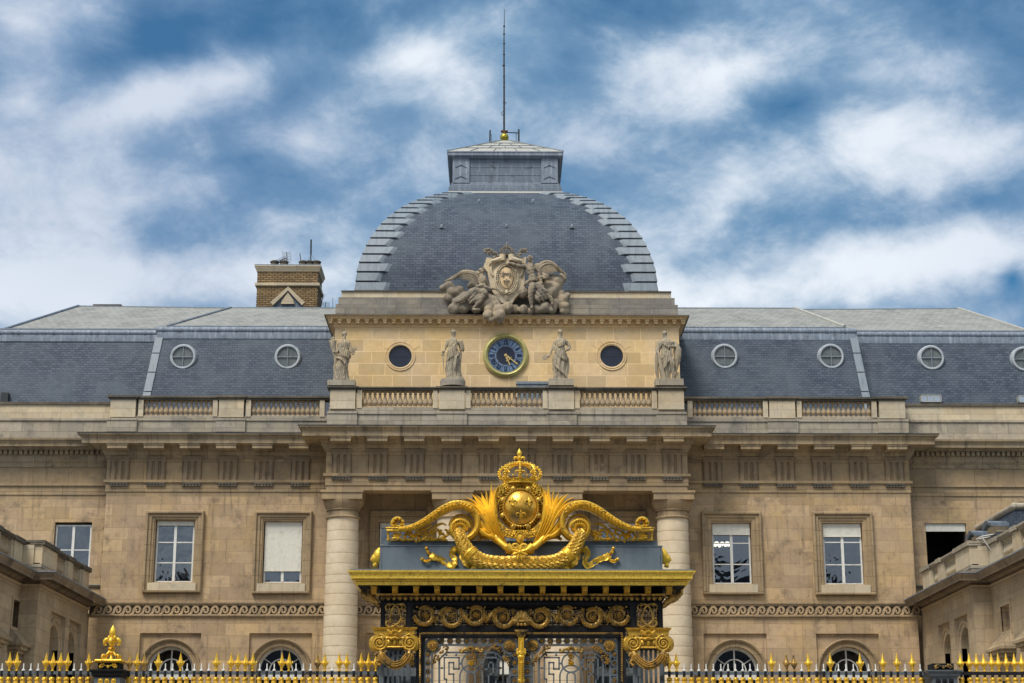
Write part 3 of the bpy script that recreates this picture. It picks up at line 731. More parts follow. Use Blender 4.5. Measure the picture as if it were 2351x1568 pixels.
# ------------------------------------------------ balustrades
def baluster_mesh(h):
    k = h
    pr = [(.13, 0), (.13, .06*k), (.085, .09*k), (.07, .13*k), (.10, .17*k), (.145, .27*k), (.155, .34*k), (.13, .44*k), (.085, .58*k), (.062, .72*k), (.058, .78*k), (.085, .80*k), (.085, .84*k), (.065, .86*k), (.10, .93*k), (.12, .94*k), (.12, k)]
    return MB().lathe(pr, (0, 0, 0), 12).box(-.135, .135, -.135, .135, 0, .055*k).box(-.12, .12, -.12, .12, .945*k, k)
BAL = {}
def balusters(par, pts, h, mat='balu'):
    key = (round(h, 3), mat)
    for p in pts:
        if key not in BAL:
            o = baluster_mesh(h).build('baluster', M[mat], par, at=p, smooth=35); BAL[key] = o
        else:
            o = dup(BAL[key], par, p)
def run(y, bays, peds, zv, par_label, x0, x1, bright='para'):
    """one stretch of balustrade: plinth, pedestals, rail, balusters; zv = v of (rail top, rail bottom, baluster bottom, plinth mid, plinth bottom)"""
    zrt, zrb, zbb, zpm, zpb = [z(v, y) for v in zv]
    pl = MB().box(x0, x1, y+.02, y+.75, zpb, zpm).box(x0, x1, y-.04, y+.75, zpm, zpm+.12).box(x0, x1, y+.06, y+.65, zpm+.12, zbb)
    for a, b in peds: pl.box(a-.12, b+.12, y-.10, y+.72, zpb, zpm-.0).box(a-.12, b+.12, y-.14, y+.70, zpm+.0, zpm+.118)
    B = pl.build('balustrade', M['plinth'], palace, label=par_label)
    for a, b in peds: MB().box(a, b, y-.05, y+.6, zbb-.1, zrb).build('pedestal', M[bright], B)
    for a, b in bays:
        MB().box(a-.26, a-.0, y+.02, y+.55, zbb-.05, zrb).build('half_pier', M[bright], B); MB().box(b, b+.26, y+.02, y+.55, zbb-.05, zrb).build('half_pier', M[bright], B)
    rt = MB().box(x0, x1, y-.0, y+.62, zrb, zrb+.10).box(x0, x1, y-.08, y+.66, zrb+.10, zrt)
    for a, b in peds: rt.box(a-.06, b+.06, y-.10, y+.68, zrb-.002, zrb+.10).box(a-.16, b+.16, y-.18, y+.72, zrb+.098, zrt+.012)
    rt.build('rail', M['soot'], B)
    for a, b in bays:
        n = 14
        balusters(B, [(a+(i+.5)*(b-a)/n, y+.3, zbb) for i in range(n)], zrb-zbb)
    return B
def us(L, v, y): return [(WX(a, v, y), WX(b, v, y)) for a, b in L]
yb = YP+.05
run(yb, us([(831, 994), (1080.5, 1246), (1331, 1496.5)], 910, yb), us([(758, 816), (1008, 1067), (1259, 1318), (1511, 1570)], 910, yb), (889, 896, 935, 951, 976), 'balustrade over the portico', xpl+.02, xpr-.02)
yb2 = YV+.05
run(yb2, us([(329, 488.5), (576, 734)], 930, yb2), us([(254, 312), (503, 560)], 930, yb2), (910.5, 919, 955, 967, 993), 'left balustrade with two open bays', xvl+.05, xpl-.02)
run(yb2, us([(1590, 1752), (1840.5, 2001.5)], 930, yb2), us([(1766, 1825), (2018, 2077)], 930, yb2), (910.5, 919, 955, 967, 993), 'right balustrade with two open bays', xpr+.02, xvr-.05)
# plain parapets of the recess bays
for x0, x1, lb in ((-46, xvl-.1, 'plain parapet of pale slabs at the left end'), (xvr+.1, 46, 'plain parapet of pale slabs at the right end')):
    y = YR+.05
    p = MB().box(x0, x1, y-.05, y+.8, z(1009, y), z(968, y)).box(x0, x1, y-.12, y+.8, z(968, y), z(963, y)).build('parapet', M['plinth'], palace, label=lb)
    MB().box(x0, x1, y, y+.8, z(963, y), z(931, y)).build('parapet_panel', M['para'], p)
    MB().box(x0, x1, y-.08, y+.85, z(931, y), z(925, y)).build('coping', M['soot'], p)
# ------------------------------------------------ attic storey
xal, xar = WX(767, 820, YA), WX(1560, 820, YA)
za = lambda v, o=0: WZ(v, YA-o)
zab = zCt
rw = .615
ow = [W(919, 818, YA), W(1404.5, 817, YA)]
att = MB()
# front sheet pierced by the two round windows and the low door
dx0, dx1 = WX(1196, 920, YA), WX(1248, 920, YA); dz1 = z(897, YP+.05)+.25
xs = [xal, ow[0][0]-1, ow[0][0]+1, dx0, dx1, ow[1][0]-1, ow[1][0]+1, xar]
zlo, zhi = ow[0][1]-1, ow[0][1]+1
def rq(a, b, c, d): att.quad((a, YA, c), (b, YA, c), (b, YA, d), (a, YA, d))
ztop = za(742)
for i in range(len(xs)-1):
    a, b = xs[i], xs[i+1]
    if i in (1, 5):
        rq(a, b, zab, zlo); rq(a, b, zhi, ztop)
        cx = (a+b)/2; czz = (zlo+zhi)/2; n = 32
        for k in range(n):
            t0, t1 = 2*pi*k/n, 2*pi*(k+1)/n
            def sqp(t_):
                m_ = max(abs(cos(t_)), abs(sin(t_))); return (cx+cos(t_)/m_, YA, czz+sin(t_)/m_)
            att.quad((cx+rw*1.02*cos(t0), YA, czz+rw*1.02*sin(t0)), sqp(t0), sqp(t1), (cx+rw*1.02*cos(t1), YA, czz+rw*1.02*sin(t1)))
    elif i == 3:
        rq(a, b, dz1, ztop)
    else: rq(a, b, zab, ztop)
att.quad((xal, YA, zab), (xal, YA, ztop), (xal, YA+14, ztop), (xal, YA+14, zab)); att.quad((xar, YA, zab), (xar, YA+14, zab), (xar, YA+14, ztop), (xar, YA, ztop))
att.quad((dx0, YA, zab), (dx0, YA+1, zab), (dx0, YA+1, dz1), (dx0, YA, dz1)); att.quad((dx1, YA, zab), (dx1, YA, dz1), (dx1, YA+1, dz1), (dx1, YA+1, zab)); att.quad((dx0, YA, dz1), (dx1, YA, dz1), (dx1, YA+1, dz1), (dx0, YA+1, dz1))
att.build('attic_wall', M['attic'], palace)
MB().box(dx0, dx1, YA+.9, YA+1.0, zab, dz1).build('attic_door', M['dark'], palace)
MB().box(dx0-.28, dx0-.0, YA-.03, YA+.25, zab, dz1-.1).build('door_jamb', red_brick_mat(), palace, label='jamb of bare red brick beside the attic door')
MB().box(dx0-1.45, dx0-1.0, YA-.12, YA-.02, zab, dz1-.3).build('door_panel', M['white_paint'], palace, label='white board leaning on the attic wall')
for k, (cx, cz) in enumerate(ow):
    wdw = MB().ringprof(cx, cz, [(rw, YA+.30), (rw, YA-.02), (rw+.03, YA-.04), (rw+.08, YA-.04), (rw+.09, YA-.015), (rw+.15, YA-.02), (rw+.16, YA-.045), (rw+.19, YA-.045), (rw+.195, YA+.02)], 48).build('round_window', M['attic'], palace, smooth=True)
    b = MB().disc(cx, cz, rw+.01, YA+.10, 40).build('pane', M['pane_dark'], wdw)
    b = MB()
    for i in range(-3, 4):
        xx = i*.165; hh = sqrt(max(0, rw**2-xx**2)); b.box(cx+xx-.006, cx+xx+.006, YA+.085, YA+.097, cz-hh, cz+hh)
    b.box(cx-rw, cx+rw, YA+.083, YA+.097, cz-.008, cz+.008)
    b.build('glazing_bar', M['cable'], wdw)
# voussoirs round the upper half
for cx, cz in ow:
    b = MB()
    for i in range(5):
        a0 = radians(28+i*24.8); a1 = radians(28+(i+1)*24.8-.8)
        b.ring(cx, cz, rw+.205, rw+.57, YA-.012, YA+.01, 6, a0, a1)
    b.build('voussoir', M['attic'], palace)
# attic cornice with block dentils
pa_ = [(xal, YA+13), (xal, YA), (xar, YA), (xar, YA+13)]
zq = lambda v, o: WZ(v, YA-o)
zd0, zd1 = zq(742.5, .22), zq(735, .30)
MB().sweep(pa_, [(-.3, ztop-.02), (.0, ztop-.02), (.0, za(753)), (.07, za(752)), (.08, za(749)), (.03, za(748)), (.05, zd0-.04), (.09, zd0), (.09, zd1+.05), (.38, zd1+.06), (.38, zq(729, .38)), (.42, zq(728, .4)), (.50, zq(724, .5)), (.52, zq(723, .52)), (-.3, zq(723, .52)+.08)]).build('attic_cornice', M['attic'], palace)
MB().sweep(pa_, [(.50, zq(724.5, .5)), (.545, zq(724.5, .52)), (.545, zq(722.3, .52)), (-.3, zq(722.3, .52)+.09)]).build('cornice_flashing', M['soot'], palace)
b = MB(); n = 40
for i in range(n):
    x = lerp(xal-.22, xar+.22, i/(n-1))
    b.box(x-.085, x+.085, YA-.30, YA-.08, zd0-.01, zd1-.06).box(x-.12, x+.12, YA-.34, YA-.08, zd1-.06, zd1+.06)
for sx, xx in ((-1, xal), (1, xar)):
    for i in range(12):
        yy = YA+i*.52
        x0, x1 = sorted((xx+sx*.08, xx+sx*.30)); b.box(x0, x1, yy-.085, yy+.085, zd0-.01, zd1-.06); x0, x1 = sorted((xx+sx*.08, xx+sx*.34)); b.box(x0, x1, yy-.12, yy+.12, zd1-.06, zd1+.06)
b.build('dentil_course', M['attic'], palace)
# stepped plinth under the dome
YD = 92.3
def step(ul, ur, vt, vb, y, mat, name='dome_plinth'):
    return MB().box(WX(ul, 690, y), WX(ur, 690, y), y, y+18, WZ(vb, y), WZ(vt, y)).build(name, M[mat], palace)
step(771, 1556, 699, 727, YA+.12, 'gplinth'); step(777, 1549, 683, 699, YA+.40, 'gplinth'); step(784, 1541, 669.5, 683.5, YA+.75, 'para'); step(783, 1542, 667.5, 669.8, YA+.68, 'soot', 'plinth_coping')
# ------------------------------------------------ dome
W0 = (WX(1508.5, 667, YD)-WX(816.5, 667, YD))/2; YC = YD+W0
XD = (WX(1508.5, 667, YD)+WX(816.5, 667, YD))/2
sil = [(2178,1250),(2172,1190),(2165,1130),(2150,1065),(2125,1003),(2098,943),(2066,887),(2028,838),(1990,792),(1942,748),(1891,712),(1836,677),(1779,650),(1718,627),(1655,608),(1580,590),(1500,578)]
prof = []
for a_, b_ in sil:
    u, v = 784+a_*.33348, 249+b_*.33348
    d = CR*((u-1175.5)/F)+CU*(-(v-784)/F)+CF; ax, bz = d.x/d.y, d.z/d.y
    w = (ax*YC-XD)/(1+ax); prof.append((w-.10, H+bz*(YC-w)))
prof[0] = (W0-.05, WZ(669, YD))
P2 = cat([Vector((w, zz, 0)) for w, zz in prof], 3)
dome = MB()
n = len(P2)
for i in range(n-1):
    w0, z0, w1, z1 = P2[i].x, P2[i].y, P2[i+1].x, P2[i+1].y
    for k in range(4):
        def c(w, zz, k_):
            sx, sy = ((-1,-1),(1,-1),(1,1),(-1,1))[k_ % 4]; return (XD+sx*w, YC+sy*w, zz)
        dome.quad(c(w0, z0, k), c(w0, z0, k+1), c(w1, z1, k+1), c(w1, z1, k))
dm = dome.build('dome_roof', M['slate_dome'], palace)
# lead quoins along the two front hips
L = [0]
for i in range(1, n): L.append(L[-1]+(P2[i]-P2[i-1]).length)
def at_s(s):
    s = max(0, min(s, L[-1]-1e-6)); i = 0
    while i < n-2 and L[i+1] < s: i += 1
    f = (s-L[i])/(L[i+1]-L[i]); p = P2[i].lerp(P2[i+1], f); d = (P2[i+1]-P2[i]).normalized(); return p, Vector((d.y, -d.x, 0))
NQ = 17; tot = L[-1]-.2
for sx in (-1, 1):
    for i in range(NQ):
        s0, s1 = tot*i/NQ+.03, tot*(i+1)/NQ-.06
        (pa0, na0), (pb0, nb0) = at_s(s0), at_s(s1)
        ln = 1.75 if i % 2 == 0 else 1.30
        ln *= lerp(1, .72, i/NQ)
        b = MB(); o0, o1 = .125, .085
        def pt(p, nn, o, l, face):
            w = p.x+nn.x*o; zz = p.y+nn.y*o
            if face == 0: return (XD+sx*(w-l), YC-w, zz)
            return (XD+sx*w, YC-(w-l), zz)
        for face in (0, 1):
            lA, lB = ln, ln-.16
            q = [pt(pa0, na0, -.02, lA, face), pt(pa0, na0, -.02, 0, face), pt(pa0, na0, o0, 0, face), pt(pa0, na0, o0, lB, face),
                 pt(pb0, nb0, -.02, lA+.1, face), pt(pb0, nb0, -.02, 0, face), pt(pb0, nb0, o1, 0, face), pt(pb0, nb0, o1, lB+.1, face)]
            b.hexa(q)
        b.build('lead_quoin', M['lead_pale'], dm, label='rust streaked lead quoin at the foot of the hip' if i < 2 else None)
# flat lead skirt and lantern
wt, zt_ = P2[-1].x, P2[-1].y
LW, LD = (WX(1280.5, 400, 98.6)-WX(1039, 400, 98.6))/2, 2.3
LY = YC-LD; XL = WX(1160, 400, LY)
lz = lambda v, o=0: WZ(v, LY-o)
sk = MB(); b0 = [(XD-wt-.05, YC-wt-.05), (XD+wt+.05, YC-wt-.05), (XD+wt+.05, YC+wt), (XD-wt-.05, YC+wt)]; b1 = [(XL-LW-.3, LY-.3), (XL+LW+.3, LY-.3), (XL+LW+.3, LY+2*LD+.3), (XL-LW-.3, LY+2*LD+.3)]
zl0 = lz(442, .15)
for i in range(4):
    j = (i+1) % 4; sk.quad((*b0[i], zt_-.12), (*b0[j], zt_-.12), (*b1[j], zl0+.02), (*b1[i], zl0+.02))
sk.quad(*[(*p, zl0+.02) for p in b1]); sk.build('lead_skirt', M['leadroof'], palace)
rect = [(XL-LW, LY+2*LD), (XL-LW, LY), (XL+LW, LY), (XL+LW, LY+2*LD)]
lan = MB().sweep(rect, [(.22, zl0), (.22, lz(430, .2)), (.16, lz(428, .2)), (.16, lz(425, .2)), (.08, lz(424, .1)), (.06, lz(420, .1)), (0, lz(419)), (0, lz(362)), (.06, lz(361)), (.10, lz(358)), (-.3, lz(357))], closed=True).build('lantern', M['lead_dark'], palace)
b = MB()
pw_ = 1.02
for sx in (-1, 1):
    x0, x1 = sorted((XL+sx*LW, XL+sx*(LW-pw_)))
    b.box(x0+.01*(sx < 0), x1-.01*(sx > 0), LY-.10, LY+.02, lz(421), lz(365))
b.box(XL-LW+.05, XL+LW-.05, LY-.14, LY+.02, lz(365), lz(361)).build('lantern_pilaster', M['lead'], lan)
b = MB()
for sx in (-1, 1):
    for v in (385, 411):
        xx = XL+sx*(LW-.51); zz = lz(v, .1)
        b.tube([(xx-.35, LY-.11, zz-.0), (xx, LY-.13, zz+.17), (xx+.35, LY-.11, zz)], .02, 5)
b.build('chevron', M['lead_dark'], lan)
b = MB()
for i in range(1, 8): b.box(XL-LW+pw_+i*.5-.25, XL-LW+pw_+i*.5-.235, LY-.018, LY+.01, lz(420), lz(366))
for v in (402, 384): b.box(XL-LW+pw_, XL+LW-pw_, LY-.02, LY+.01, lz(v)-.01, lz(v)+.015)
b.build('sheet_seam', M['lead'], lan)
ev = .30
er = [(XL-LW-ev, LY+2*LD+ev), (XL-LW-ev, LY-ev), (XL+LW+ev, LY-ev), (XL+LW+ev, LY+2*LD+ev)]
ze0, ze1, zap = lz(359, ev), lz(348.5, ev), WZ(325.5, YC, 1158)
MB().sweep(er, [(-.6, ze0+.02), (-.15, ze0), (-.02, ze0+.05), (0, ze0+.08), (0, ze1-.05), (.03, ze1-.03), (.03, ze1+.03), (-.2, ze1+.05)], closed=True).build('lantern_eave', M['lead'], lan)
b = MB(); ap = .22
er2 = [(er[1][0]-.02, er[1][1]-.02), (er[2][0]+.02, er[2][1]-.02), (er[3][0]+.02, er[3][1]+.02), (er[0][0]-.02, er[0][1]+.02)]
tp = [(XL-ap, YC-ap), (XL+ap, YC-ap), (XL+ap, YC+ap), (XL-ap, YC+ap)]
for i in range(4):
    j = (i+1) % 4; b.quad((*er2[i], ze1+.035), (*er2[j], ze1+.035), (*tp[j], zap), (*tp[i], zap))
b.quad(*[(*p, zap) for p in tp]); lr = b.build('lantern_roof', M['leadroof'], lan)
b = MB()
def onr(fx, fr): # point on the front roof face
    x = lerp(lerp(er2[0][0], er2[1][0], fx), lerp(tp[0][0], tp[1][0], fx), fr); y = lerp(er2[0][1], tp[0][1], fr); return Vector((x, y-.01, lerp(ze1+.035, zap, fr)+.02))
for r in (.27, .5, .73): b.tube([onr(0, r), onr(1, r)], .022, 5)
for fx, r0, r1 in ((.2, 0, .27), (.4, 0, .27), (.6, 0, .27), (.8, 0, .27), (.3, .27, .5), (.5, .27, .5), (.7, .27, .5), (.38, .5, .73), (.62, .5, .73)): b.tube([onr(fx, r0), onr(fx, r1)], .022, 5)
for k in range(4): b.tube([(*er2[k], ze1+.05), (*tp[k], zap+.02)], .05, 6)
b.build('sheet_seam', M['lead_pale'], lr)
# small roof vents on the dome
for u, v in ((1100, 464), (1224, 464), (1014, 522), (1163, 521), (1313, 522)):
    d = CR*((u-1175.5)/F)+CU*(-(v-784)/F)+CF; bz = d.z/d.y; best = min(P2, key=lambda p: abs(H+bz*(YC-p.x)-p.y)); y = YC-best.x
    x, zz = W(u, v, y)
    MB().box(x-.14, x+.14, y-.10, y+.2, zz-.07, zz-.03).lathe([(.09, -.05), (.10, .08), (.05, .15), (.01, .17)], (x, y-.05, zz), 8).build('roof_vent', M['lead_pale'], dm)
# ------------------------------------------------ mansard roofs
def mansard(pts, mat, name, label=None):
    b = MB(); b.quad(*pts); return b.build(name, M[mat], palace, label=label)
Yt, Yb_ = 94.4, 92.6
zr_t, zr_b = WZ(768, Yt), WZ(990, Yb_)
def P(u, v, Y): x, zz = W(u, v, Y); return Vector((x, Y, zz))
def roof_side(sx):
    # near (pavilion) roof; sx -1 left, +1 right
    if sx < 0: uh_t, uh_b, uin = 362, 314, 775; hx = (385, 530)
    else: uh_t, uh_b, uin = 1963, 2010, 1552; hx = (1939, 1825)
    vt = 768
    a, b_ = P(uh_b, 990, Yb_), P(uh_t, vt, Yt)
    c, d = P(uin, 990, Yb_), P(uin, vt, Yt)
    bk = 6
    m = MB().quad(a, c, d, b_).quad(a, b_, b_+Vector((0, bk, 0)), a+Vector((0, bk+1, 0)))
    mr = m.build('mansard_roof', M['slate'], palace)
    # hip lead
    n_ = MB(); dirn = (b_-a).normalized(); seg = 5
    for i in range(seg):
        p, q = a.lerp(b_, i/seg+.005), a.lerp(b_, (i+1)/seg-.005)
        s = Vector((-sx*.34, 0, 0)); o = Vector((0, -.06, .0))
        n_.hexa([p+o*.2-s*.25, p+s+o*.2, p+s+o, p-s*.25+o, q+o*.2-s*.25, q+s+o*.2, q+s+o, q-s*.25+o])
    n_.build('hip_lead', M['lead_pale'], mr)
    # roll
    r = .19; zc = WZ(759, Yt-.05); xe = P(uh_t-sx*(-1)*3 if False else uh_t, 759, Yt).x+sx*.0
    x_in = d.x
    rl_ = MB().tube([(x_in, Yt, zc), (b_.x, Yt, zc)], r, 14)
    rl_.ell((b_.x, Yt, zc), (.12, r, r), 12, 8)
    rl_.sweep([(min(x_in, b_.x), Yt), (max(x_in, b_.x), Yt)], [(-.1, zc-.5), (.12, zc-.52), (.14, zc-.2), (.1, zc), (-.1, zc)])
    x = min(x_in, b_.x)+.3
    while x < max(x_in, b_.x):
        rl_.tube([(x, Yt, zc), (x+.05, Yt, zc)], r+.025, 14); x += 1.02
    rl_.build('lead_roll', M['lead'], mr, smooth=True)
    # upper slope
    Yu = Yt+.1; e0, e1 = P(hx[0], 750.5, Yu), P(hx[1], 708, 102.5); i1 = P(uin, 708, 102.5); i0 = P(uin, 750.5, Yu)
    e0.z = i0.z; e1.z = i1.z
    up = MB().quad(e0, i0, i1, e1).quad(e0, e1, e1+Vector((sx*0, 6, -2.5)), e0+Vector((0, 12, 0))).build('upper_slope', M['slate_top'], mr)
    MB().tube([e0+Vector((0, 0, .03)), e1+Vector((0, 0, .03))], .11 if sx > 0 else .075, 6).build('hip_lead', M['leadroof' if sx > 0 else 'lead_dark'], up)
    MB().tube([e1+Vector((0, 0, .02)), i1+Vector((0, 0, .02))], .05, 6).build('ridge_lead', M['lead_pale'], up)
    MB().box(min(e0.x, i0.x), max(e0.x, i0.x)+.0, Yt-.05, Yu+.02, WZ(752.5, Yt), WZ(749.8, Yt)).build('eave_board', M['lead_dark'], up)
    # far roof
    Y2, Yb2 = Yt+.95, Yb_+.9
    if sx < 0: ue, hu = -95, ((12, 755), (180, 705.5)); ui = 420
    else: ue, hu = 2440, ((2353, 755), (2200, 706)); ui = 1900
    a, b_ = P(ue-(30*-sx)*0+sx*45, 990, Yb2), P(ue, 776, Y2); c, d = P(ui, 990, Yb2), P(ui, 776, Y2)
    fr_ = MB().quad(a, c, d, b_).quad(a, b_, b_+Vector((0, 7, 0)), a+Vector((0, 8, 0))).build('mansard_roof', M['slate'], palace)
    zc = WZ(767, Y2); rl_ = MB().tube([(d.x, Y2, zc), (b_.x, Y2, zc)], .18, 14)
    rl_.sweep([(min(d.x, b_.x), Y2), (max(d.x, b_.x), Y2)], [(-.1, zc-.5), (.12, zc-.52), (.14, zc-.2), (.1, zc), (-.1, zc)])
    x = min(d.x, b_.x)+.3
    while x < max(d.x, b_.x):
        rl_.tube([(x, Y2, zc), (x+.05, Y2, zc)], .205, 14); x += 1.02
    rl_.build('lead_roll', M['lead'], fr_, smooth=True)
    Yu = Y2+.1; e0 = P(hu[0][0], 757.5, Yu); i0 = P(ui+(-100*sx), 757.5, Yu); e1 = P(hu[1][0], 705.5, 104.5); i1 = P(ui-100*sx, 705.5, 104.5)
    e0.z = i0.z; i1.z = e1.z = WZ(705.8 if sx < 0 else 706.8, 104.5)
    i1.z -= .10
    up = MB().quad(e0, i0, i1, e1).quad(e0, e1, e1+Vector((0, 4, -1)), e0+Vector((0, 18, 0))).build('upper_slope', M['slate_top'], fr_)
    MB().tube([e0+Vector((0, 0, .03)), e1+Vector((0, 0, .03))], .09, 6).build('hip_lead', M['leadroof' if sx > 0 else 'lead_dark'], up)
    MB().tube([e1+Vector((0, 0, .02)), i1+Vector((0, 0, .02))], .05, 6).build('ridge_lead', M['lead_pale'], up)
    MB().box(min(e0.x-sx*0, i0.x, b_.x), max(e0.x, i0.x, b_.x), Y2-.05, Yu+.02, WZ(759.5, Y2), WZ(756.5, Y2)).build('eave_board', M['lead_pale'], up)
    return mr, fr_
mrl, frl = roof_side(-1); mrr, frr = roof_side(1)
def ny(v, Yb1, Yt1, vb=990, vt=768):
    zb_, zt1 = WZ(vb, Yb1), WZ(vt, Yt1)
    Y = Yb1
    for _ in range(20):
        zz = WZ(v, Y); Y = lerp(Yb1, Yt1, (zz-zb_)/(zt1-zb_))
    return Y
def oculus(u, v, par, Yb1, Yt1):
    Y = ny(v, Yb1, Yt1); x, zz = W(u, v, Y)
    r = .60; yy = Y-.18
    o = MB().ringprof(x, zz, [(r-.02, yy+.12), (r-.02, yy-.04), (r+.02, yy-.06), (r+.08, yy-.05), (r+.14, yy+.04), (r+.17, yy+.35), (r+.17, yy+.5)], 40).build('round_window', M['oculus'], par, smooth=True)
    MB().disc(x, zz, r, yy+.05, 32).build('pane', M['pane_grey'], o)
    MB().box(x-.022, x+.022, yy-.01, yy+.045, zz-r+.02, zz+r-.02).box(x-r+.02, x+r-.02, yy-.02, yy+.04, zz-.035, zz+.02).build('glazing_bar', M['lead_pale'], o)
for u in (421.5, 661): oculus(u, 821, mrl, Yb_, Yt)
for u in (1663, 1907): oculus(u, 820, mrr, Yb_, Yt)
for u, v in ((2137, 823), (2350, 826)): oculus(u, v, frr, Yb_+.9, Yt+.95)
for u, v, w in ((2138, 914, 24), (2362, 915, 24)):
    Y = ny(v, Yb_+.9, Yt+.95)-.35; x, zz = W(u, v, Y); q = w*.0238
    s = MB().box(x-q, x+q, Y, Y+.6, zz-.22, zz-.17).box(x-q, x-q+.05, Y, Y+.6, zz-.2, zz+.16).box(x+q-.05, x+q, Y, Y+.6, zz-.2, zz+.16).box(x-q, x+q, Y, Y+.6, zz+.14, zz+.19).box(x-.21, x-.17, Y, Y+.5, zz-.17, zz+.14).box(x+.17, x+.21, Y, Y+.5, zz-.17, zz+.14).build('skylight', M['leadroof'], frr)
    MB().box(x-q+.05, x+q-.05, Y+.04, Y+.07, zz-.17, zz+.14).build('pane', M['glass_roof'], s)
Y = ny(911, Yb_+.9, Yt+.95)-.3; x, zz = W(10, 911, Y)
MB().box(x-.2, x+.2, Y, Y+.5, zz-.27, zz+.25).build('roof_hatch', M['cable'], frl)
# chimney behind the left roof
yk = 104.8
kx0, kx1 = WX(589, 680, yk), WX(729, 680, yk); kz = lambda v: WZ(v, yk)
ch = MB().box(kx0, kx1, yk, yk+2.4, kz(740), kz(622)).build('chimney', M['brick'], palace, label='wide chimney stack of yellow brick with stone bands')
cp = [(kx0, yk+2.4), (kx0, yk), (kx1, yk), (kx1, yk+2.4)]
MB().sweep(cp, [(-.2, kz(626)), (.05, kz(625)), (.08, kz(622)), (.12, kz(619)), (.13, kz(618.5)), (.13, kz(617)), (.18, kz(614.5)), (.18, kz(612)), (-.2, kz(612))], closed=True).build('stone_cap', M['para'], ch)
MB().box(kx0-.17, kx1+.17, yk-.17, yk+2.57, kz(612.5), kz(609.8)).build('lead_cap', M['lead'], ch)
MB().sweep(cp, [(-.1, kz(659)), (.09, kz(658.5)), (.12, kz(657)), (.12, kz(651.5)), (-.1, kz(651))], closed=True).build('stone_band', M['para'], ch)
for u in (634.5, 656, 700, 715.5, 730.5):
    x = WX(u-3.5, 608, yk+1.3)
    MB().lathe([(.24, 0), (.26, .1), (.24, .22), (.30, .24), (.30, .30), (.2, .36)], (x, yk+1.2, kz(610.5)+.32), 12).build('chimney_pot', M['soot'], ch)
gx = WX(661, 690, yk-.8)
gb = MB().prism([(gx-.75*0-.98, kz(709)-.7), (gx+.98, kz(709)-.7), (gx+.93, kz(707)), (gx, kz(674)), (gx-.93, kz(707))], yk-.75, yk-.02)
gb.build('roof_gable', M['lead_dark'], palace)
MB().ribbon([(gx-.98, kz(708)), (gx, kz(673.5)), (gx+.98, kz(708))], .26, yk-.95, yk-.7).prism([(gx-.42, kz(708)), (gx+.42, kz(708)), (gx+.35, kz(700)), (gx, kz(682)), (gx-.35, kz(700))], yk-.90, yk-.72).build('gable_coping', M['para'], palace)
# low flat stack at the far left
MB().box(WX(213, 704, 106), WX(278, 704, 106), 106, 107.5, WZ(712, 106), WZ(700.5, 106)).build('chimney', M['soot'], palace, label='low flat dark stack on the left ridge')
# body of the building behind, closing it off
MB().box(-46, 46, YR+4, 112, 0, WZ(990, 96)).build('rear_body', M['wall'], palace)
MB().box(-46, 46, YR-.0+.02, YR+4, zCt-.3, zCt+.02).box(xvl+.1, xvr-.1, YV+.1, YR+.5, zCt-.3, zCt+.03).build('gutter_floor', M['lead_dark'], palace)

# ================================================================== HOUSES ACROSS THE STREET (mirrored in the casements)
opp = thing('opposite_building', 'row of cream street houses with zinc roofs behind the viewer, mirrored in casements', 'building', (0, -30, 0))
M['render'] = plain('cream_render', (.42,.38,.31), .9, nz=2, amt=.15); M['zinc'] = plain('zinc_roof', (.07,.075,.085), .7); M['terracotta'] = plain('chimney_clay', (.30,.10,.05), .9)
rnd = random.Random(21); x = -70
while x < 70:
    w_ = rnd.uniform(13, 19); h = rnd.uniform(21, 27); b = MB().box(x, x+w_-.02, -44, -30, 0, h); 
    wl_ = b.build('wall', M['render'], opp)
    b = MB()
    for r_ in range(5):
        n_ = int(w_/2.9)
        for c in range(n_):
            xx = x+(c+.5)*w_/n_; b.box(xx-.6, xx+.6, -30.0, -29.94, 3.2+r_*3.3, 5.4+r_*3.3)
    b.build('window_row', M['dark'], wl_)
    b = MB(); rh = rnd.uniform(3.5, 5.5)
    b.hexa([(x, -30.2, h), (x+w_-.02, -30.2, h), (x+w_-.02, -43.8, h), (x, -43.8, h), (x+.4, -32, h+rh), (x+w_-.4, -32, h+rh), (x+w_-.4, -42, h+rh), (x+.4, -42, h+rh)])
    b.build('roof', M['zinc'], opp)
    b = MB().box(x-.3, x+.5, -41, -33, h, h+rh+1.8); bc = b.build('chimney', M['render'], opp)
    b = MB()
    for k in range(6): b.lathe([(.16, 0), (.13, .7)], (x+.1, -40.3+k*1.25, h+rh+1.8), 8)
    b.build('chimney_pot', M['terracotta'], bc)
    x += w_
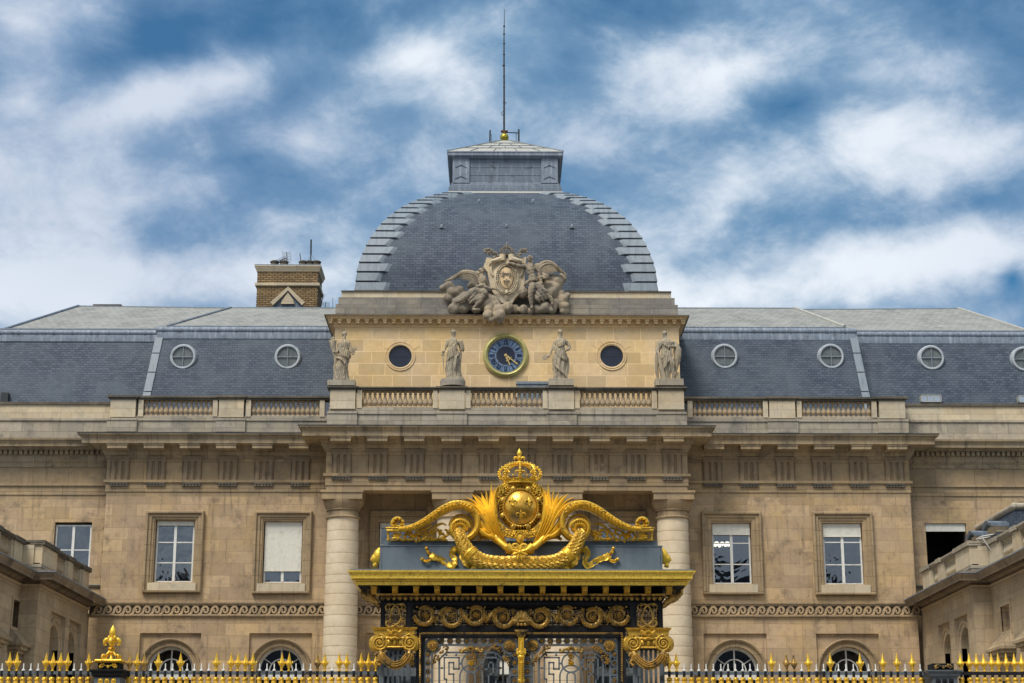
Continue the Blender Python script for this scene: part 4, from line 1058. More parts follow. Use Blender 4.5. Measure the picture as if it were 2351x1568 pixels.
# ================================================================== SIDE WINGS
def yof(u, v, X):
    """depth at which the sight line through (u,v) meets the plane x=X"""
    d = CR*((u-1175.5)/F)+CU*(-(v-784)/F)+CF
    return X/d.x*d.y
XL1, XR1 = WX(199, 1425, 90.4), WX(2120, 1425, 90.4)
def side_wing(sx):
    X1 = XL1 if sx < 0 else XR1
    side = 'left' if sx < 0 else 'right'
    th = thing('side_wing', ('lower stone wing at the left edge with black stained balustrade and consoles' if sx < 0 else
                             'lower stone wing at the right edge with slate roof, dormers and pale balustrade'), 'building', (X1, 70, 0), 'lower wings flanking the courtyard')
    JY = 80.6; X2 = X1+sx*.85; Y0 = 46.6; Y1 = 90.45
    def pth(o=0):
        """plan line of the court face, offset o into the court"""
        a, b = X1-sx*o, X2-sx*o
        L = [(b, Y0), (b, JY-o), (a, JY-o), (a, Y1)]
        return L if sx < 0 else L[::-1]
    g = lambda v: WZ(v, 90.4, 220)
    zc_t, zar_t, zar_b = g(1376.5), g(1397), g(1409)
    # openings: (y0, y1) in depth, per face
    b = MB()
    zarc_top = None
    def xface(i): return X1 if i else X2
    # arched panels on the near-main part; (panel v top) measured on the photograph
    if sx < 0: A = [(114, 148), (157, 184.5)]; N = [(28, 50)]; zpan = WZ(1416, yof(148, 1416, X1), 148); nz = WZ(1384, yof(50, 1384, X2), 50), WZ(1447, yof(50, 1447, X2), 50)
    else: A = [(2154, 2182), (2192.5, 2224)]; N = [(2298, 2320)]; zpan = WZ(1430, yof(2182, 1430, X1), 2182)+.12; nz = WZ(1394, yof(2298, 1394, X2), 2298), WZ(1453, yof(2298, 1453, X2), 2298)
    holes = []
    for ua, ub in A:
        ya, yb_ = sorted((yof(ua, 1470, X1), yof(ub, 1470, X1))); holes.append((ya, yb_, .3, zpan, .22))
    zpt = holes[0][3]
    nich = []
    for ua, ub in N:
        ya, yb_ = sorted((yof(ua, 1400, X2), yof(ub, 1400, X2))); nich.append((ya, yb_, nz[1], nz[0], .30))
    nich.append((nich[0][0]-4.3, nich[0][1]-4.3, nich[0][2], nich[0][3], .30))
    def wallx(X, y0, y1, z0, z1, hs):
        ys = sorted(set([y0, y1]+[h[0] for h in hs]+[h[1] for h in hs])); zs = sorted(set([z0, z1]+[h[2] for h in hs]+[h[3] for h in hs]))
        m = MB(); s = sx
        for i in range(len(ys)-1):
            for j in range(len(zs)-1):
                cy_, cz = (ys[i]+ys[i+1])/2, (zs[j]+zs[j+1])/2
                if any(h[0] < cy_ < h[1] and h[2] < cz < h[3] for h in hs): continue
                m.quad((X, ys[i], zs[j]), (X, ys[i+1], zs[j]), (X, ys[i+1], zs[j+1]), (X, ys[i], zs[j+1]))
        for h in hs:
            a0, a1, c0, c1, d = h; e = X+s*d
            m.quad((X, a0, c0), (e, a0, c0), (e, a0, c1), (X, a0, c1)); m.quad((X, a1, c0), (e, a1, c0), (e, a1, c1), (X, a1, c1)); m.quad((X, a0, c1), (X, a1, c1), (e, a1, c1), (e, a0, c1)); m.quad((X, a0, c0), (X, a1, c0), (e, a1, c0), (e, a0, c0))
        return m
    m = wallx(X1, JY, Y1+.4, 0, zar_b+.02, holes)
    m.quad((X1, JY, 0), (X2, JY, 0), (X2, JY, zar_b+.02), (X1, JY, zar_b+.02))
    m2 = wallx(X2, Y0, JY, 0, zar_b+.02, nich)
    m.v += []; n0 = len(m.v); m.v += m2.v; m.f += [[i+n0 for i in f] for f in m2.f]
    m.quad((X2, Y0, 0), (X2+sx*12, Y0, 0), (X2+sx*12, Y0, zar_b), (X2, Y0, zar_b))
    m.build('wall', M['wing'], th)
    MB().box(*sorted((X2+sx*.35, X2+sx*12)), Y0+.1, Y1, 0, zar_b-.05).build('inner_mass', M['room'], th)
    for h in nich:
        MB().quad((X2+sx*.3, h[0], h[2]), (X2+sx*.3, h[1], h[2]), (X2+sx*.3, h[1], h[3]), (X2+sx*.3, h[0], h[3])).build('niche', M['wing'], th)
        fr = MB(); w_ = .16
        for (a0, a1, c0, c1) in ((h[0]-w_, h[0], h[2]-w_, h[3]+w_), (h[1], h[1]+w_, h[2]-w_, h[3]+w_), (h[0], h[1], h[3], h[3]+w_), (h[0], h[1], h[2]-w_, h[2])):
            x0, x1 = sorted((X2-sx*.05, X2+sx*.05)); fr.box(x0, x1, a0, a1, c0, c1)
        fr.build('niche_frame', M['wing'], th)
        # console hood below
        cyy = (h[0]+h[1])/2; hz = h[2]-1.30
        hd = MB()
        for o, zz0, zz1, hw in ((.72, hz+.40, hz+.52, 1.25), (.60, hz+.24, hz+.40, 1.15), (.45, hz+.08, hz+.24, 1.02), (.30, hz-.1, hz+.08, .9)):
            x0, x1 = sorted((X2-sx*o, X2+sx*.02)); hd.box(x0, x1, cyy-hw, cyy+hw, zz0, zz1-.003)
        x0 = X2-sx*.70; hd.add([(x0, cyy-1.23, hz+.52), (x0, cyy+1.23, hz+.52), (X2, cyy+1.23, hz+.52), (X2, cyy-1.23, hz+.52), (X2, cyy-.75, hz+1.25), (X2, cyy+.75, hz+1.25)], [(0,1,5,4), (0,4,3), (1,2,5), (2,3,4,5)])
        x0, x1 = sorted((X2-sx*.22, X2+sx*.02)); hd.box(x0, x1, cyy-.8, cyy+.8, hz-4.2, hz-.1)
        hd.build('console_hood', M['corn'], th)
        x0, x1 = sorted((X2-sx*.26, X2-sx*.20)); MB().box(x0, x1, cyy-.4, cyy+.4, hz-4.0, hz-.9).build('niche', M['dark'], th)
    for (ya, yb_, c0, c1, d_) in holes:
        # arch inside sunk panel, built as on the main front but facing the court
        X = X1+sx*.22; cyy = (ya+yb_)/2; rg = (yb_-ya)/2-.31; zc = c1-.52-rg; pn = MB(); n = 18
        P_ = [(cyy+rg*cos(pi*i/n), zc+rg*sin(pi*i/n)) for i in range(n+1)]
        for i in range(n):
            (p, q), (r, s) = P_[i], P_[i+1]
            pn.quad((X, p, q), (X, p, c1), (X, r, c1), (X, r, s)); pn.quad((X, p, q), (X, r, s), (X+sx*.9, r, s), (X+sx*.9, p, q))
        for s_ in (-1, 1):
            e = ya if s_ < 0 else yb_
            pn.quad((X, cyy+s_*rg, c0), (X, e, c0), (X, e, c1), (X, cyy+s_*rg, c1)); pn.quad((X, cyy+s_*rg, c0), (X+sx*.9, cyy+s_*rg, c0), (X+sx*.9, cyy+s_*rg, zc), (X, cyy+s_*rg, zc))
        pn.build('arch_panel', M['wing'], th)
        av = MB(); pr = [(rg, .25), (rg, -.03), (rg+.1, -.06), (rg+.12, -.03), (rg+.20, -.05), (rg+.22, -.11), (rg+.29, -.12), (rg+.30, .02)]
        k = len(pr); vs = [(X-sx*(-d), cyy+r*cos(pi*i/24), zc+r*sin(pi*i/24)) for i in range(25) for r, d in pr]
        av.add(vs, [(i*k+q, i*k+q+1, (i+1)*k+q+1, (i+1)*k+q) for i in range(24) for q in range(k-1)])
        for s_ in (-1, 1):
            for q in range(k-1):
                (r0, d0), (r1, d1) = pr[q], pr[q+1]; av.quad((X+sx*d0, cyy+s_*r0, c0), (X+sx*d1, cyy+s_*r1, c0), (X+sx*d1, cyy+s_*r1, zc), (X+sx*d0, cyy+s_*r0, zc))
        av.build('archivolt', M['wing'], th, smooth=True)
        wn = MB(); xw = X+sx*.62
        wn.tube([(xw, cyy+(rg-.04)*cos(pi*i/16), zc+(rg-.04)*sin(pi*i/16)) for i in range(17)], .07, 6)
        for s_ in (-1, 0, 1): wn.tube([(xw, cyy+s_*(rg-.05), c0), (xw, cyy+s_*(rg-.05), zc+(rg*.97 if s_ == 0 else 0))], .045, 5)
        for s_ in (-1, 1): wn.tube([(xw, cyy, zc), (xw, cyy+s_*rg*.68, zc+rg*.68)], .03, 5)
        for q in range(0, 5): wn.tube([(xw, cyy-rg, zc-q*.75), (xw, cyy+rg, zc-q*.75)], .03, 5)
        wo = wn.build('arched_window', M['frame'], th)
        g2 = MB(); g2.add([(xw+sx*.03, cyy+rg*cos(pi*i/20), zc+rg*sin(pi*i/20)) for i in range(21)], [tuple(range(21))]); g2.quad((xw+sx*.03, cyy-rg, c0), (xw+sx*.03, cyy+rg, c0), (xw+sx*.03, cyy+rg, zc), (xw+sx*.03, cyy-rg, zc))
        g2.build('pane', M['glass'], wo)
        x0, x1 = sorted((xw+sx*.3, xw+sx*.35)); MB().box(x0, x1, cyy-rg-.1, cyy+rg+.1, c0, zc+rg+.1).build('room_wall', M['dark'], wo)
    # entablature, cornice
    MB().sweep(pth(), [(-.3, zar_b), (.04, zar_b), (.04, zar_b+.2), (.07, zar_b+.2), (.07, zar_t-.06), (.12, zar_t-.03), (.12, zar_t), (-.3, zar_t)]).build('architrave', M['wing'], th)
    ct = zc_t
    MB().sweep(pth(), [(-.3, zar_t-.01), (.05, zar_t-.01), (.08, zar_t+.12), (.2, zar_t+.20), (.22, zar_t+.42), (.34, zar_t+.46), (.38, zar_t+.56), (.78, zar_t+.58), (.78, ct-.34), (.80, ct-.26), (.90, ct-.08), (.92, ct), (-.3, ct+.06)]).build('cornice', M['wcorn'], th)
    MB().sweep(pth(), [(.90, ct-.02), (.94, ct-.01), (.94, ct+.03), (-.3, ct+.1)]).build('cornice_flashing', M['lead'], th)
    dn = MB(); y = Y0+.3
    while y < Y1-.2:
        X = X2 if y < JY else X1
        x0, x1 = sorted((X-sx*.20, X-sx*.34)); dn.box(x0, x1, y, y+.16, zar_t+.24, zar_t+.42); y += .26
    for i in range(3):
        xx = X1+sx*(.1+i*.27); x0, x1 = sorted((xx, xx+sx*.15)); dn.box(x0, x1, JY-.34, JY-.2, zar_t+.24, zar_t+.42)
    dn.build('dentil_course', M['wcorn'], th)
    # balustrade: plinth, rail, pedestals, balusters
    zp0, zp1 = ct+.05, WZ(1346, 89.2, 205); zr0, zr1 = WZ(1309, 89.2, 205), WZ(1299, 89.2, 205)
    pb_ = pth(-.05)
    B = MB().sweep(pb_, [(-.5, zp0), (.06, zp0), (.06, zp1-.22), (.10, zp1-.20), (.10, zp1-.08), (.0, zp1-.06), (.0, zp1), (-.5, zp1)]).build('balustrade', M['plinth'], th)
    MB().sweep(pb_, [(-.45, zr0), (0, zr0), (0, zr0+.07), (.06, zr0+.09), (.10, zr0+.14), (.10, zr1), (-.5, zr1)]).build('rail', M['soot' if sx < 0 else 'plinth'], B)
    md = 'para'
    def ped(y0, y1, X, o=.06):
        x0, x1 = sorted((X-sx*o, X+sx*.48)); q = MB().box(x0, x1, y0, y1, zp1-.05, zr0+.01); q.build('pedestal', M['para'], B)
        x0, x1 = sorted((X-sx*(o+.10), X+sx*.5)); MB().box(x0, x1, y0-.08, y1+.08, zr0+.02, zr1+.015).build('pedestal_cap', M['soot' if sx < 0 else 'plinth'], B)
    Xb, Xb2 = X1+sx*.05, X2+sx*.05
    vv = 1330
    if sx < 0: U = [203, 187, 164, 152, 124.5]; U2 = [48, 15]
    else: U = [2124, 2137, 2157, 2165, 2200]; U2 = [2337, 2375]
    Y = [yof(u, vv, Xb) for u in U]
    Y[0] = min(Y[0], 90.0)
    sp = lambda a, b, k: [(k, a+(i+.5)*(b-a)/max(1, int(abs(b-a)/.29)), zp1) for i in range(max(1, int(abs(b-a)/.29)))]
    hb = zr0-zp1
    # pattern in depth: end pedestal, bay, pedestal, bay, corner pedestal | recess
    e0, e1, p0, p1, c0_ = sorted(Y, reverse=True)
    ped(e1, e0+.3, Xb); ped(p1, p0, Xb); ped(JY-.0+.05, c0_, Xb, .08)
    pts = sp(e1-.25, p0+.25, Xb+sx*.22)+sp(p1-.25, c0_+.25, Xb+sx*.22)
    for a in (e1-.12, p0+.12, p1-.12, c0_+.12):
        x0, x1 = sorted((Xb+sx*.02, Xb+sx*.4)); MB().box(x0, x1, a-.11, a+.11, zp1-.05, zr0).build('pedestal', M['para'], B)
    x0, x1 = sorted((Xb+sx*.3, Xb2+sx*.1)); MB().box(x0, x1, JY-.02, JY+.3, zp0+.05, zr0+.01).build('pedestal', M['para'], B)
    y = JY-1.5; ped(y, JY-.06, Xb2, .05)
    while y > 50:
        bay = 2.35
        pts += sp(y-.28, y-bay+.28, Xb2+sx*.22)
        for a in (y-.12, y-bay+.12):
            x0, x1 = sorted((Xb2+sx*.02, Xb2+sx*.4)); MB().box(x0, x1, a-.11, a+.11, zp1-.05, zr0).build('pedestal', M['para'], B)
        ped(y-bay-.75, y-bay, Xb2, .05); y -= bay+.75
        if y < 66: break
    balusters(B, pts, hb, 'balu' if sx < 0 else 'para')
    MB().box(*sorted((X2+sx*.4, X2+sx*12)), Y0, Y1+1, zp0-.1, zp0+.1).build('flat_roof', M['lead_dark'], th)
    if sx > 0:
        # mansard with dormers, set back behind the balustrade
        def pr_(o):
            a, b = X1+sx*o, X2+sx*(o+.3); jy = 79.2
            return [(b, 60), (b, jy), (a, jy), (a, 85.5)][::-1]
        zr_b0, zr_t0 = zp0, WZ(1166, 79.2, 2280)
        b = MB(); k0, k1 = pr_(1.25), pr_(1.8)
        for i in range(3): b.quad((*k0[i], zr_b0), (*k0[i+1], zr_b0), (*k1[i+1], zr_t0), (*k1[i], zr_t0))
        b.quad((*k0[0], zr_b0), (*k1[0], zr_t0), (k1[0][0]+5, 85.5, zr_t0), (k0[0][0]+5, 85.5, zr_b0))
        mr = b.build('mansard_roof', M['slate'], th)
        r = MB()
        for i in range(3): r.tube([(*k1[i], zr_t0+.08), (*k1[i+1], zr_t0+.08)], .15, 10)
        for p in k1: r.ell((*p, zr_t0+.08), .17, 10, 8)
        r.build('lead_roll', M['plinth'], mr, smooth=True)
        b = MB()
        for i in range(3): b.quad((*k1[i], zr_t0+.15), (*k1[i+1], zr_t0+.15), (k1[i+1][0]+3.2, k1[i+1][1]+.6*(i != 2), zr_t0+.85), (k1[i][0]+3.2, k1[i][1]+.6*(i != 3), zr_t0+.85))
        b.build('upper_slope', M['slate_top'], mr)
        for yd, Xd in ((83.5, X1+1.15), (80.6, X1+1.15), (75.4, X2+1.5), (71.6, X2+1.5)):
            d = MB(); h0, h1 = zp0, zr_t0-.55
            d.box(Xd, Xd+1.6, yd-.55, yd-.42, h0, h1).box(Xd, Xd+1.6, yd+.42, yd+.55, h0, h1).box(Xd+.0, Xd+.1, yd-.42, yd+.42, h0, h0+.9)
            dd = d.build('dormer', M['lead_dark'], th)
            # curved hood
            hp = [(yd-.76, h1-.02), (yd-.62, h1-.02), (yd-.45, h1+.04), (yd-.2, h1+.14), (yd, h1+.17), (yd+.2, h1+.14), (yd+.45, h1+.04), (yd+.62, h1-.02), (yd+.76, h1-.02)]
            poly = hp+[(a, c-.16) for a, c in hp[::-1]]
            n = len(hp); q = MB()
            vs = [(Xd-.35, a, c) for a, c in hp]+[(Xd+.75, a, c) for a, c in hp]+[(Xd-.30, a, c-.16) for a, c in hp]+[(Xd+.75, a, c-.16) for a, c in hp]
            q.add(vs, [(i, i+1, n+i+1, n+i) for i in range(n-1)]+[(2*n+i, 3*n+i, 3*n+i+1, 2*n+i+1) for i in range(n-1)]+[(i, 2*n+i, 2*n+i+1, i+1) for i in range(n-1)]+[(0, n, 3*n, 2*n), (n-1, 3*n-1, 4*n-1, 2*n-1)])
            q.build('dormer_hood', M['lead_dark'], dd)
            MB().sweep([(Xd+1.5, yd-.6), (Xd+.02, yd-.6), (Xd+.02, yd+.6), (Xd+1.5, yd+.6)][::-1], [(-.05, h1-.45), (.03, h1-.42), (.05, h1-.3), (.12, h1-.22), (.14, h1-.1), (-.05, h1-.08)]).build('dormer_cornice', M['para'], dd)
            MB().quad((Xd+.12, yd-.42, h0+.8), (Xd+.12, yd+.42, h0+.8), (Xd+.12, yd+.42, h1), (Xd+.12, yd-.42, h1)).build('pane', M['pane_dark'], dd)
            if yd > 78:
                aw = MB()
                aw.tube([(Xd-.70, yd-.42, h1-.62), (Xd-.10, yd-.42, h0+.75)], .025, 5).tube([(Xd-.70, yd+.42, h1-.62), (Xd-.10, yd+.42, h0+.75)], .025, 5)
                aw.tube([(Xd-.05, yd-.42, h1-.5), (Xd-.70, yd-.42, h1-.62)], .03, 5).tube([(Xd-.70, yd-.42, h1-.62), (Xd-.70, yd+.42, h1-.62)], .03, 5).tube([(Xd-.05, yd+.42, h1-.5), (Xd-.70, yd+.42, h1-.62)], .03, 5)
                aw.build('awning_frame', M['white_paint'], dd)
    return th
side_wing(-1); side_wing(1)

# ================================================================== CLOCK
cx, cz = W(1161, 815.5, YA-.1)
R = 1.225
clk = thing('wall_clock', 'round blue wall clock with roman numerals, gilt hands and pale gold rim', 'clock', (cx, YA, cz))
yy = YA-.02
M['brass'] = metal_paint('pale_brass', (.47,.43,.17), (.40,.37,.15), (.20,.21,.10), .42, .35, bs=.1, a3=.6, b3=.8)
MB().ringprof(cx, cz, [(R, yy+.02), (R, yy-.06), (R-.02, yy-.10), (R-.06, yy-.12), (R-.10, yy-.16), (R-.15, yy-.18), (R-.20, yy-.16), (R-.22, yy-.12), (R-.24, yy-.12), (R-.27, yy-.08), (R-.285, yy-.03)], 64).build('rim', M['brass'], clk, smooth=True)
M['dial'] = plain('dial_blue', (.155,.245,.40), .45, nz=5, amt=.12); M['dial_dark'] = plain('dial_navy', (.018,.026,.055), .4); M['num'] = plain('numeral_blue', (.004,.014,.045), .5)
M['dialline'] = plain('dial_bronze', (.09,.085,.055), .5)
face = MB().disc(cx, cz, .945, yy-.02, 64).build('dial', M['dial'], clk)
MB().disc(cx, cz, .487, yy-.028, 48).build('dial_centre', M['dial_dark'], clk)
ln = MB().ring(cx, cz, .485, .51, yy-.036, yy-.02, 48).ring(cx, cz, .925, .945, yy-.036, yy-.02, 64)
for i in range(12):
    a = radians(15+30*i); s, c_ = sin(a), cos(a); ln.ribbon([(cx+.5*s, cz+.5*c_), (cx+.935*s, cz+.935*c_)], .028, yy-.035, yy-.02)
ln.build('dial_line', M['dialline'], clk)
ROM = ['XII', 'I', 'II', 'III', 'IIII', 'V', 'VI', 'VII', 'VIII', 'IX', 'X', 'XI']
for i, s in enumerate(ROM):
    a = radians(30*i); ca, sa = cos(a), sin(a)
    nb = MB(); wd = {'I': .062, 'V': .135, 'X': .135}; tot = sum(wd[q] for q in s); x = -tot/2; h = .112; rc = .725
    def seg(x0, z0, x1, z1, w_):
        nb.ribbon([(cx+(x0)*ca+(rc+z0)*sa, cz-(x0)*sa+(rc+z0)*ca), (cx+(x1)*ca+(rc+z1)*sa, cz-(x1)*sa+(rc+z1)*ca)], w_, yy-.045, yy-.022)
    for q in s:
        w_ = wd[q]; m_ = x+w_/2
        if q == 'I': seg(m_, -h, m_, h, .034)
        elif q == 'V': seg(x+.03, h, m_+.005, -h, .036); seg(x+w_-.025, h, m_-.0, -h, .014)
        else: seg(x+.025, h, x+w_-.025, -h, .036); seg(x+w_-.025, h, x+.025, -h, .014)
        x += w_
    seg(-tot/2+.005, h, tot/2-.005, h, .012); seg(-tot/2+.005, -h, tot/2-.005, -h, .012)
    nb.build('numeral', M['num'], clk)
    db = MB()
    for k in (-2, -1, 1, 2):
        aa = a+radians(6*k); db.disc(cx+.878*sin(aa), cz+.878*cos(aa), .016, yy-.024, 8, yy-.032)
    p = Vector((cx+.878*sa, 0, cz+.878*ca)); e = .045
    db.prism([(p.x+e*sa, p.z+e*ca), (p.x+.027*ca, p.z-.027*sa), (p.x-e*sa, p.z-e*ca), (p.x-.027*ca, p.z+.027*sa)], yy-.034, yy-.024)
    db.build('minute_mark', M['num'], clk)
M['hand'] = plain('gilt_hand', (.75,.56,.22), .45, .2, amt=.1)
def hand(ang, L_, w_, y):
    s, c_ = sin(ang), cos(ang); b = MB()
    q = lambda l, o=0: (cx+l*s+o*c_, cz+l*c_-o*s)
    b.ribbon([q(.08), q(.2, .0), q(.34), q(L_-.16)], [w_*.5, w_*1.0, w_*1.15, w_*.5, w_*.7], y-.02, y)
    b.ribbon([q(.30, -.07), q(.30, .07)], .045, y-.022, y-.002).prism([q(L_), q(L_-.17, .06), q(L_-.12), q(L_-.17, -.06)], y-.02, y)
    for o in (-.075, .075): b.disc(*q(.30, o), .028, y-.022, 8, y)
    b.ring(*q(.16), .03, .065, y-.024, y-.002, 14)
    return b.build('hand', M['hand'], clk)
hand(atan2(105, -252)*1.0, .60, .075, yy-.06); hand(atan2(335, -255), .85, .075, yy-.085)
MB().disc(cx, cz, .082, yy-.03, 20, yy-.115).disc(cx, cz, .05, yy-.11, 16, yy-.13).build('hub', M['hand'], clk)

# lead tray behind the third statue
b = MB(); x0, zz = W(1187, 884, YA-.6); x1, _ = W(1262, 884, YA-.6)
lt = MB().box(x0, x1, YA-.75, YA-.35, zCt+.1, zz+.02).box(x0-.05, x1, YA-.80, YA-.30, zz+.02, zz+.16).build('lead_box', M['lead_pale'], None); tag(lt, 'long low lead covered box on the terrace under the clock, left of the mirror statue', 'box')

# ================================================================== MAST, AERIALS
bx, bz = W(1158, 315.5, YC)
mast = thing('roof_mast', 'tall thin mast rising from a gilded ball on top of the lantern', 'mast', (bx, YC, zap))
MB().ell((bx, YC, bz), .27, 24, 16).build('ball', gold('tarnished_ball', (.42,.40,.05), .6, .45, .7, .3, .7, (.10,.07,.02), 2.2), mast, smooth='all')
mz = lambda v: WZ(v, YC, 1158)
b = MB(); pts = [(bx-.02, YC, mz(306)), (bx-.02, YC, mz(200)), (bx-.03, YC, mz(120)), (bx-.03, YC, mz(75)), (bx+.0, YC, mz(21))]
b.tube(pts, [.062, .055, .045, .032, .014], 8)
for v in (296, 281, 262, 236, 200, 175, 150, 125, 100, 78, 60): b.lathe([(.06, -.03), (.075, 0), (.06, .03)], (bx-.025, YC, mz(v)), 8)
b.tube([(bx-.06, YC, mz(254)), (bx-.2, YC, mz(261)), (bx-.08, YC, mz(266))], .02, 5).tube([(bx-.05, YC, mz(146)), (bx-.13, YC, mz(151)), (bx-.06, YC, mz(153))], .025, 5).tube([(bx-.02, YC, mz(232)), (bx+.12, YC, mz(236)), (bx, YC, mz(241))], .018, 5)
b.build('pole', M['cable'], mast)
MB().box(bx-.22, bx+.22, YC-.12, YC+.12, mz(303), mz(300.5)).lathe([(.12, 0), (.12, .12), (.07, .2)], (bx, YC, mz(306.5)), 12).build('collar', M['rust'], mast)
rx = WX(1191, 310, YC)
MB().tube([(rx, YC, mz(327)), (rx, YC, mz(297))], .055, 6).tube([(rx-.16, YC, mz(327)), (rx-.16, YC, mz(306))], .02, 5).tube([(bx, YC, mz(304)), (rx, YC, mz(305))], .035, 5).build('side_post', M['cable'], mast)
lx = WX(1124.5, 310, YC)
rod = MB().tube([(lx, YC+.2, mz(331)), (lx+.02, YC+.2, mz(296))], .05, 6).tube([(lx+.13, YC+.2, mz(331)), (lx+.10, YC+.2, mz(306))], .014, 4).build('lightning_rod', M['cable'], None); tag(rod, 'short dark rod standing left of the gilded ball on the lantern', 'rod')
# aerials on and beside the chimney
yk2 = yk+1.2; k = lambda x, y: (lambda q: (q[0], q[1]))(W((980+x*.2041)/1.7422, (940+y*.2041)/1.7422, yk2))
def rodp(b, pts, r): b.tube([(q[0], yk2+(p[2] if len(p) > 2 else 0), q[1]) for p in pts for q in [k(p[0], p[1])]], r, 5)
b = MB(); rodp(b, [(728, 625), (728, 480)], .035); rodp(b, [(728, 550), (770, 520), (778, 460)], .02)
ae = thing('tv_aerial', 'television aerial with gridded reflector on the brick chimney', 'aerial', (k(728, 625)[0], yk2, k(728, 625)[1]))
b.build('mast', M['cable'], ae)
b = MB(); rodp(b, [(815, 415, .3), (620, 580, -.5)], .022)
for i in range(14):
    f = i/13; x, y, dd = lerp(800, 625, f), lerp(428, 578, f), lerp(.27, -.48, f)
    rodp(b, [(x-28, y-18, dd-.25), (x+28, y+18, dd+.25)], .008)
b.build('boom', M['cable'], ae)
b = MB(); rodp(b, [(800, 310, .3), (815, 420, .3), (798, 540, .3)], .02)
for i in range(10):
    f = i/9; rodp(b, [(lerp(712, 888, f), lerp(298, 312, f), .3+abs(f-.5)*-.3), (lerp(728, 905, f), lerp(405, 410, f), .3)], .006); rodp(b, [(lerp(728, 905, f), lerp(405, 410, f), .3), (lerp(740, 880, f), lerp(530, 552, f), .3)], .006)
for y in (300, 340, 380, 440, 490, 540): rodp(b, [(lerp(712, 740, (y-300)/240), y, .3), (lerp(890, 880, (y-300)/240), y+10, .3)], .006)
b.build('reflector', M['cable'], ae)
b = MB(); rodp(b, [(1105, 610), (1076, 355)], .028); q = k(1105, 610); o = b.build('aerial_rod', M['cable'], None); tag(o, 'short leaning rod on the chimney between the aerial and the tall pole', 'rod')
b = MB(); rodp(b, [(1291, 580), (1293, 360)], .035); rodp(b, [(1293, 380), (1297, 90)], .058)
for p in ((1205, 580), (1255, 580), (1450, 610)): rodp(b, [(1290, 370), (p[0], p[1])], .008)
o = b.build('aerial_pole', M['cable'], None); tag(o, 'tallest dark pole on the chimney, held by guy wires', 'pole')
b = MB(); rodp(b, [(1482, 1445), (1528, 1170)], .03)
for x, y, w_ in ((1524, 1165, 58), (1520, 1190, 45), (1518, 1215, 50), (1512, 1240, 35), (1508, 1262, 35), (1490, 1330, 60), (1486, 1355, 55)): rodp(b, [(x-w_, y-8), (x+w_, y+10)], .010)
o = b.build('tv_aerial', M['cable'], None); tag(o, 'small comb shaped aerial leaning just right of the chimney', 'aerial')
b = MB(); rodp(b, [(1572, 1440), (1580, 1320)], .02); rodp(b, [(1530, 1445), (1575, 1415)], .03)
for i in range(7): rodp(b, [(1515, 1300+i*22), (1665, 1325+i*18)], .005); rodp(b, [(1515+i*25, 1300+i*4), (1520+i*22, 1420)], .005)
o = b.build('tv_aerial', M['cable'], None); tag(o, 'faint grid aerial low behind the ridge, right of the comb aerial', 'aerial')
b = MB(); rodp(b, [(1720, 1440), (1720, 1228)], .018); o = b.build('aerial_rod', M['lead'], None); tag(o, 'thin grey rod on the ridge close to the attic', 'rod')

# ================================================================== STATUES
from mathutils import Euler
def loft(b, rings, n=28, folds=0, amp=.0, tw=0.0, ph=0.0):
    vs = []
    for r in rings:
        z_, x, y, rx_, ry_ = r[:5]; am = r[5] if len(r) > 5 else amp
        for i in range(n):
            a = 2*pi*i/n; k_ = 1+am*(sin(folds*a+ph+tw*z_)+.5*sin((folds*1.7)*a+ph*2-tw*1.4*z_))
            vs.append((x+rx_*cos(a)*k_, y+ry_*sin(a)*k_, z_))
    m = len(rings)
    b.add(vs, [(j*n+i, j*n+(i+1) % n, (j+1)*n+(i+1) % n, (j+1)*n+i) for j in range(m-1) for i in range(n)]+[tuple(range(n))[::-1], tuple((m-1)*n+i for i in range(n))])
def arm(b, pts, r0=.032, r1=.02, y0=0):
    b.tube(cat([(p[0], p[2] if len(p) > 2 else y0, p[1]) for p in pts], 4), [r0, (r0+r1)/2*1.02, r1], 10)
def hand_(b, p, d, cl=.6):
    """palm with five separate bent fingers, thumb from its side"""
    p = Vector(p); d = Vector(d).normalized(); s = d.cross(Vector((0, -1, 0)))
    if s.length < .1: s = Vector((1, 0, 0))
    s.normalize(); b.ell(p+d*.012, (.020, .014, .022), 8, 6)
    for i, L_ in enumerate((.030, .035, .033, .026)):
        o = s*(i-1.5)*.0095; q = p+d*.028+o; b.tube([q-d*.012, q+d*L_*.5+Vector((0, -.004, 0)), q+d*L_*.8+Vector((0, .008*cl, -.012*cl))], [.0056, .0052, .0042], 6)
    q = p+s*-.018; b.tube([q, q+s*-.012+d*.014, q+s*-.010+d*.028], [.007, .006, .005], 6)
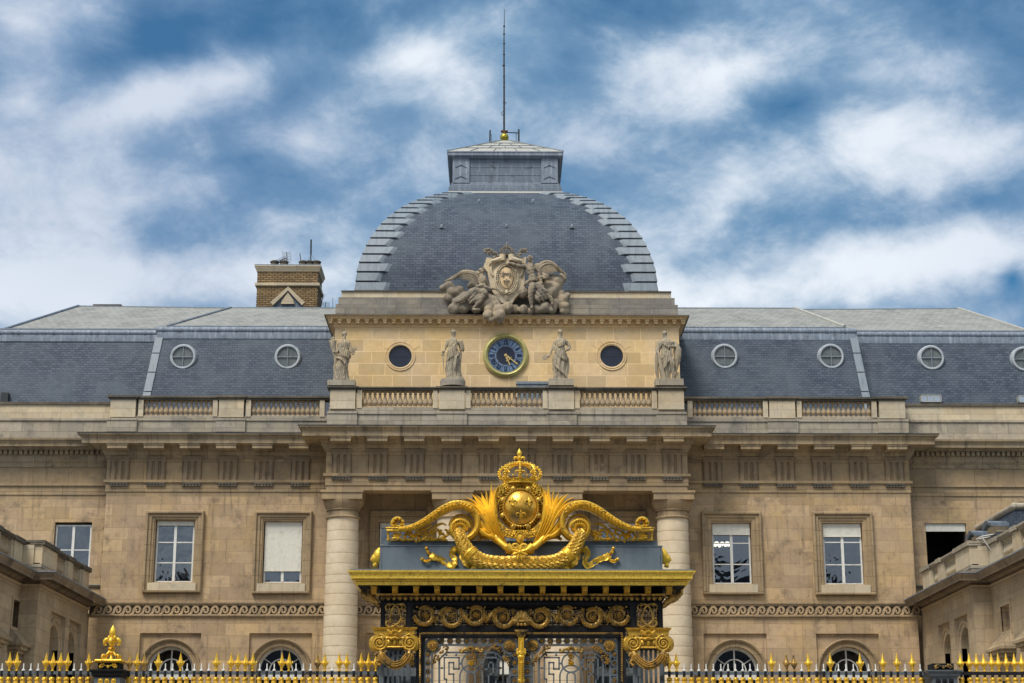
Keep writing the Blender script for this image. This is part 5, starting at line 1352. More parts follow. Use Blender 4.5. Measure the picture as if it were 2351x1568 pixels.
def head_(b, x, z_, y=0, turn=0, tilt=0, hair='bun'):
    st = len(b.v)
    b.ell((0, 0, .005), (.037, .044, .052), 16, 12); b.ell((0, -.006, -.024), (.027, .034, .034), 12, 8)
    b.tube([(0, -.040, .018), (0, -.052, -.004), (0, -.045, -.008)], [.006, .009, .006], 6)       # nose
    b.ell((0, -.036, -.044), (.012, .009, .009), 8, 6)                                              # chin
    b.ell((0, -.041, -.024), (.012, .005, .004), 8, 6); b.tube([(-.024, -.036, .017), (0, -.044, .020), (.024, -.036, .017)], .005, 6)
    for s in (-1, 1): b.ell((s*.015, -.037, .006), (.008, .006, .005), 8, 6); b.ell((s*.037, 0, -.002), (.007, .012, .015), 8, 6)
    # hair
    for i in range(22):
        a = 2*pi*i/22; rr = .040
        for zz, r_ in ((.018, 1.08), (.036, .92), (.050, .6)):
            if sin(a) < -.55 and zz < .02: continue
            b.ell((rr*r_*cos(a), .004+rr*1.12*r_*sin(a), zz), (.011, .011, .013), 6, 5)
    if hair == 'bun': b.ell((0, .050, .0), (.024, .022, .024), 10, 8)
    if hair == 'curls':
        for s in (-1, 1):
            for q in range(3): b.ell((s*.040, .012, -.012-q*.016), (.011, .013, .011), 6, 5)
    if hair == 'long':
        for s in (-1, 1): b.tube([(s*.036, .01, -.01), (s*.042, .012, -.05), (s*.036, -.01, -.085)], [.012, .014, .008], 6)
    R_ = Euler((radians(tilt), 0, radians(turn))).to_matrix()
    for i in range(st, len(b.v)): b.v[i] = R_ @ b.v[i] + Vector((x, y, z_))
def statue(u, vfoot, vtop, label, build_fn, vb0, vb1, half, extra=None):
    y = YP+.42
    x, zf = W(u, vfoot, y); S = WZ(vtop, y, u)-zf
    zb0 = WZ(vb1, y, u)
    th = thing('statue', label, 'statue', (x, y, zb0), 'statues standing on the portico balustrade')
    b = MB(); build_fn(b); b.xform(lambda p: Vector((x, y, zf))+p*S)
    def post(p, n_):
        q = (p-Vector((x, y, zf)))/S
        if .02 < q.z < .80 and abs(q.x) < .15:
            s_ = sin(q.x*95+sin(q.z*9+q.x*12)*2.4+q.z*10)+.6*sin(q.x*170-q.z*26)
            p = p+n_*.020*s_
        return p
    b.remesh('figure', M['statue'], th, .021, post=post)
    if extra:
        for nm, fn in extra.items():
            e = MB(); fn(e); e.xform(lambda p: Vector((x, y, zf))+p*S); e.build(nm, M['statue'], th, smooth=50)
    p = MB()
    if half[2]: p.lathe([(half[0]*1.0, zb0-.02), (half[0]*1.02, zf-.10), (half[0]*.96, zf+.02)], (x+half[1], y, 0), 28, .85)
    else: p.box(x+half[1]-half[0], x+half[1]+half[0], y-.42, y+.42, zb0-.02, zf+.01)
    p.build('base', M['plinth'], th)
def s1(b):
    loft(b, [(.0, .0, 0, .13, .10), (.03, .0, 0, .135, .11), (.12, -.01, 0, .125, .10), (.25, -.015, 0, .125, .10), (.38, .0, 0, .118, .095), (.47, .02, 0, .115, .10), (.53, .03, 0, .125, .10)], 36, 9, .07, 6)
    loft(b, [(.46, .03, 0, .13, .10), (.52, .035, -.01, .135, .105), (.58, .03, 0, .105, .085), (.64, .02, 0, .09, .075), (.72, .015, 0, .098, .078), (.78, .02, 0, .10, .07), (.81, .02, 0, .07, .05), (.84, .02, 0, .035, .035), (.89, .025, 0, .030, .03)], 30, 7, .04, 20)
    for q in range(6): b.tube(cat([(-.08, -.06, .78-q*.025), (-.02, -.10, .66-q*.03), (.08, -.11, .58-q*.02), (.14, -.05, .60-q*.035)], 5), .012, 6)
    b.tube(cat([(-.10, -.06, .46), (-.02, -.12, .42), (.08, -.12, .30), (.12, -.05, .12)], 5), [.02, .018, .012], 6)
    arm(b, [(.11, .79), (.15, .68), (.165, .60, -.02), (.21, .53, -.07)], .034, .020); hand_(b, (.21, -.08, .53), (.3, 0, .6))
    arm(b, [(-.06, .79), (-.10, .70), (-.10, .60, -.04), (-.15, .56, -.08)], .034, .022); hand_(b, (-.15, -.09, .57), (-.3, 0, .5))
    head_(b, .028, .935, 0, 35)
    loft(b, [(0, -.1, 0, .05, .06), (.2, -.13, .02, .04, .05), (.32, -.15, .02, .03, .04)], 16, 5, .1)
def s1x(e):
    e.tube(cat([(-.15, 0, .12), (-.135, -.02, .30), (-.13, -.03, .46), (-.165, -.03, .60), (-.19, -.03, .72), (-.185, -.03, .80)], 5), [.016, .028, .036, .045, .060, .066], 12)
    for x, z_, r in ((-.21, .80, .03), (-.17, .81, .034), (-.235, .77, .025), (-.19, .85, .028), (-.145, .80, .025), (-.22, .84, .02), (-.25, .80, .02)): e.ell((x, -.05, z_), r, 10, 8)
    e.tube([(-.185, -.03, .86), (-.18, -.03, .91)], [.02, .006], 6)
def s1y(e):
    for i in range(16):
        a = radians(20+i*9.5); L_ = .05+.022*(i % 3); e.blade([(.215, -.09, .56), (.225+L_*.6*cos(a), -.10, .585+L_*.6*sin(a)), (.225+L_*cos(a)*1.2, -.09-.01*(i % 2), .59+L_*sin(a)*1.2)], .009, .006, .003)
def s2(b):
    loft(b, [(.0, .02, 0, .17, .12), (.04, .02, 0, .155, .115), (.15, .0, 0, .13, .10), (.3, -.01, 0, .12, .095), (.42, -.005, 0, .11, .09), (.52, .0, 0, .11, .09), (.58, .0, 0, .09, .08)], 36, 10, .07, 5)
    loft(b, [(.50, .0, 0, .115, .09), (.58, .0, 0, .098, .082), (.64, .0, 0, .09, .078), (.72, .0, 0, .10, .08), (.78, .0, 0, .105, .07), (.81, .0, 0, .07, .05), (.84, .0, 0, .035, .035), (.89, .005, 0, .03, .03)], 30, 9, .03, 15)
    for q in range(6): b.tube(cat([(.09, -.04, .76-q*.02), (.0, -.10, .64-q*.035), (-.07, -.09, .56-q*.03), (-.12, -.03, .50-q*.03)], 5), .012, 6)
    b.tube(cat([(.10, -.05, .5), (.06, -.10, .4), (.04, -.12, .25), (.06, -.1, .1)], 5), [.025, .02, .012], 6); b.tube(cat([(.13, .02, .72), (.14, .03, .5), (.12, .03, .2), (.20, .02, .0)], 5), [.02, .03, .035, .03], 8)
    arm(b, [(-.095, .78), (-.14, .66), (-.165, .58, -.02), (-.19, .52, -.06)], .034, .020); hand_(b, (-.193, -.06, .52), (-.2, 0, -.8))
    arm(b, [(.10, .78), (.16, .67), (.195, .58, -.02), (.19, .66, -.06), (.17, .73, -.08)], .034, .020); hand_(b, (.17, -.09, .735), (.1, 0, .9))
    head_(b, .005, .935, 0, -25, hair='curls')
def s2x(e):
    e.ribbon([(-.188, .47), (-.165, .08)], [.034, .03, .004], -.085, -.070); e.ribbon([(-.225, .485), (-.150, .475)], .016, -.09, -.065); e.ell((-.195, -.078, .545), .018, 8, 6); e.tube([(-.193, -.078, .48), (-.195, -.078, .54)], .01, 6)
def s3(b):
    loft(b, [(.0, .0, 0, .155, .11), (.04, .0, 0, .145, .105), (.15, .0, 0, .13, .10), (.3, -.02, 0, .135, .10), (.42, -.02, 0, .13, .095), (.50, -.01, 0, .12, .09), (.57, .0, 0, .10, .08)], 36, 10, .06, -5)
    loft(b, [(.50, .0, 0, .12, .09), (.57, .0, 0, .10, .082), (.64, .0, 0, .088, .076), (.72, .0, 0, .10, .08), (.78, .0, 0, .105, .07), (.81, .0, 0, .07, .05), (.84, .0, 0, .035, .035), (.89, .0, 0, .03, .03)], 30, 9, .03, -15)
    for q in range(5): b.tube(cat([(-.13, -.03, .68-q*.02), (-.05, -.09, .60-q*.03), (.04, -.11, .52-q*.03), (.12, -.05, .49-q*.03)], 5), .013, 6)
    for q in range(4): b.tube(cat([(.10, -.04, .80-q*.03), (.02, -.09, .72-q*.02), (-.06, -.08, .66-q*.01)], 5), .010, 6)
    b.tube(cat([(.10, 0, .52), (.13, .01, .4), (.14, .01, .25), (.13, .0, .13)], 5), [.03, .035, .03, .02], 8)
    b.tube(cat([(-.14, -.02, .36), (-.06, -.11, .22), (.06, -.12, .10), (.12, -.05, .03)], 5), [.02, .018, .012], 6)
    arm(b, [(-.10, .77), (-.135, .66), (-.165, .58, -.02), (-.225, .47, -.06)], .034, .019); hand_(b, (-.225, -.065, .47), (-.3, 0, -.5))
    arm(b, [(.11, .77), (.165, .68), (.165, .62, -.01), (.11, .57, -.09)], .036, .022); hand_(b, (.11, -.10, .57), (-.6, 0, -.3))
    head_(b, .0, .935, 0, 8, 8, hair='curls')
def s3x(e):
    e.tube([(-.17, -.08, .49), (-.25, -.085, .445)], .010, 6); e.lathe([(.052, -.008), (.056, 0), (.052, .008)], (0, 0, 0), 20); n0 = len(e.v)-20*3
    for i in range(n0, len(e.v)):
        p = e.v[i]; e.v[i] = Vector((-.295+p.x*.95, -.085+p.z, .428+p.y*.85))
def s4(b):
    loft(b, [(.0, -.03, .02, .10, .09), (.1, -.03, .02, .10, .09), (.25, -.03, .01, .11, .09), (.38, -.02, .0, .115, .09), (.48, .0, 0, .11, .09), (.57, .0, 0, .10, .08)], 36, 8, .07, 5)
    loft(b, [(.50, .0, 0, .11, .09), (.57, .0, 0, .10, .082), (.64, .0, 0, .092, .076), (.72, .0, 0, .105, .082), (.78, .0, 0, .115, .075), (.81, -.01, 0, .08, .06), (.84, -.02, 0, .038, .035), (.89, -.025, 0, .03, .03)], 30, 8, .03, 12)
    b.tube(cat([(.07, -.05, .46), (.09, -.07, .34), (.10, -.05, .24), (.115, -.03, .12), (.115, -.03, .03)], 5), [.055, .048, .042, .038, .026], 10); b.ell((.13, -.06, .015), (.035, .055, .018), 10, 6)
    for q in range(5): b.tube(cat([(-.12, -.03, .80-q*.012), (-.03, -.09, .76-q*.02), (.06, -.09, .74-q*.03), (.12, -.03, .76-q*.03)], 5), .010, 6)
    for q in range(6): b.tube(cat([(.09, -.09, .62-q*.03), (.0, -.11, .50-q*.035), (-.08, -.09, .44-q*.05), (-.11, -.03, .40-q*.06)], 5), .012, 6)
    loft(b, [(.02, -.17, .03, .02, .03), (.2, -.20, .02, .035, .05), (.45, -.19, .0, .04, .06), (.62, -.16, 0, .04, .06), (.76, -.12, 0, .05, .06)], 20, 5, .1)
    loft(b, [(.18, .17, .0, .02, .03), (.38, .20, -.01, .06, .06), (.5, .21, -.02, .07, .07), (.62, .21, -.02, .07, .07), (.72, .18, 0, .06, .07), (.78, .13, 0, .05, .06)], 22, 7, .12, 12)
    arm(b, [(-.13, .77), (-.17, .66), (-.185, .58, -.03), (-.165, .52, -.09)], .038, .024); hand_(b, (-.165, -.10, .515), (.1, 0, -.9))
    arm(b, [(.14, .77), (.20, .70), (.21, .66, -.04), (.11, .665, -.11)], .038, .024); hand_(b, (.105, -.115, .665), (-.9, 0, 0))
    head_(b, -.03, .935, 0, -30, hair='long')
def s4x(e): e.tube(cat([(-.165, -.10, .50), (-.14, -.10, .34), (-.10, -.09, .16), (-.065, -.08, .01)], 5), [.022, .034, .044, .050], 10)
def s4y(e): e.box(.15, .25, -.02, .12, .0, .10).box(.17, .24, -.0, .10, .10, .17)
statue(785, 876.5, 761.5, 'stone woman with horn of plenty and bouquet at the left end', s1, 878, 887.5, (.72, 0, False), {'cornucopia': s1x, 'bouquet': s1y})
statue(1039.5, 873, 757.0, 'stone woman holding a lowered sword, left of the clock', s2, 872, 887.5, (.66, 0, True), {'sword': s2x})
statue(1287, 873.5, 756.5, 'stone woman holding a hand mirror, right of the clock', s3, 874, 887.5, (.66, .02, False), {'mirror': s3x})
statue(1532, 874, 759.5, 'cloaked stone figure with bare leg leaning on a club', s4, 875, 887.5, (.74, .08, False), {'club': s4x, 'stump': s4y})

# ================================================================== SCULPTURE GROUP
YG = 90.55
_x0, _z0 = W(998.7+1205*.13673, 551.0+700*.13673, YG); KS = .13673*(WX(1300, 650, YG)-WX(1100, 650, YG))/200
_zt, _zb = WZ(551+100*.13673, YG), WZ(551+1250*.13673, YG); KZ = (_zt-_zb)/1150
def D(x, y, d=0): return Vector((_x0+(x-1205)*KS, YG-d, _zb+(1250-y)*KZ))
grp = thing('sculpture_group', 'weathered stone group of two winged figures on clouds holding the crowned shield', 'sculpture', (_x0, YG, _zb))
def cloudn(p, n_):
    s_ = sin(p.x*5+p.z*3.1)*sin(p.z*6.3-p.x*2.0)*sin(p.y*5)+.5*sin(p.x*11+2)*sin(p.z*12)
    return p+n_*.035*s_
b = MB()
for x, y, r, d in ((130,800,62,.0),(235,770,85,.05),(300,870,100,.1),(400,860,100,.1),(250,960,90,.0),(500,980,100,.15),(400,1060,110,.15),(330,1160,110,.1),(480,1150,110,.2),(600,1090,110,.2),(700,1160,100,.2),(560,930,90,.0),(620,1000,110,.0),(780,1110,110,.2),(900,1000,85,.35),(960,1060,110,.4),(870,1110,100,.4),(1010,1150,110,.5),(900,1220,85,.6),(900,1330,90,.95),(930,1400,60,.95),(1090,1350,100,1.0),(1080,1240,100,.8),(1090,1420,60,.95),(1210,1150,100,.35),(1200,1200,90,.3),(1330,1160,90,.1),(1480,1180,80,.3),(1600,1210,70,.2),(1720,1180,90,.3),(1830,1150,110,.3),(1950,1170,95,.2),(2010,1060,90,.1),(2130,1000,95,.1),(2160,1110,95,.1),(2170,1190,80,.1),(2220,920,60,.0),(2090,900,90,.0),(2010,800,110,.1),(1950,900,110,.2),(2060,700,100,.05),(2130,640,75,.0),(2150,580,60,-.05),(1990,650,90,.0),(1900,780,110,.1),(1730,430,75,-.1),(1800,560,90,-.1),(1850,700,110,-.05),(730,570,85,-.15),(660,590,60,-.15),(640,760,90,-.2),(1700,1000,110,-.1),(1200,1060,120,-.1)):
    b.ell(D(x, y, d-.12), (r*KS*1.05, r*KS*.9, r*KS), 14, 10)
b.remesh('clouds', M['relief'], grp, .045, post=cloudn)
# shield
b = MB(); out = [(812,480),(868,318),(960,330),(1010,400),(1100,360),(1300,360),(1400,400),(1440,330),(1530,312),(1520,480),(1500,760),(1450,900),(1340,1000),(1300,1080),(1120,1080),(1010,960),(930,830),(880,560)]
n = len(out); vs = [D(x, y, .28) for x, y in out]+[D(x, y, -.35) for x, y in out]
b.add(vs, [tuple(range(n)), tuple(range(2*n-1, n-1, -1))]+[(i, i+n, (i+1) % n+n, (i+1) % n) for i in range(n)])
c = D(1205, 670); e = .0
vs = []; nn = 40
for rx_, ry_, d in ((250, 330, .27), (215, 280, .34), (195, 255, .42), (188, 245, .43)):
    vs += [D(1205+rx_*cos(2*pi*i/nn), 670+ry_*sin(2*pi*i/nn), d) for i in range(nn)]
b.add(vs, [(j*nn+i, j*nn+(i+1) % nn, (j+1)*nn+(i+1) % nn, (j+1)*nn+i) for j in range(3) for i in range(nn)])
sh = b.build('shield', M['para'], grp)
for s in (-1, 1):
    b = MB(); b.tube([D(1205+s*x, y, d) for x, y, d in ((280, 440, .4), (250, 400, .45), (150, 380, .5), (75, 350, .5), (60, 300, .45))], [.05, .10, .13, .12, .10], 8)
    b.tube([D(1205+s*75, 290, .45), D(1205+s*75, 390, .45)], [.17, .16], 12); b.tube([D(1205+s*262, 425, .5), D(1205+s*285, 450, .3)], .055, 8)
    b.tube(cat([D(1205+s*x, y, .35) for x, y in ((230, 420), (265, 520), (240, 620), (215, 640))], 5), [.05, .07, .04], 8)
    b.build('scroll', M['para'], sh, smooth=True)
# collar with small letters H
b = MB()
for i in range(44):
    a = 2*pi*i/44; b.ell(D(1205+158*cos(a), 690+225*sin(a), .44), (.045, .05, .05), 6, 5)
b.tube([D(1205+128*cos(2*pi*i/40), 690+188*sin(2*pi*i/40), .43) for i in range(41)], .022, 6); b.tube([D(1205+186*cos(2*pi*i/40), 690+258*sin(2*pi*i/40), .42) for i in range(41)], .03, 6)
def Hm(b, x, y, s, d):
    for q in (-1, 1): b.tube([D(x+q*s*.55, y-s, d), D(x+q*s*.55, y+s, d)], .018, 4)
    b.tube([D(x-s*.55, y, d), D(x+s*.55, y, d)], .018, 4)
for x, y in ((1050, 560), (1040, 740), (1125, 905), (1275, 905), (1360, 560), (1372, 740)): Hm(b, x, y, 18, .50)
b.ell(D(1200, 920, .48), (.09, .05, .12), 10, 8); b.ell(D(1200, 930, .52), (.05, .04, .07), 10, 8)
for i in range(8):
    a = 2*pi*i/8+pi/8; b.blade([D(1200, 1000, .40), D(1200+28*cos(a), 1000+28*sin(a), .42), D(1200+48*cos(a), 1000+48*sin(a), .40)], .03, .03, .02)
b.build('order_collar', M['para'], sh, smooth=True)
b = MB(); vs = []; 
for k_, d in ((1.0, .40), (.96, .46), (.7, .52), (.35, .55), (.02, .56)): vs += [D(1200+108*k_*cos(2*pi*i/nn), 680+178*k_*sin(2*pi*i/nn), d) for i in range(nn)]
b.add(vs, [(j*nn+i, j*nn+(i+1) % nn, (j+1)*nn+(i+1) % nn, (j+1)*nn+i) for j in range(4) for i in range(nn)])
fld = b.build('shield_field', M['attic'], sh, smooth=True)
def fleur(b, P_, s, d, u=Vector((1, 0, 0)), v=Vector((0, 0, 1)), nrm=Vector((0, -1, 0)), th=.12):
    """fleur-de-lis of height s centred at P_"""
    q = lambda x, z_, o=0: P_+u*(x*s)+v*(z_*s)+nrm*(o*s+d)
    b.blade([q(0, -.22), q(0, -.05), q(0, .18), q(0, .36), q(0, .52)], .135*s, th*s, .02, nrm=nrm, k=.8)
    for sx in (-1, 1):
        b.tube(cat([q(sx*.03, -.12), q(sx*.12, .06), q(sx*.27, .16), q(sx*.40, .08), q(sx*.40, -.08), q(sx*.31, -.10)], 4), [.03*s, .06*s, .075*s, .07*s, .045*s, .03*s], 7)
        b.tube(cat([q(sx*.03, -.20), q(sx*.10, -.32), q(sx*.22, -.36)], 4), [.04*s, .045*s, .015*s], 6)
    b.blade([q(0, -.18), q(0, -.32), q(0, -.46)], .07*s, th*s*.8, .02, nrm=nrm); b.tube([q(-.20, -.16), q(.20, -.16)], .045*s, 7)
for x, y in ((1143, 630), (1257, 630), (1200, 752)):
    b = MB(); fleur(b, D(x, y, .58), 118*KZ, 0, th=.12); b.build('fleur_de_lis', M['relief'], sh, smooth=True)
def crown(b, C, rb, s, n=8, ft=True):
    """royal crown: band, fleurons, beaded arches, finial; C centre of the band's foot, rb radius"""
    cx_, cy_, cz_ = C
    b.lathe([(rb*.93, 0), (rb, .03*s), (rb, .10*s), (rb*.95, .12*s), (rb*.97, .26*s), (rb*1.03, .28*s), (rb*1.05, .34*s), (rb*.98, .36*s)], C, 32)
    for i in range(16):
        a = 2*pi*i/16; b.ell((cx_+rb*.99*cos(a), cy_+rb*.99*sin(a), cz_+.19*s), (.07*s,)*3 if i % 2 else (.05*s, .05*s, .045*s), 8, 6)
    for i in range(n):
        a = 2*pi*i/n-pi/2; o = Vector((cos(a), sin(a), 0)); tg = Vector((-sin(a), cos(a), 0)); R_ = rb
        base = Vector(C)+Vector((0, 0, .36*s))
        pts = [base+o*R_*1.02, base+o*R_*1.17+Vector((0, 0, .28*s)), base+o*R_*1.20+Vector((0, 0, .62*s)), base+o*R_*1.0+Vector((0, 0, .98*s)), base+o*R_*.58+Vector((0, 0, 1.20*s)), base+o*R_*.16+Vector((0, 0, 1.28*s))]
        C_ = cat(pts, 4); b.tube(C_, .085*s, 6)
        for j in range(2, len(C_), 2): b.ell(C_[j]+(C_[j]-base-Vector((0, 0, .4*s))).normalized()*.09*s, .085*s, 7, 5)
        if ft:
            P_ = base+o*R_*1.12+Vector((0, 0, .34*s)); fleur(b, P_, .85*s, .03*s, tg, (Vector((0, 0, 1))+o*.25).normalized(), o, .12)
            a2 = a+pi/n; o2 = Vector((cos(a2), sin(a2), 0)); b.ell(base+o2*R_*1.08+Vector((0, 0, .18*s)), (.07*s,)*3, 8, 6); b.tube([base+o2*R_, base+o2*R_*1.08+Vector((0, 0, .15*s))], .03*s, 5)
    return Vector(C)+Vector((0, 0, 1.64*s))
def finial(b, P_, s):
    b.lathe([(.10*s, 0), (.16*s, .05*s), (.10*s, .14*s), (.08*s, .22*s), (.14*s, .28*s)], P_, 12)
    for a in (0, pi/2):
        u = Vector((cos(a), sin(a), 0))
        for sx in (-1, 1):
            q = lambda x, z_: Vector(P_)+u*(sx*x*s)+Vector((0, 0, z_*s))
            b.tube(cat([q(.02, .28), q(.16, .44), q(.30, .50), q(.38, .40), (q(.34, .30))], 4), [.06*s, .09*s, .09*s, .06*s], 7)
    b.lathe([(.06*s, .28*s), (.15*s, .42*s), (.12*s, .52*s), (.15*s, .62*s), (.20*s, .78*s), (.17*s, .92*s), (.07*s, 1.08*s), (.01*s, 1.2*s)], P_, 14)
b = MB(); cp_ = D(1205, 285, .1); tp_ = crown(b, tuple(cp_), 98*KS, .30); finial(b, tp_-Vector((0, 0, .03)), .30)
b.build('crown', M['relief'], grp, smooth=True)
def branch(pts, n, L_, w_, seed, d=.3):
    b = MB(); C_ = cat([D(x, y, d) for x, y in pts], 6); b.tube(C_, .03, 6); rnd = random.Random(seed)
    for i in range(n):
        p = C_[int(i*(len(C_)-1)/n)]; f = i/n; t_ = (C_[-1]-C_[0]).normalized(); a = rnd.uniform(-1.2, 1.2)
        dr = Vector((t_.x*cos(a)-t_.z*sin(a), rnd.uniform(-.5, .2), t_.x*sin(a)+t_.z*cos(a)))
        b.blade([p, p+dr*L_*.5+Vector((0, -.04, .02)), p+dr*L_], w_, .04, .02)
    return b.build('branch', M['relief'], grp)
branch([(1080, 380), (1010, 300), (930, 240), (850, 230)], 34, .26, .075, 1); branch([(1330, 370), (1390, 290), (1460, 235), (1530, 240)], 34, .24, .075, 2)
# winged figures
def foldpost(p, n_): return p+n_*.009*(sin(p.x*26+p.z*14+sin(p.z*9)*2)+.6*sin(p.z*33-p.x*11))
def G(x, y, d): return D(x, y, d)
def rhead(b, x, y, d, s, turn):
    hb_ = MB(); head_(hb_, 0, 0, 0, turn, 0, 'curls'); o = D(x, y, d)
    b.add([o+p*s for p in hb_.v], hb_.f)
def rhand(b, P_, dr, s=3.0):
    hb_ = MB(); hand_(hb_, (0, 0, 0), dr); b.add([P_+p*s for p in hb_.v], hb_.f)
b = MB()
b.tube(cat([G(790, 650, .35), G(800, 720, .40), G(790, 800, .38), G(780, 880, .38)], 4), [.20, .24, .20, .24], 14); b.tube([G(790, 600, .35), G(792, 660, .35)], .08, 8)
b.tube(cat([G(755, 670, .35), G(750, 740, .45), G(820, 830, .55), G(930, 860, .50), G(1020, 870, .48)], 4), [.10, .10, .085, .06], 10); rhand(b, G(1020, 875, .5), (1, 0, -.25))
b.tube(cat([G(840, 680, .30), G(880, 760, .25), G(930, 850, .25)], 4), [.09, .07, .05], 8)
b.tube(cat([G(760, 880, .35), G(830, 940, .60), G(830, 960, .62)], 4), [.24, .19, .15], 12); b.tube(cat([G(835, 950, .62), G(770, 1070, .60), G(690, 1150, .58), G(640, 1200, .55)], 4), [.15, .13, .08, .07], 10); b.ell(G(700, 1225, .62), (.26, .1, .07), 10, 6)
b.tube(cat([G(740, 880, .35), G(620, 930, .50), G(540, 1000, .52), G(430, 1060, .48), G(350, 1090, .45)], 4), [.25, .22, .16, .12, .06], 12)
for x0, y0, x1, y1 in ((700, 850, 480, 1000), (720, 900, 560, 1080), (760, 950, 580, 1120), (700, 820, 850, 800), (810, 960, 640, 1110)): b.tube(cat([G(x0, y0, .5), G((x0+x1)/2, (y0+y1)/2+20, .62), G(x1, y1, .5)], 4), [.07, .10, .06], 8)
rhead(b, 785, 580, .42, 3.6, 25)
b.remesh('winged_figure', M['relief'], grp, .032, post=foldpost)
b = MB()
b.tube(cat([G(1600, 440, .40), G(1600, 540, .42), G(1620, 640, .42), G(1640, 740, .42)], 4), [.18, .24, .19, .26], 14); b.tube([G(1590, 400, .38), G(1595, 460, .38)], .085, 8)
b.tube(cat([G(1540, 480, .40), G(1450, 490, .50), G(1370, 480, .56), G(1280, 445, .55), G(1225, 450, .52)], 4), [.11, .10, .085, .06], 10); rhand(b, G(1225, 455, .53), (-1, 0, -.25))
b.tube(cat([G(1680, 480, .38), G(1740, 570, .38), G(1765, 680, .42), G(1795, 790, .50)], 4), [.12, .11, .085, .06], 10); rhand(b, G(1800, 810, .5), (.3, 0, -1))
b.tube(cat([G(1640, 780, .40), G(1620, 870, .55), G(1600, 960, .60), G(1605, 1060, .55), G(1625, 1170, .50)], 4), [.22, .19, .14, .13, .08], 12); b.ell(G(1615, 1195, .58), (.1, .2, .07), 10, 6)
b.tube(cat([G(1700, 780, .35), G(1780, 870, .42), G(1880, 960, .42), G(1950, 1040, .40), G(1965, 1130, .38)], 4), [.24, .21, .15, .12, .07], 12)
b.ell(G(1480, 900, .25), (95*KS, .3, 105*KS), 14, 10)
for x0, y0, x1, y1 in ((1560, 600, 1720, 680), (1570, 650, 1720, 720), (1700, 820, 1860, 1040), (1680, 900, 1820, 1070), (1740, 820, 1960, 960), (1660, 960, 1760, 1090), (1500, 800, 1560, 720), (1780, 650, 1900, 700), (1800, 600, 1930, 680)): b.tube(cat([G(x0, y0, .45), G((x0+x1)/2, (y0+y1)/2+15, .55), G(x1, y1, .4)], 4), [.06, .10, .06], 8)
rhead(b, 1590, 370, .45, 3.6, -45)
b.remesh('winged_figure', M['relief'], grp, .032, post=foldpost)
def wing_(pts_top, roots, dirs, L0, L1, n, d):
    b = MB(); C_ = cat([D(x, y, d) for x, y in pts_top], 8); b.tube(C_, [.10, .13, .12, .05], 8)
    for layer, (k_, w_) in enumerate(((1.0, .10), (.66, .11), (.36, .11))):
        for i in range(n):
            f = (i+.3)/n; p = lerpl(C_, f); a = lerp(dirs[0], dirs[1], f); L_ = lerp(L0, L1, f)*k_
            dr = Vector((cos(radians(a)), 0, sin(radians(a)))); b.blade([p+Vector((0, -.03*layer, 0)), p+dr*L_*.5+Vector((0, -.06-.035*layer, 0)), p+dr*L_+Vector((0, -.02-.02*layer, 0))], w_, .035, .03, k=.5)
    return b.build('wing', M['relief'], grp, smooth=45)
wing_([(740, 700), (690, 610), (600, 575), (480, 570), (400, 620), (320, 690)], None, (-110, -165), .55, .66, 26, .30)
wing_([(1745, 540), (1770, 450), (1850, 400), (1950, 410), (2040, 470), (2120, 560)], None, (-95, -35), 1.0, .42, 26, .25)
# ================================================================== GATE
YGT = 45.0
def C(x, y, d=0.0):
    a, b = W(861+x*.27833, 1010.2+y*.27833, YGT-d); return Vector((a, YGT-d, b))
def Q(x, y, d=0.0):
    a, b = W(784+x*.33348, 1128.4+y*.33348, YGT-d); return Vector((a, YGT-d, b))
def E(x, y, d=0.0):
    a, b = W((1440+x*.2882)/1.7422, (2280+y*.2882)/1.7422, YGT-d); return Vector((a, YGT-d, b))
CM = 1195.0
def mir(L, s): return [(x if s > 0 else 2*CM-x,)+tuple(r) for x, *r in L]
xg = C(CM, 900)[0]; sg = .27833*YGT*1.0/F*1.008   # metres per unit of the crest survey
gate = thing('ceremonial_gate', 'tall black and gilded iron gateway with crowned crest, gold cornice and openwork doors', 'gate', (xg, YGT+.6, 0))
gz = lambda v, d=0: WZ(v, YGT-d, 1195)
hw = (WX(1520, 1400, YGT)-WX(874, 1400, YGT))/2; DP = 1.25; xm = (WX(1520, 1400, YGT)+WX(874, 1400, YGT))/2
rect = [(xm-hw, YGT+DP), (xm-hw, YGT), (xm+hw, YGT), (xm+hw, YGT+DP)]
# cornice
MB().sweep(rect, [(.565, gz(1343.2, .6)), (.585, gz(1343.5, .6)), (.60, gz(1342, .6)), (.61, gz(1333.5, .62)), (.67, gz(1332.6, .67)), (.675, gz(1330, .68)), (.675, gz(1328.8, .68)), (.725, gz(1328.0, .72)), (.74, gz(1316, .74)), (.765, gz(1313.6, .77)), (.80, gz(1313, .8)), (.81, gz(1309.8, .8)), (.3, gz(1309.8, .8))], closed=True).build('cornice', M['gold_corn'], gate, smooth=30)
MB().box(xm-hw-.74, xm+hw+.74, YGT-.72, YGT+DP+.7, gz(1310, .8)+.004, gz(1306.5, .8)+.01).box(xm-hw-.04, xm+hw+.04, YGT-.12, YGT+DP+.1, gz(1306, .8), gz(1304.5, .2)).build('cornice_flashing', M['iron_clean'], gate)
MB().sweep(rect, [(-.2, gz(1385)), (.0, gz(1385)), (.0, gz(1379)), (.05, gz(1377.5, .05)), (.05, gz(1366, .1)), (.02, gz(1365)), (.02, gz(1348)), (.30, gz(1345.5, .3)), (.56, gz(1345, .55)), (.56, gz(1343, .55)), (-.2, gz(1342, .3))], closed=True).build('entablature', M['iron_dark'], gate)
MB().box(xm-hw+.06, xm+hw-.06, YGT+.06, YGT+DP-.06, gz(1384), gz(1312)).build('entablature_core', M['iron_dark'], gate)
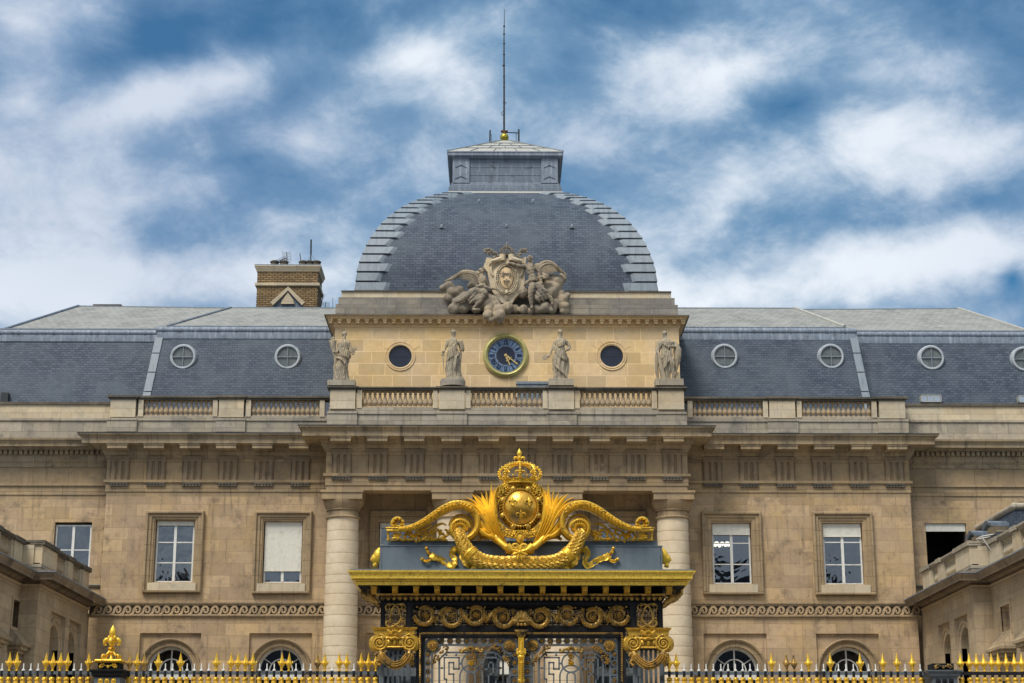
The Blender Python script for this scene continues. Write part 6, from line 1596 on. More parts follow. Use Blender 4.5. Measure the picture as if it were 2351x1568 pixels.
for o_, v_ in ((.675, 1330.8), (.60, 1334.0), (.76, 1313.4)):
    MB().sweep(rect, [(o_-.1, gz(v_+.55, .7)), (o_+.012, gz(v_+.55, .7)), (o_+.012, gz(v_-.35, .7)), (o_-.1, gz(v_-.35, .7))], closed=True).build('cornice_fillet', M['gold_old'], gate)
# brackets
for i in range(15):
    u = 784+(223+i*145.2)*.33348; x = WX(u, 1352, YGT-.4); b = MB(); zt_, zb_ = gz(1344.5, .45), gz(1362.5, .4)
    for k in range(5):
        xx = x+(k-2)*.027; b.tube(cat([(xx, YGT-.50, zt_-.03), (xx, YGT-.46, zt_-.12), (xx, YGT-.38, zt_-.17), (xx, YGT-.36, zb_+.02), (xx, YGT-.28, zb_)], 4), .015, 6)
    b.box(x-.066, x+.066, YGT-.40, YGT-.02, zb_+.05, zt_).box(x-.08, x+.08, YGT-.54, YGT-.02, zt_-.03, zt_+.01)
    b.build('bracket', M['gold_gar'], gate, smooth=50)
for s in (-1, 1):   # scrolled brackets under the cornice ends
    x0 = xm+s*(hw+.02); b = MB(); zt_ = gz(1345, .2)
    for yy in (YGT+.08, YGT+DP-.1, YGT+DP*.5):
        b = MB()
        b.tube([(x0+s*.05, yy, zt_-.40), (x0+s*.15, yy, zt_-.34), (x0+s*.26, yy, zt_-.24), (x0+s*.38, yy, zt_-.22), (x0+s*.48, yy, zt_-.16), (x0+s*.50, yy, zt_-.06)], [.05, .07, .08, .06, .07, .05], 8)
        b.tube([(x0+s*.26+.07*cos(t_), yy-.06, zt_-.14+.07*sin(t_)) for t_ in [i*.5 for i in range(12)]], .02, 6)
        b.build('scroll_bracket', M['gold_old'], gate, smooth=True)
# egg and dart
b = MB(); n = 50; z0, z1 = gz(1378, .08), gz(1368, .1)
b.sweep(rect, [(.05, z1-.0), (.13, z1+.01), (.15, z1+.05), (.05, z1+.06)], closed=True)
for i in range(n):
    x = lerp(xm-hw-.02, xm+hw+.02, (i+.5)/n); b.ell((x, YGT-.075, (z0+z1)/2+.005), (.042, .045, .052), 8, 6)
    b.tube([(x-.062+.124*k/8, YGT-.09, (z0+z1)/2+.03-.085*sin(pi*k/8)) for k in range(9)], .011, 5)
b.build('egg_moulding', M['gold_old'], gate, smooth=True)
# ---- frame members of the overthrow
fr = MB()
def qbox(x0, x1, y0, y1, d0, d1, f=Q, b=None):
    p, q = f(x0, y1, (d0+d1)/2), f(x1, y0, (d0+d1)/2); (b or fr).box(p.x, q.x, YGT-d1, YGT-d0, p.z, q.z)
qbox(268, 2208, 768, 786, -.25, .02); qbox(448, 2030, 929, 962, -.25, .015)
for a, c in ((270, 300), (447, 496), (1983, 2030), (2180, 2208)): qbox(a, c, 785, 945, -.25, .018)
qbox(268, 450, 940, 948, -.25, .012); qbox(2028, 2208, 940, 948, -.25, .012)
qbox(268, 2208, 768, 960, -1.22, -1.1) if False else None
fr.build('overthrow_frame', M['iron_dark'], gate)
b = MB()
def screen(x0, x1, y0, y1, d=-.16, st=9.2):
    n = int((x1-x0)/st)
    for i in range(n+1):
        p = Q(x0+i*(x1-x0)/n, y0, d); q = Q(x0+i*(x1-x0)/n, y1, d); b.box(p.x-.0085, p.x+.0085, p.y-.004, p.y+.004, q.z, p.z)
    n = int((y1-y0)/st)
    for i in range(n+1):
        p = Q(x0, y0+i*(y1-y0)/n, d); q = Q(x1, y0+i*(y1-y0)/n, d); b.box(p.x, q.x, p.y+.004, p.y+.010, p.z-.0085, p.z+.0085)
screen(300, 447, 785, 940); screen(496, 1983, 786, 930); screen(2030, 2180, 785, 940)
b.build('wire_screen', M['iron_dark'], gate)
b = MB(); screen(300, 447, 785, 940, -1.14); screen(496, 1983, 786, 930, -1.14, 12); screen(2030, 2180, 785, 940, -1.14); b.build('wire_screen', M['iron_dark'], gate)
fr = MB()
for a, c in ((270, 300), (447, 496), (1983, 2030), (2180, 2208)): qbox(a, c, 785, 945, -1.25, -1.1)
qbox(268, 2208, 929, 962, -1.25, -1.1); fr.build('rear_frame', M['iron_dark'], gate)
MB().box(xm-hw+.1, xm+hw-.1, YGT+.3, YGT+1.05, gz(1386), gz(1384.5)).build('soffit', M['iron_dark'], gate)
# backing sheets behind parts of the screen, as seen: dark plates behind the scrolls
def rosette(b, P_, r, n=10, dep=.03):
    for k in range(n):
        a = 2*pi*k/n; o = Vector((cos(a), 0, sin(a))); b.blade([P_+o*r*.2, P_+o*r*.65+Vector((0, -dep*.4, 0)), P_+o*r], r*.26, dep, .01, k=1.3)
    b.ell(P_+Vector((0, -dep*.8, 0)), (r*.24, r*.2, r*.24), 10, 6)
SC = [(575, 850, 1, pi*.0), (752, 862, -1, 0), (925, 848, 1, 0), (1112, 866, -1, 0)]
for side in (1, -1):
    mx = lambda x: x if side > 0 else 2480-x
    for k, (x, y, s, a) in enumerate(SC):
        b = MB(); r = 62
        sg_ = s*side
        # rinceau: spiral stem with acanthus leaves along its outside
        pts = []
        for i in range(40):
            t_ = i/39; ang = -pi*.5*s+s*0+ (2*pi*1.55)*t_*s; rr = lerp(68, 24, t_**.8)
            px, py = x+rr*sin(ang)*1.0, y+rr*cos(ang)*1.0
            pts.append(Q(mx(px), py, .02+.03*sin(t_*6)))
        b.tube(pts, [.028, .045, .045, .04, .034, .03, .024], 8)
        for i in range(1, 22):
            p = pts[i]; c_ = Q(mx(x), y, .02); o = (p-c_); o.y = 0; o.normalize(); tg = (pts[i+1]-pts[i-1]); tg.y = 0; tg.normalize()
            q = p+o*.075+tg*.06; b.blade([p-tg*.05, p+o*.045-tg*.0+Vector((0, -.06, 0)), p+o*.085+tg*.055+Vector((0, -.01, 0))], .040, .03, .01, k=1.0)
            if i % 2 and i > 5: b.blade([p-tg*.03, p-o*.035+tg*.02+Vector((0, -.04, 0)), p-o*.05+tg*.05], .02, .018, .01)
        rosette(b, Q(mx(x), y, .06), .10, 9, .03)
        if k < 3:
            x2, y2 = SC[k+1][0], SC[k+1][1]; up = 1 if s > 0 else -1
            b.tube(cat([Q(mx(x+66), y-up*8, .02), Q(mx(x+78), y+up*30, .03), Q(mx((x+x2)/2+4), y+up*10, .04), Q(mx(x2-58), y2-up*42, .03), Q(mx(x2-20), y2-up*66, .02)], 5), [.03, .045, .05, .05, .04], 8)
            for a_ in (.2, .5, .8):
                p = Q(mx(lerp(x+60, x2-30, a_)), lerp(y+up*20, y2-up*50, a_), .05)
                for sd_ in (-1, 1): b.blade([p, p+Vector((side*.04, -.03, sd_*.05)), p+Vector((side*.09, 0, sd_*.10))], .035, .025, .01)
        # calyx joining to the next scroll
        nx, ny = x+88, y+(-30 if k % 2 else 30)
        for a_ in (-.8, -.35, .1, .55, 1.0):
            p = Q(mx(x+58), y+(34 if k % 2 == 0 else -34), .03); b.blade([p, p+Vector((side*.06*cos(a_), -.03, .06*sin(a_)*(1 if k % 2 else -1))), p+Vector((side*.13*cos(a_), 0, .13*sin(a_)*(1 if k % 2 else -1)))], .03, .03, .01)
        b.ell(Q(mx(x-55), y-55 if k != 2 else y-48, .03), .028, 8, 6); b.ell(Q(mx(x+62), y-50, .03), .03, 8, 6)
        b.build('scroll', M['gold_old'], gate, smooth=45)
b = MB(); P_ = Q(1240, 905, .05)
for i in range(9):
    a = radians(15+i*18.75); L_ = .30 if 2 < i < 6 else .25; o = Vector((cos(a), 0, sin(a))); b.blade([P_, P_+o*L_*.5+Vector((0, -.07, 0)), P_+o*L_+Vector((0, -.02, 0)), P_+o*L_*1.08+Vector((0, -.06, -.02))], .055, .03, .01)
b.tube([Q(1185, 885, .08), Q(1240, 893, .12), Q(1295, 885, .08)], .03, 8)
for x in (1215, 1240, 1265): b.ell(Q(x, 915, .08), (.05, .04, .045), 8, 6)
for s in (-1, 1):
    for a_ in (200, 225, 250): o = Vector((s*-cos(radians(a_)), 0, sin(radians(a_)))); p = Q(1240+s*35, 890, .05); b.blade([p, p+o*.07+Vector((0, -.04, 0)), p+o*.13], .04, .03, .01)
b.build('anthemion', M['gold_old'], gate, smooth=45)
# side panels: interlaced scroll ornament
for xc_ in (372, 2106):
    b = MB(); q = lambda x, y, d=.02: Q(xc_+x, y, d)
    for s in (-1, 1):
        b.tube(cat([q(s*-48, 790), q(s*-20, 776), q(s*12, 795), q(s*30, 835), q(s*38, 880), q(s*10, 915), q(s*-35, 932), q(s*-62, 918), q(s*-60, 895), q(s*-42, 892), q(s*-44, 908)], 5), [.018, .026, .03, .036, .04, .032, .03, .022, .014], 8)
        b.tube(cat([q(s*-20, 776), q(s*-52, 775), q(s*-68, 800), q(s*-52, 818), q(s*-38, 805), (q(s*-50, 800))], 5), [.02, .02, .018, .012], 7)
        b.tube(cat([q(s*38, 880), q(s*60, 872), q(s*66, 885)], 5), [.02, .02, .01], 7)
        b.ell(q(s*30, 835), (.03, .04, .05), 8, 6)
    b.build('scroll_panel', M['gold_old'], gate, smooth=50)
# ---- pilasters: capitals, bars, garlands
for s, cxq in ((-1, 366), (1, 2112)):
    q = lambda x, y, d=0: Q(cxq+s*-1*(x) if False else cxq+x, y+(4 if s > 0 else 0), d)
    cp = MB(); p0, p1 = q(-158, 985), q(158, 938)
    cp.sweep([(q(-140, 980).x, YGT+.55), (q(-140, 980).x, YGT-.10), (q(140, 980).x, YGT-.10), (q(140, 980).x, YGT+.55)], [(-.1, q(0, 985).z), (0, q(0, 985).z), (.0, q(0, 958).z), (.03, q(0, 955).z), (.06, q(0, 946).z), (.07, q(0, 938).z), (-.1, q(0, 937).z)])
    c0 = cp.build('capital', M['gold_gar'], gate)
    for t_ in (-1, 1):
        b = MB(); cxx = t_*104; P_ = q(cxx, 1042, .14); r0 = .225
        b.lathe([(r0*.93, 0), (r0, .02), (r0*.93, .20), (r0*.86, .36), (r0*.93, .50), (r0, .62), (r0*.93, .64)], (0, 0, 0), 28)
        m_ = len(b.v)
        for i in range(m_): p = b.v[i]; b.v[i] = Vector((P_.x+p.x, P_.y+p.z, P_.z+p.y))
        sp_ = []
        for i in range(64):
            f = i/63; a = pi/2*0+f*2*pi*2.6; rr = lerp(r0*.96, .025, f**.85); sp_.append(Vector((P_.x-t_*rr*cos(a+pi/2)*-1, P_.y-.02-.03*f, P_.z+rr*sin(a+pi/2))))
        b.tube(sp_, [.026, .022, .018, .013], 7); b.ell(P_+Vector((0, -.05, 0)), .03, 10, 6)
        # outer fold of the scroll towards the side
        b.tube([Vector((P_.x+t_*(.10+.09*sin(pi*i/16)), P_.y+.18, P_.z+.14*cos(pi*i/16))) for i in range(17)], [.07, .10, .10, .07], 8)
        b.build('volute', M['gold_gar'], c0, smooth=45)
    b = MB()
    b.tube([q(-95, 1004, .14), q(0, 1012, .16), q(95, 1004, .14)], .035, 8).box(q(-70, 0).x, q(70, 0).x, YGT-.12, YGT+.4, q(0, 1072).z, q(0, 985).z); b.tube([q(-75, 1070, .14), q(75, 1070, .14)], .028, 8)
    for x in (-40, 0, 40): b.ell(q(x, 1038, .14), (.06, .05, .085), 10, 8)
    for x in (-62, -20, 20, 62): b.tube([q(x, 1015, .15), q(x, 1060, .13)], .014, 6)
    b.blade([q(-50, 1006, .18), q(-20, 1012, .22), q(0, 1004, .2), q(20, 1012, .22), q(50, 1006, .18)], .05, .04, .02)
    for a_ in range(-3, 4): o = Vector((sin(a_*.45), 0, cos(a_*.45))); p = q(0, 985, .2); b.blade([p, p+o*.09+Vector((0, -.05, 0)), p+o*.17], .035, .03, .01)
    for t_ in (-1, 1): b.tube(cat([q(0, 985, .2), q(t_*25, 972, .22), q(t_*46, 955, .2), q(t_*50, 968, .2)], 4), [.03, .035, .03, .015], 7)
    b.build('capital_ornament', M['gold_gar'], c0, smooth=45)
    # bars
    b = MB(); bt = 1078
    def vb(u, w_, d0=-.1, d1=0.0, vt=None):
        x0, x1 = WX(u-w_/2, 1520, YGT), WX(u+w_/2, 1520, YGT); b.box(x0, x1, YGT-d1, YGT-d0, .5, q(0, bt).z)
    off = 0 if s < 0 else (784+2112*.33348)-(784+366*.33348)
    for u, w_ in ((876, 11), (891.5, 5.5), (902, 5.5), (912.5, 5.5), (923.5, 5.5), (937.5, 11)): vb(u+off, w_)
    us_ = [876+5.5, 891.5, 902, 912.5, 923.5, 937.5-5.5]
    for i in range(5):
        x0, x1 = WX(us_[i]+off+2.5, 1490, YGT), WX(us_[i+1]+off-2.5, 1490, YGT); cxx = (x0+x1)/2; r = (x1-x0)/2; zc = q(0, bt+18).z; n = 8
        top = q(0, bt).z
        for k in range(n):
            a0, a1 = pi*k/n, pi*(k+1)/n
            b.hexa([(cxx+r*cos(a0), YGT, zc+r*sin(a0)), (cxx+r*cos(a1), YGT, zc+r*sin(a1)), (cxx+r*cos(a1), YGT+.1, zc+r*sin(a1)), (cxx+r*cos(a0), YGT+.1, zc+r*sin(a0)), (cxx+r*cos(a0), YGT, top), (cxx+r*cos(a1), YGT, top), (cxx+r*cos(a1), YGT+.1, top), (cxx+r*cos(a0), YGT+.1, top)])
    pil = b.build('pilaster', M['iron'], gate)
    MB().box(WX(873+off, 1520, YGT), WX(940+off, 1520, YGT), YGT+.55, YGT+.62, .5, q(0, bt).z-.25).build('pilaster_back', M['iron_dark'], pil) if False else None
    # garland
    b = MB(); G_ = cat([q(-104, 1100, .2), q(-75, 1150, .26), (q(-30, 1187, .3)), q(10, 1196, .3), q(55, 1178, .3), q(92, 1135, .26), q(104, 1095, .2)], 7)
    b.tube(G_, [.055, .07, .085, .09, .085, .07, .055], 10)
    rnd = random.Random(3)
    for i in range(2, len(G_)-3):
        t_ = (G_[i+1]-G_[i-1]).normalized(); up_ = Vector((-t_.z, 0, t_.x)); sgn = 1 if i < len(G_)/2 else -1
        for o in (-.75, -.25, .25, .75):
            p = G_[i]+up_*o*.085+Vector((0, -.075*(1-o*o*.7), 0)); b.blade([p, p+t_*sgn*.035+Vector((0, -.03, 0))+up_*o*.02, p+t_*sgn*.08+up_*o*.05], .028, .016, .01)
    for t_ in (-1, 1):
        p = q(t_*112, 1095, .12)
        for k in range(9):
            for j in range(3): a = rnd.uniform(-.6, .6); c_ = p+Vector((a*.08, -.05*rnd.random(), -.035*k-.03)); b.blade([c_, c_+Vector((a*.05, -.03, -.05)), c_+Vector((a*.07, 0, -.10))], .035, .02, .01)
        b.tube([p, p+Vector((0, 0, -.3))], .035, 6)
    b.build('garland', M['gold_old'], gate, smooth=50)
# ---- opening frame with rope moulding
b = MB(); ex = lambda x, s: x if s > 0 else 4472-x
for s in (1, -1):
    x0, x1 = sorted((E(ex(785, s), 900).x, E(ex(845, s), 900).x)); b.box(x0, x1, YGT-.0, YGT+.25, .5, E(0, 832).z+.0)
    x0, x1 = sorted((E(ex(847, s), 900).x, E(ex(897, s), 900).x)); b.box(x0, x1, YGT+.05, YGT+.20, .5, E(0, 900).z)
zt0 = E(0, 832).z
b.box(E(846, 850).x, E(4472-846, 850).x, YGT-.005, YGT+.25, E(0, 862).z, zt0-.002).box(E(846, 850).x, E(4472-846, 850).x, YGT+.03, YGT+.22, E(0, 936).z, E(0, 862).z+.0)
b.build('door_frame', M['iron_dark'], gate)
b = MB()
def rope(pts, r, tw):
    P_ = []
    for i in range(len(pts)-1):
        a, c_ = pts[i], pts[i+1]; n = int((c_-a).length/.03)
        for k in range(n): P_.append(a.lerp(c_, k/n))
    for i in range(0, len(P_)-2, 2):
        t_ = (P_[i+1]-P_[i]).normalized(); nn_ = Vector((-t_.z, 0, t_.x)); b.tube([P_[i]-nn_*r-t_*.02, P_[i]+Vector((0, -r, 0)), P_[i]+nn_*r+t_*.04], [r*.5, r*.9, r*.5], 5)
rope([E(835, 1600, .04), E(835, 880, .04), E(4472-835, 880, .04), E(4472-835, 1600, .04)], .022, 1)
b.build('rope_moulding', M['gold_old'], gate, smooth=50)
# centre post
b = MB(); cxq = E(2236, 900).x
pp = lambda x, y, d=0: Vector((cxq+x, YGT-d, E(0, y).z))
b.box(cxq-.075, cxq+.075, YGT-.14, YGT+.04, .5, E(0, 930).z)
b.tube([pp(0, 1000, .14), pp(0, 1180, .15)], .045, 8).tube([pp(0, 1270, .14), pp(0, 1560, .15)], .04, 8)
for y in (1150, 1210, 1535): b.ell(pp(0, y, .12), (.10, .07, .07), 10, 8)
for y in range(1290, 1530, 30): b.tube([pp(-.05, y, .17), pp(0, y+14, .20), pp(.05, y, .17)], .014, 5)
for s in (-1, 1):
    b.tube([pp(s*.055, 940, .15), pp(s*.055, 1560, .15)], .016, 6)
    for k in range(5): b.ell(pp(s*(.09+.012*(k % 2)), 1105+k*16, .12), .03, 8, 6)
b.build('centre_post', M['gold'], gate, smooth=50)
b = MB()
for y0, y1, hw_, d in ((838, 852, .165, .24), (852, 868, .15, .22), (868, 895, .125, .19), (895, 925, .10, .17)): b.box(cxq-hw_, cxq+hw_, YGT-d, YGT+.02, E(0, y1).z, E(0, y0).z-.002)
for k in range(7): b.ell(pp(-.13+k*.043, 860, .22), .022, 8, 6)
b.build('post_capital', M['gold_old'], gate, smooth=40)
# ---- door leaves
for s in (1, -1):
    lf = MB(); e = lambda x, y, d=-.08: E(ex(x, s), y, d)
    R_ = .0
    def bar(pts, w_=20, d0=-.115, d1=-.075, bb=None):
        P_ = [e(x, y, -.095) for x, y in pts]; (bb or lf).ribbon([(p.x, p.z) for p in P_], w_*.00192*1.05, YGT-d1, YGT-d0)
    def ringE(x, y, r0, r1, bb=None): p = e(x, y, -.095); (bb or lf).ring(p.x, p.z, r0*.00192*1.0, r1*.00192*1.0, YGT+.07, YGT+.125, 28)
    bar([(1090, 1040), (1990, 1040)], 24); bar([(1200, 1145), (1890, 1145)], 22); bar([(1100, 1240), (1200, 1145)], 22); bar([(1890, 1145), (1985, 1240)], 22)
    for x in (1000, 1100, 1985, 2080): bar([(x, 1235 if x in (1100, 1985) else 1150), (x, 2300)], 26)
    bar([(900, 937), (900, 2300)], 26); bar([(2185, 937), (2185, 2300)], 22); bar([(890, 942), (2190, 942)], 16)
    for m_ in (1, -1):
        k = lambda L: [(x if m_ > 0 else 3084-x, y) for x, y in L]
        for seg in ([(1200, 2300), (1200, 1515)], [(1210, 1515), (1162, 1515)], [(1170, 1515), (1170, 1205)], [(1162, 1215), (1384, 1215)], [(1375, 1205), (1375, 1385)], [(1384, 1375), (1292, 1375)], [(1300, 1385), (1300, 1277)], [(1308, 1285), (1227, 1285)], [(1235, 1277), (1235, 1455)], [(1227, 1445), (1308, 1445)], [(1300, 1437), (1300, 2300)]): bar(k(seg), 19)
        for x, y in ((1200, 1178), (1335, 1178)): lf.ell(e(*k([(x, y)])[0], -.09), (.03, .03, .032), 8, 6)
        for x, y in ((1135, 1360), (1393, 1297)): lf.ell(e(*k([(x, y)])[0], -.09), (.032, .03, .03), 8, 6)
        bar(k([(1105, 1360), (1165, 1360)]), 10); bar(k([(1375, 1297), (1415, 1297)]), 10)
    ringE(1542, 1290, 112, 134)
    for r0, r1, y in ((138, 160, 1480), (44, 64, 1475)):
        p = e(1542, y, -.095); lf.ring(p.x, p.z, r0*.00192, r1*.00192, YGT+.065, YGT+.12, 24, 0, pi)
        for m_ in (-1, 1): x0 = p.x+m_*(r0+r1)/2*.00192; lf.box(x0-.02, x0+.02, YGT+.065, YGT+.12, .5, p.z)
    rings = [(x, 985) for x in (1130, 1250, 1365, 1480, 1600, 1715, 1830, 1945)]+[(940, y) for y in (1170, 1290, 1410, 1530, 1650)]+[(2145, y) for y in (1170, 1290, 1410, 1530, 1650)]
    for x, y in rings: ringE(x, y, 30, 44)
    for i in range(7): lf.ell(e(1190+i*116.5, 985), .02, 8, 6)
    for y in (1230, 1350, 1470, 1590):
        for x in (940, 2145): lf.ell(e(x, y), .02, 8, 6)
    ringE(1010, 1050, 84, 112); ringE(2075, 1050, 84, 112)
    L = lf.build('door_leaf', M['iron'], gate, smooth=40)
    for x, y in rings:
        b = MB(); p = e(x, y, -.07); b.disc(p.x, p.z, .058, p.y+.02, 14, p.y+.03); rosette(b, p, .055, 8, .02); b.build('rosette', M['gold_old'], L, smooth=50)
    for x, y in ((1010, 1050), (2075, 1050)):
        b = MB(); p = e(x, y, -.06); b.disc(p.x, p.z, .162, p.y+.02, 24, p.y+.035); rosette(b, p, .155, 16, .03); rosette(b, p+Vector((0, -.02, 0)), .085, 12, .03); b.build('rosette', M['gold_old'], L, smooth=50, label='large round gilt flower in the corner of the door')
    rnd = random.Random(9)
    b = MB()
    for (x0, y0, x1, y1) in ((1130, 1130, 1250, 1060), (1080, 1190, 1030, 1300), (1960, 1130, 1840, 1060), (2010, 1190, 2060, 1300)):
        for k in range(22):
            f = rnd.random(); x, y = lerp(x0, x1, f)+rnd.uniform(-1, 1)*34*(1-f*.5), lerp(y0, y1, f)+rnd.uniform(-1, 1)*34*(1-f*.5); a = rnd.uniform(0, 6.28); p = e(x, y, -.05); o = Vector((cos(a), 0, sin(a)))
            b.blade([p, p+o*.035+Vector((0, -.03, 0)), p+o*.07], .028, .022, .02)
    for k in range(30):
        a = rnd.uniform(0, 6.28); rr = rnd.uniform(.3, 1); x, y = 1542+55*rr*cos(a), 1225+62*rr*sin(a); p = e(x, y, -.05); o = Vector((cos(a), 0, -sin(a))); b.blade([p, p+o*.03+Vector((0, -.03, 0)), p+o*.06], .026, .022, .02)
    for k in range(9):
        a = radians(10+k*20); p = e(1542, 1110, -.05); o = Vector((cos(a), 0, sin(a))); b.blade([p, p+o*.06+Vector((0, -.04, 0)), p+o*.12], .028, .025, .01)
    for m_ in (-1, 1):
        b.tube(cat([e(1542+m_*20, 1120, -.06), e(1542+m_*80, 1095, -.05), e(1542+m_*130, 1135, -.05), e(1542+m_*158, 1125, -.06)], 4), [.03, .04, .03, .02], 7); b.ell(e(1542+m_*152, 1108, -.06), .035, 10, 8)
    b.build('leaf_cluster', M['gold_old'], L, smooth=50)
    b = MB(); p = e(1542, 1290, -.03); b.disc(p.x, p.z, .075, p.y+.02, 16, p.y+.05); rosette(b, p, .07, 8, .03); b.build('rosette', M['gold'], L, smooth=50)
# ================================================================== CREST
bz0, bz1, bz2 = gz(1305, .1), gz(1252, .05), gz(1241.3, .0)
x0, x1 = WX(872, 1280, YGT-.05), WX(1520.5, 1280, YGT-.05)
bp = MB().box(x0, x1, YGT-.05, YGT+1.15, bz0, bz1).box(x0+.10, x1-.10, YGT+.06, YGT+1.0, bz1, bz2).box(x0-.015, x1+.015, YGT-.065, YGT+1.165, bz1-.03, bz1-.004)
blk = bp.build('pedestal_block', M['iron_clean'], gate)
sm = MB()
for u in (876, 983, 1092, 1298, 1406, 1516): x = WX(u, 1280, YGT); sm.box(x-.006, x+.006, YGT-.058, YGT-.045, bz0, bz1-.03)
for i in range(30): sm.ell((lerp(x0+.2, x1-.2, i/29), YGT-.066, bz1-.018), .012, 6, 4)
sm.build('sheet_seam', M['iron'], blk)
for s in (1, -1):
    mm = lambda L: mir(L, s)
    def cc(L, n=5): return cat([C(*p) for p in mm(L)], n)
    # s-scroll
    S = [(95, 742, .1), (200, 742, .1), (300, 728, .1), (390, 690, .12), (470, 640, .14), (560, 582, .16), (650, 545, .18), (730, 545, .2), (800, 582, .2), (845, 650, .2), (845, 730, .2), (800, 790, .2), (740, 818, .2), (670, 800, .2), (635, 745, .22), (650, 690, .22), (705, 665, .22), (755, 690, .22), (758, 745, .2), (715, 765, .2)]
    cv = cc(S, 6); b = MB(); nP = len(cv)
    wd = [.05, .06, .085, .11, .125, .135, .135, .125, .12, .115, .11, .105, .10, .095, .085, .075, .06, .05, .04, .03]
    b.tube([p-Vector((0, 0, w_2)) for p, w_2 in zip(cv, [lerpl(wd, i_/(nP-1))*.25*(1 if i_ < nP*.45 else 0) for i_ in range(nP)])], [w_*(.62 if i_ < 9 else .92) for i_, w_ in enumerate(wd)], 12, flat=2.0)
    b.tube([p+Vector((0, -.20, .0))+Vector((0, 0, lerpl(wd, i/(nP-1))*.55*(1 if i < nP*.45 else max(0, 1-(i-nP*.45)/8)))) for i, p in enumerate(cv)], [w_*(.27 if i_ < 9 else .2) for i_, w_ in enumerate(wd)], 8)
    b.tube([p+Vector((0, .22, .02)) for p in cv[:nP//2]], [w_*.8 for w_ in wd[:10]], 8)
    m_s = b.build('crest_scroll', M['gold'], gate, smooth=50)
    # acanthus riding on the scroll
    b = MB()
    for i in range(6, int(nP*.42)):
        p = cv[i]+Vector((0, -.24, -.02)); t_ = (cv[i+1]-cv[i-1]).normalized(); nn_ = Vector((-t_.z, 0, t_.x))*s; w_ = lerpl(wd, i/nP)
        if i % 2: b.blade([p+nn_*w_*.15+t_*.10, p+nn_*w_*.0-t_*.02+Vector((0, -.07, 0)), p-nn_*w_*.95-t_*.12+Vector((0, .0, 0))], .062, .045, .02, serr=.35, k=.9)
        if i % 2: b.blade([p+nn_*w_*.1+t_*.08, p+nn_*w_*.35+Vector((0, -.05, 0)), p+nn_*w_*.75-t_*.10+Vector((0, .0, 0))], .05, .035, .02, k=.9)
        for sd_ in ():
            pass
        if i % 4 == 0: b.blade([p-t_*.08, p+Vector((0, -.075, 0)), p+t_*.12], .05, .03, .01)
    b.build('acanthus', M['gold'], gate, smooth=50)
    # end curl
    b = MB(); ctr = mm([(190, 690)])[0]
    pts = []
    for i in range(26):
        f = i/25; a = radians(200)-f*2*pi*1.25; rr = lerp(50, 16, f); x = 190+rr*cos(a); y = 690-rr*sin(a); pts.append(C(*mm([(x, y, .12)])[0]))
    b.tube(pts, [.05, .06, .055, .045, .035], 8, flat=2.6)
    for k in range(8):
        a = k*.8; p = C(*mm([(190+42*cos(a), 690-42*sin(a), .24)])[0]); o = Vector((cos(a+1.8)*s, -.2, sin(a+1.8))); b.blade([p, p+o*.05+Vector((0, -.03, 0)), p+o*.10], .04, .025, .01)
    b.blade([C(*mm([(80, 728, .1)])[0]), C(*mm([(120, 722, .15)])[0]), C(*mm([(160, 735, .15)])[0])], .03, .03, .02)
    b.build('end_curl', M['gold'], gate, smooth=50)
    # upper half of the volute: ring and rosette with garland root
    b = MB()
    b.tube([C(*mm([(710+95*cos(a), 715-95*sin(a), .12)])[0]) for a in [radians(-40+i*9) for i in range(25)]], .035, 8)
    b.tube([C(*mm([(705+72*cos(a), 735-62*sin(a)-12, .26)])[0]) for a in [radians(0+i*12) for i in range(19)]], [.05, .07, .075, .06, .05], 8)
    for k in range(11): a = radians(k*20-10); b.blade([C(*mm([(700+22*cos(a), 735-16*sin(a), .36)])[0]), C(*mm([(700+45*cos(a), 728-38*sin(a), .40)])[0]), C(*mm([(700+66*cos(a), 724-58*sin(a), .33)])[0])], .04, .03, .02)
    b.build('volute_rosette', M['gold'], gate, smooth=50)
    # openwork under the scroll: laurel sprays and tendrils
    b = MB(); rnd = random.Random(4)
    b.tube(cc([(105, 762, .05), (110, 800, .05), (105, 828, .05)]), .03, 6)
    for (x, y) in ((115, 800), (150, 780), (150, 815), (185, 775), (190, 812), (215, 790)):
        o = mm([(x-235, y-800)])[0]
    base = (250, 808)
    for (tx, ty) in ((115, 815), (118, 790), (128, 768), (160, 762), (170, 822), (200, 765), (205, 825)): b.blade([C(*mm([(base[0]-20, base[1]-8, .05)])[0]).lerp(C(*mm([(tx, ty, .05)])[0]), f)+Vector((0, -.03*sin(f*3), 0)) for f in (.25, .6, 1)], .035, .02, .01)
    for P_ in ([(230, 800), (270, 760), (300, 770), (295, 800), (275, 805)], [(300, 822), (330, 800), (345, 775), (370, 790), (362, 812)], [(360, 822), (400, 815), (430, 790), (420, 765), (395, 770)], [(430, 822), (470, 800), (480, 760), (520, 745), (540, 775), (520, 800)], [(480, 822), (540, 810), (570, 790), (560, 760)], [(440, 760), (480, 730), (520, 700), (560, 690), (590, 705)], [(560, 825), (575, 800), (600, 780), (612, 740)], [(330, 760), (380, 745), (430, 725), (470, 700)]):
        b.tube(cc([(x, y, .04) for x, y in P_], 4), [.022, .034, .038, .03, .014], 7)
    for k in range(50):
        x = rnd.uniform(230, 600); y = rnd.uniform(max(735, 800-.2*(x-230)), 822); a = rnd.uniform(0, 6.28); p = C(*mm([(x, y, .06)])[0]); o = Vector((cos(a), -.1, sin(a))); b.blade([p, p+o*.05+Vector((0, -.03, 0)), p+o*.1], .04, .03, .01)
    b.tube(cc([(95, 826, .0), (600, 826, .0)], 2), .02, 6)
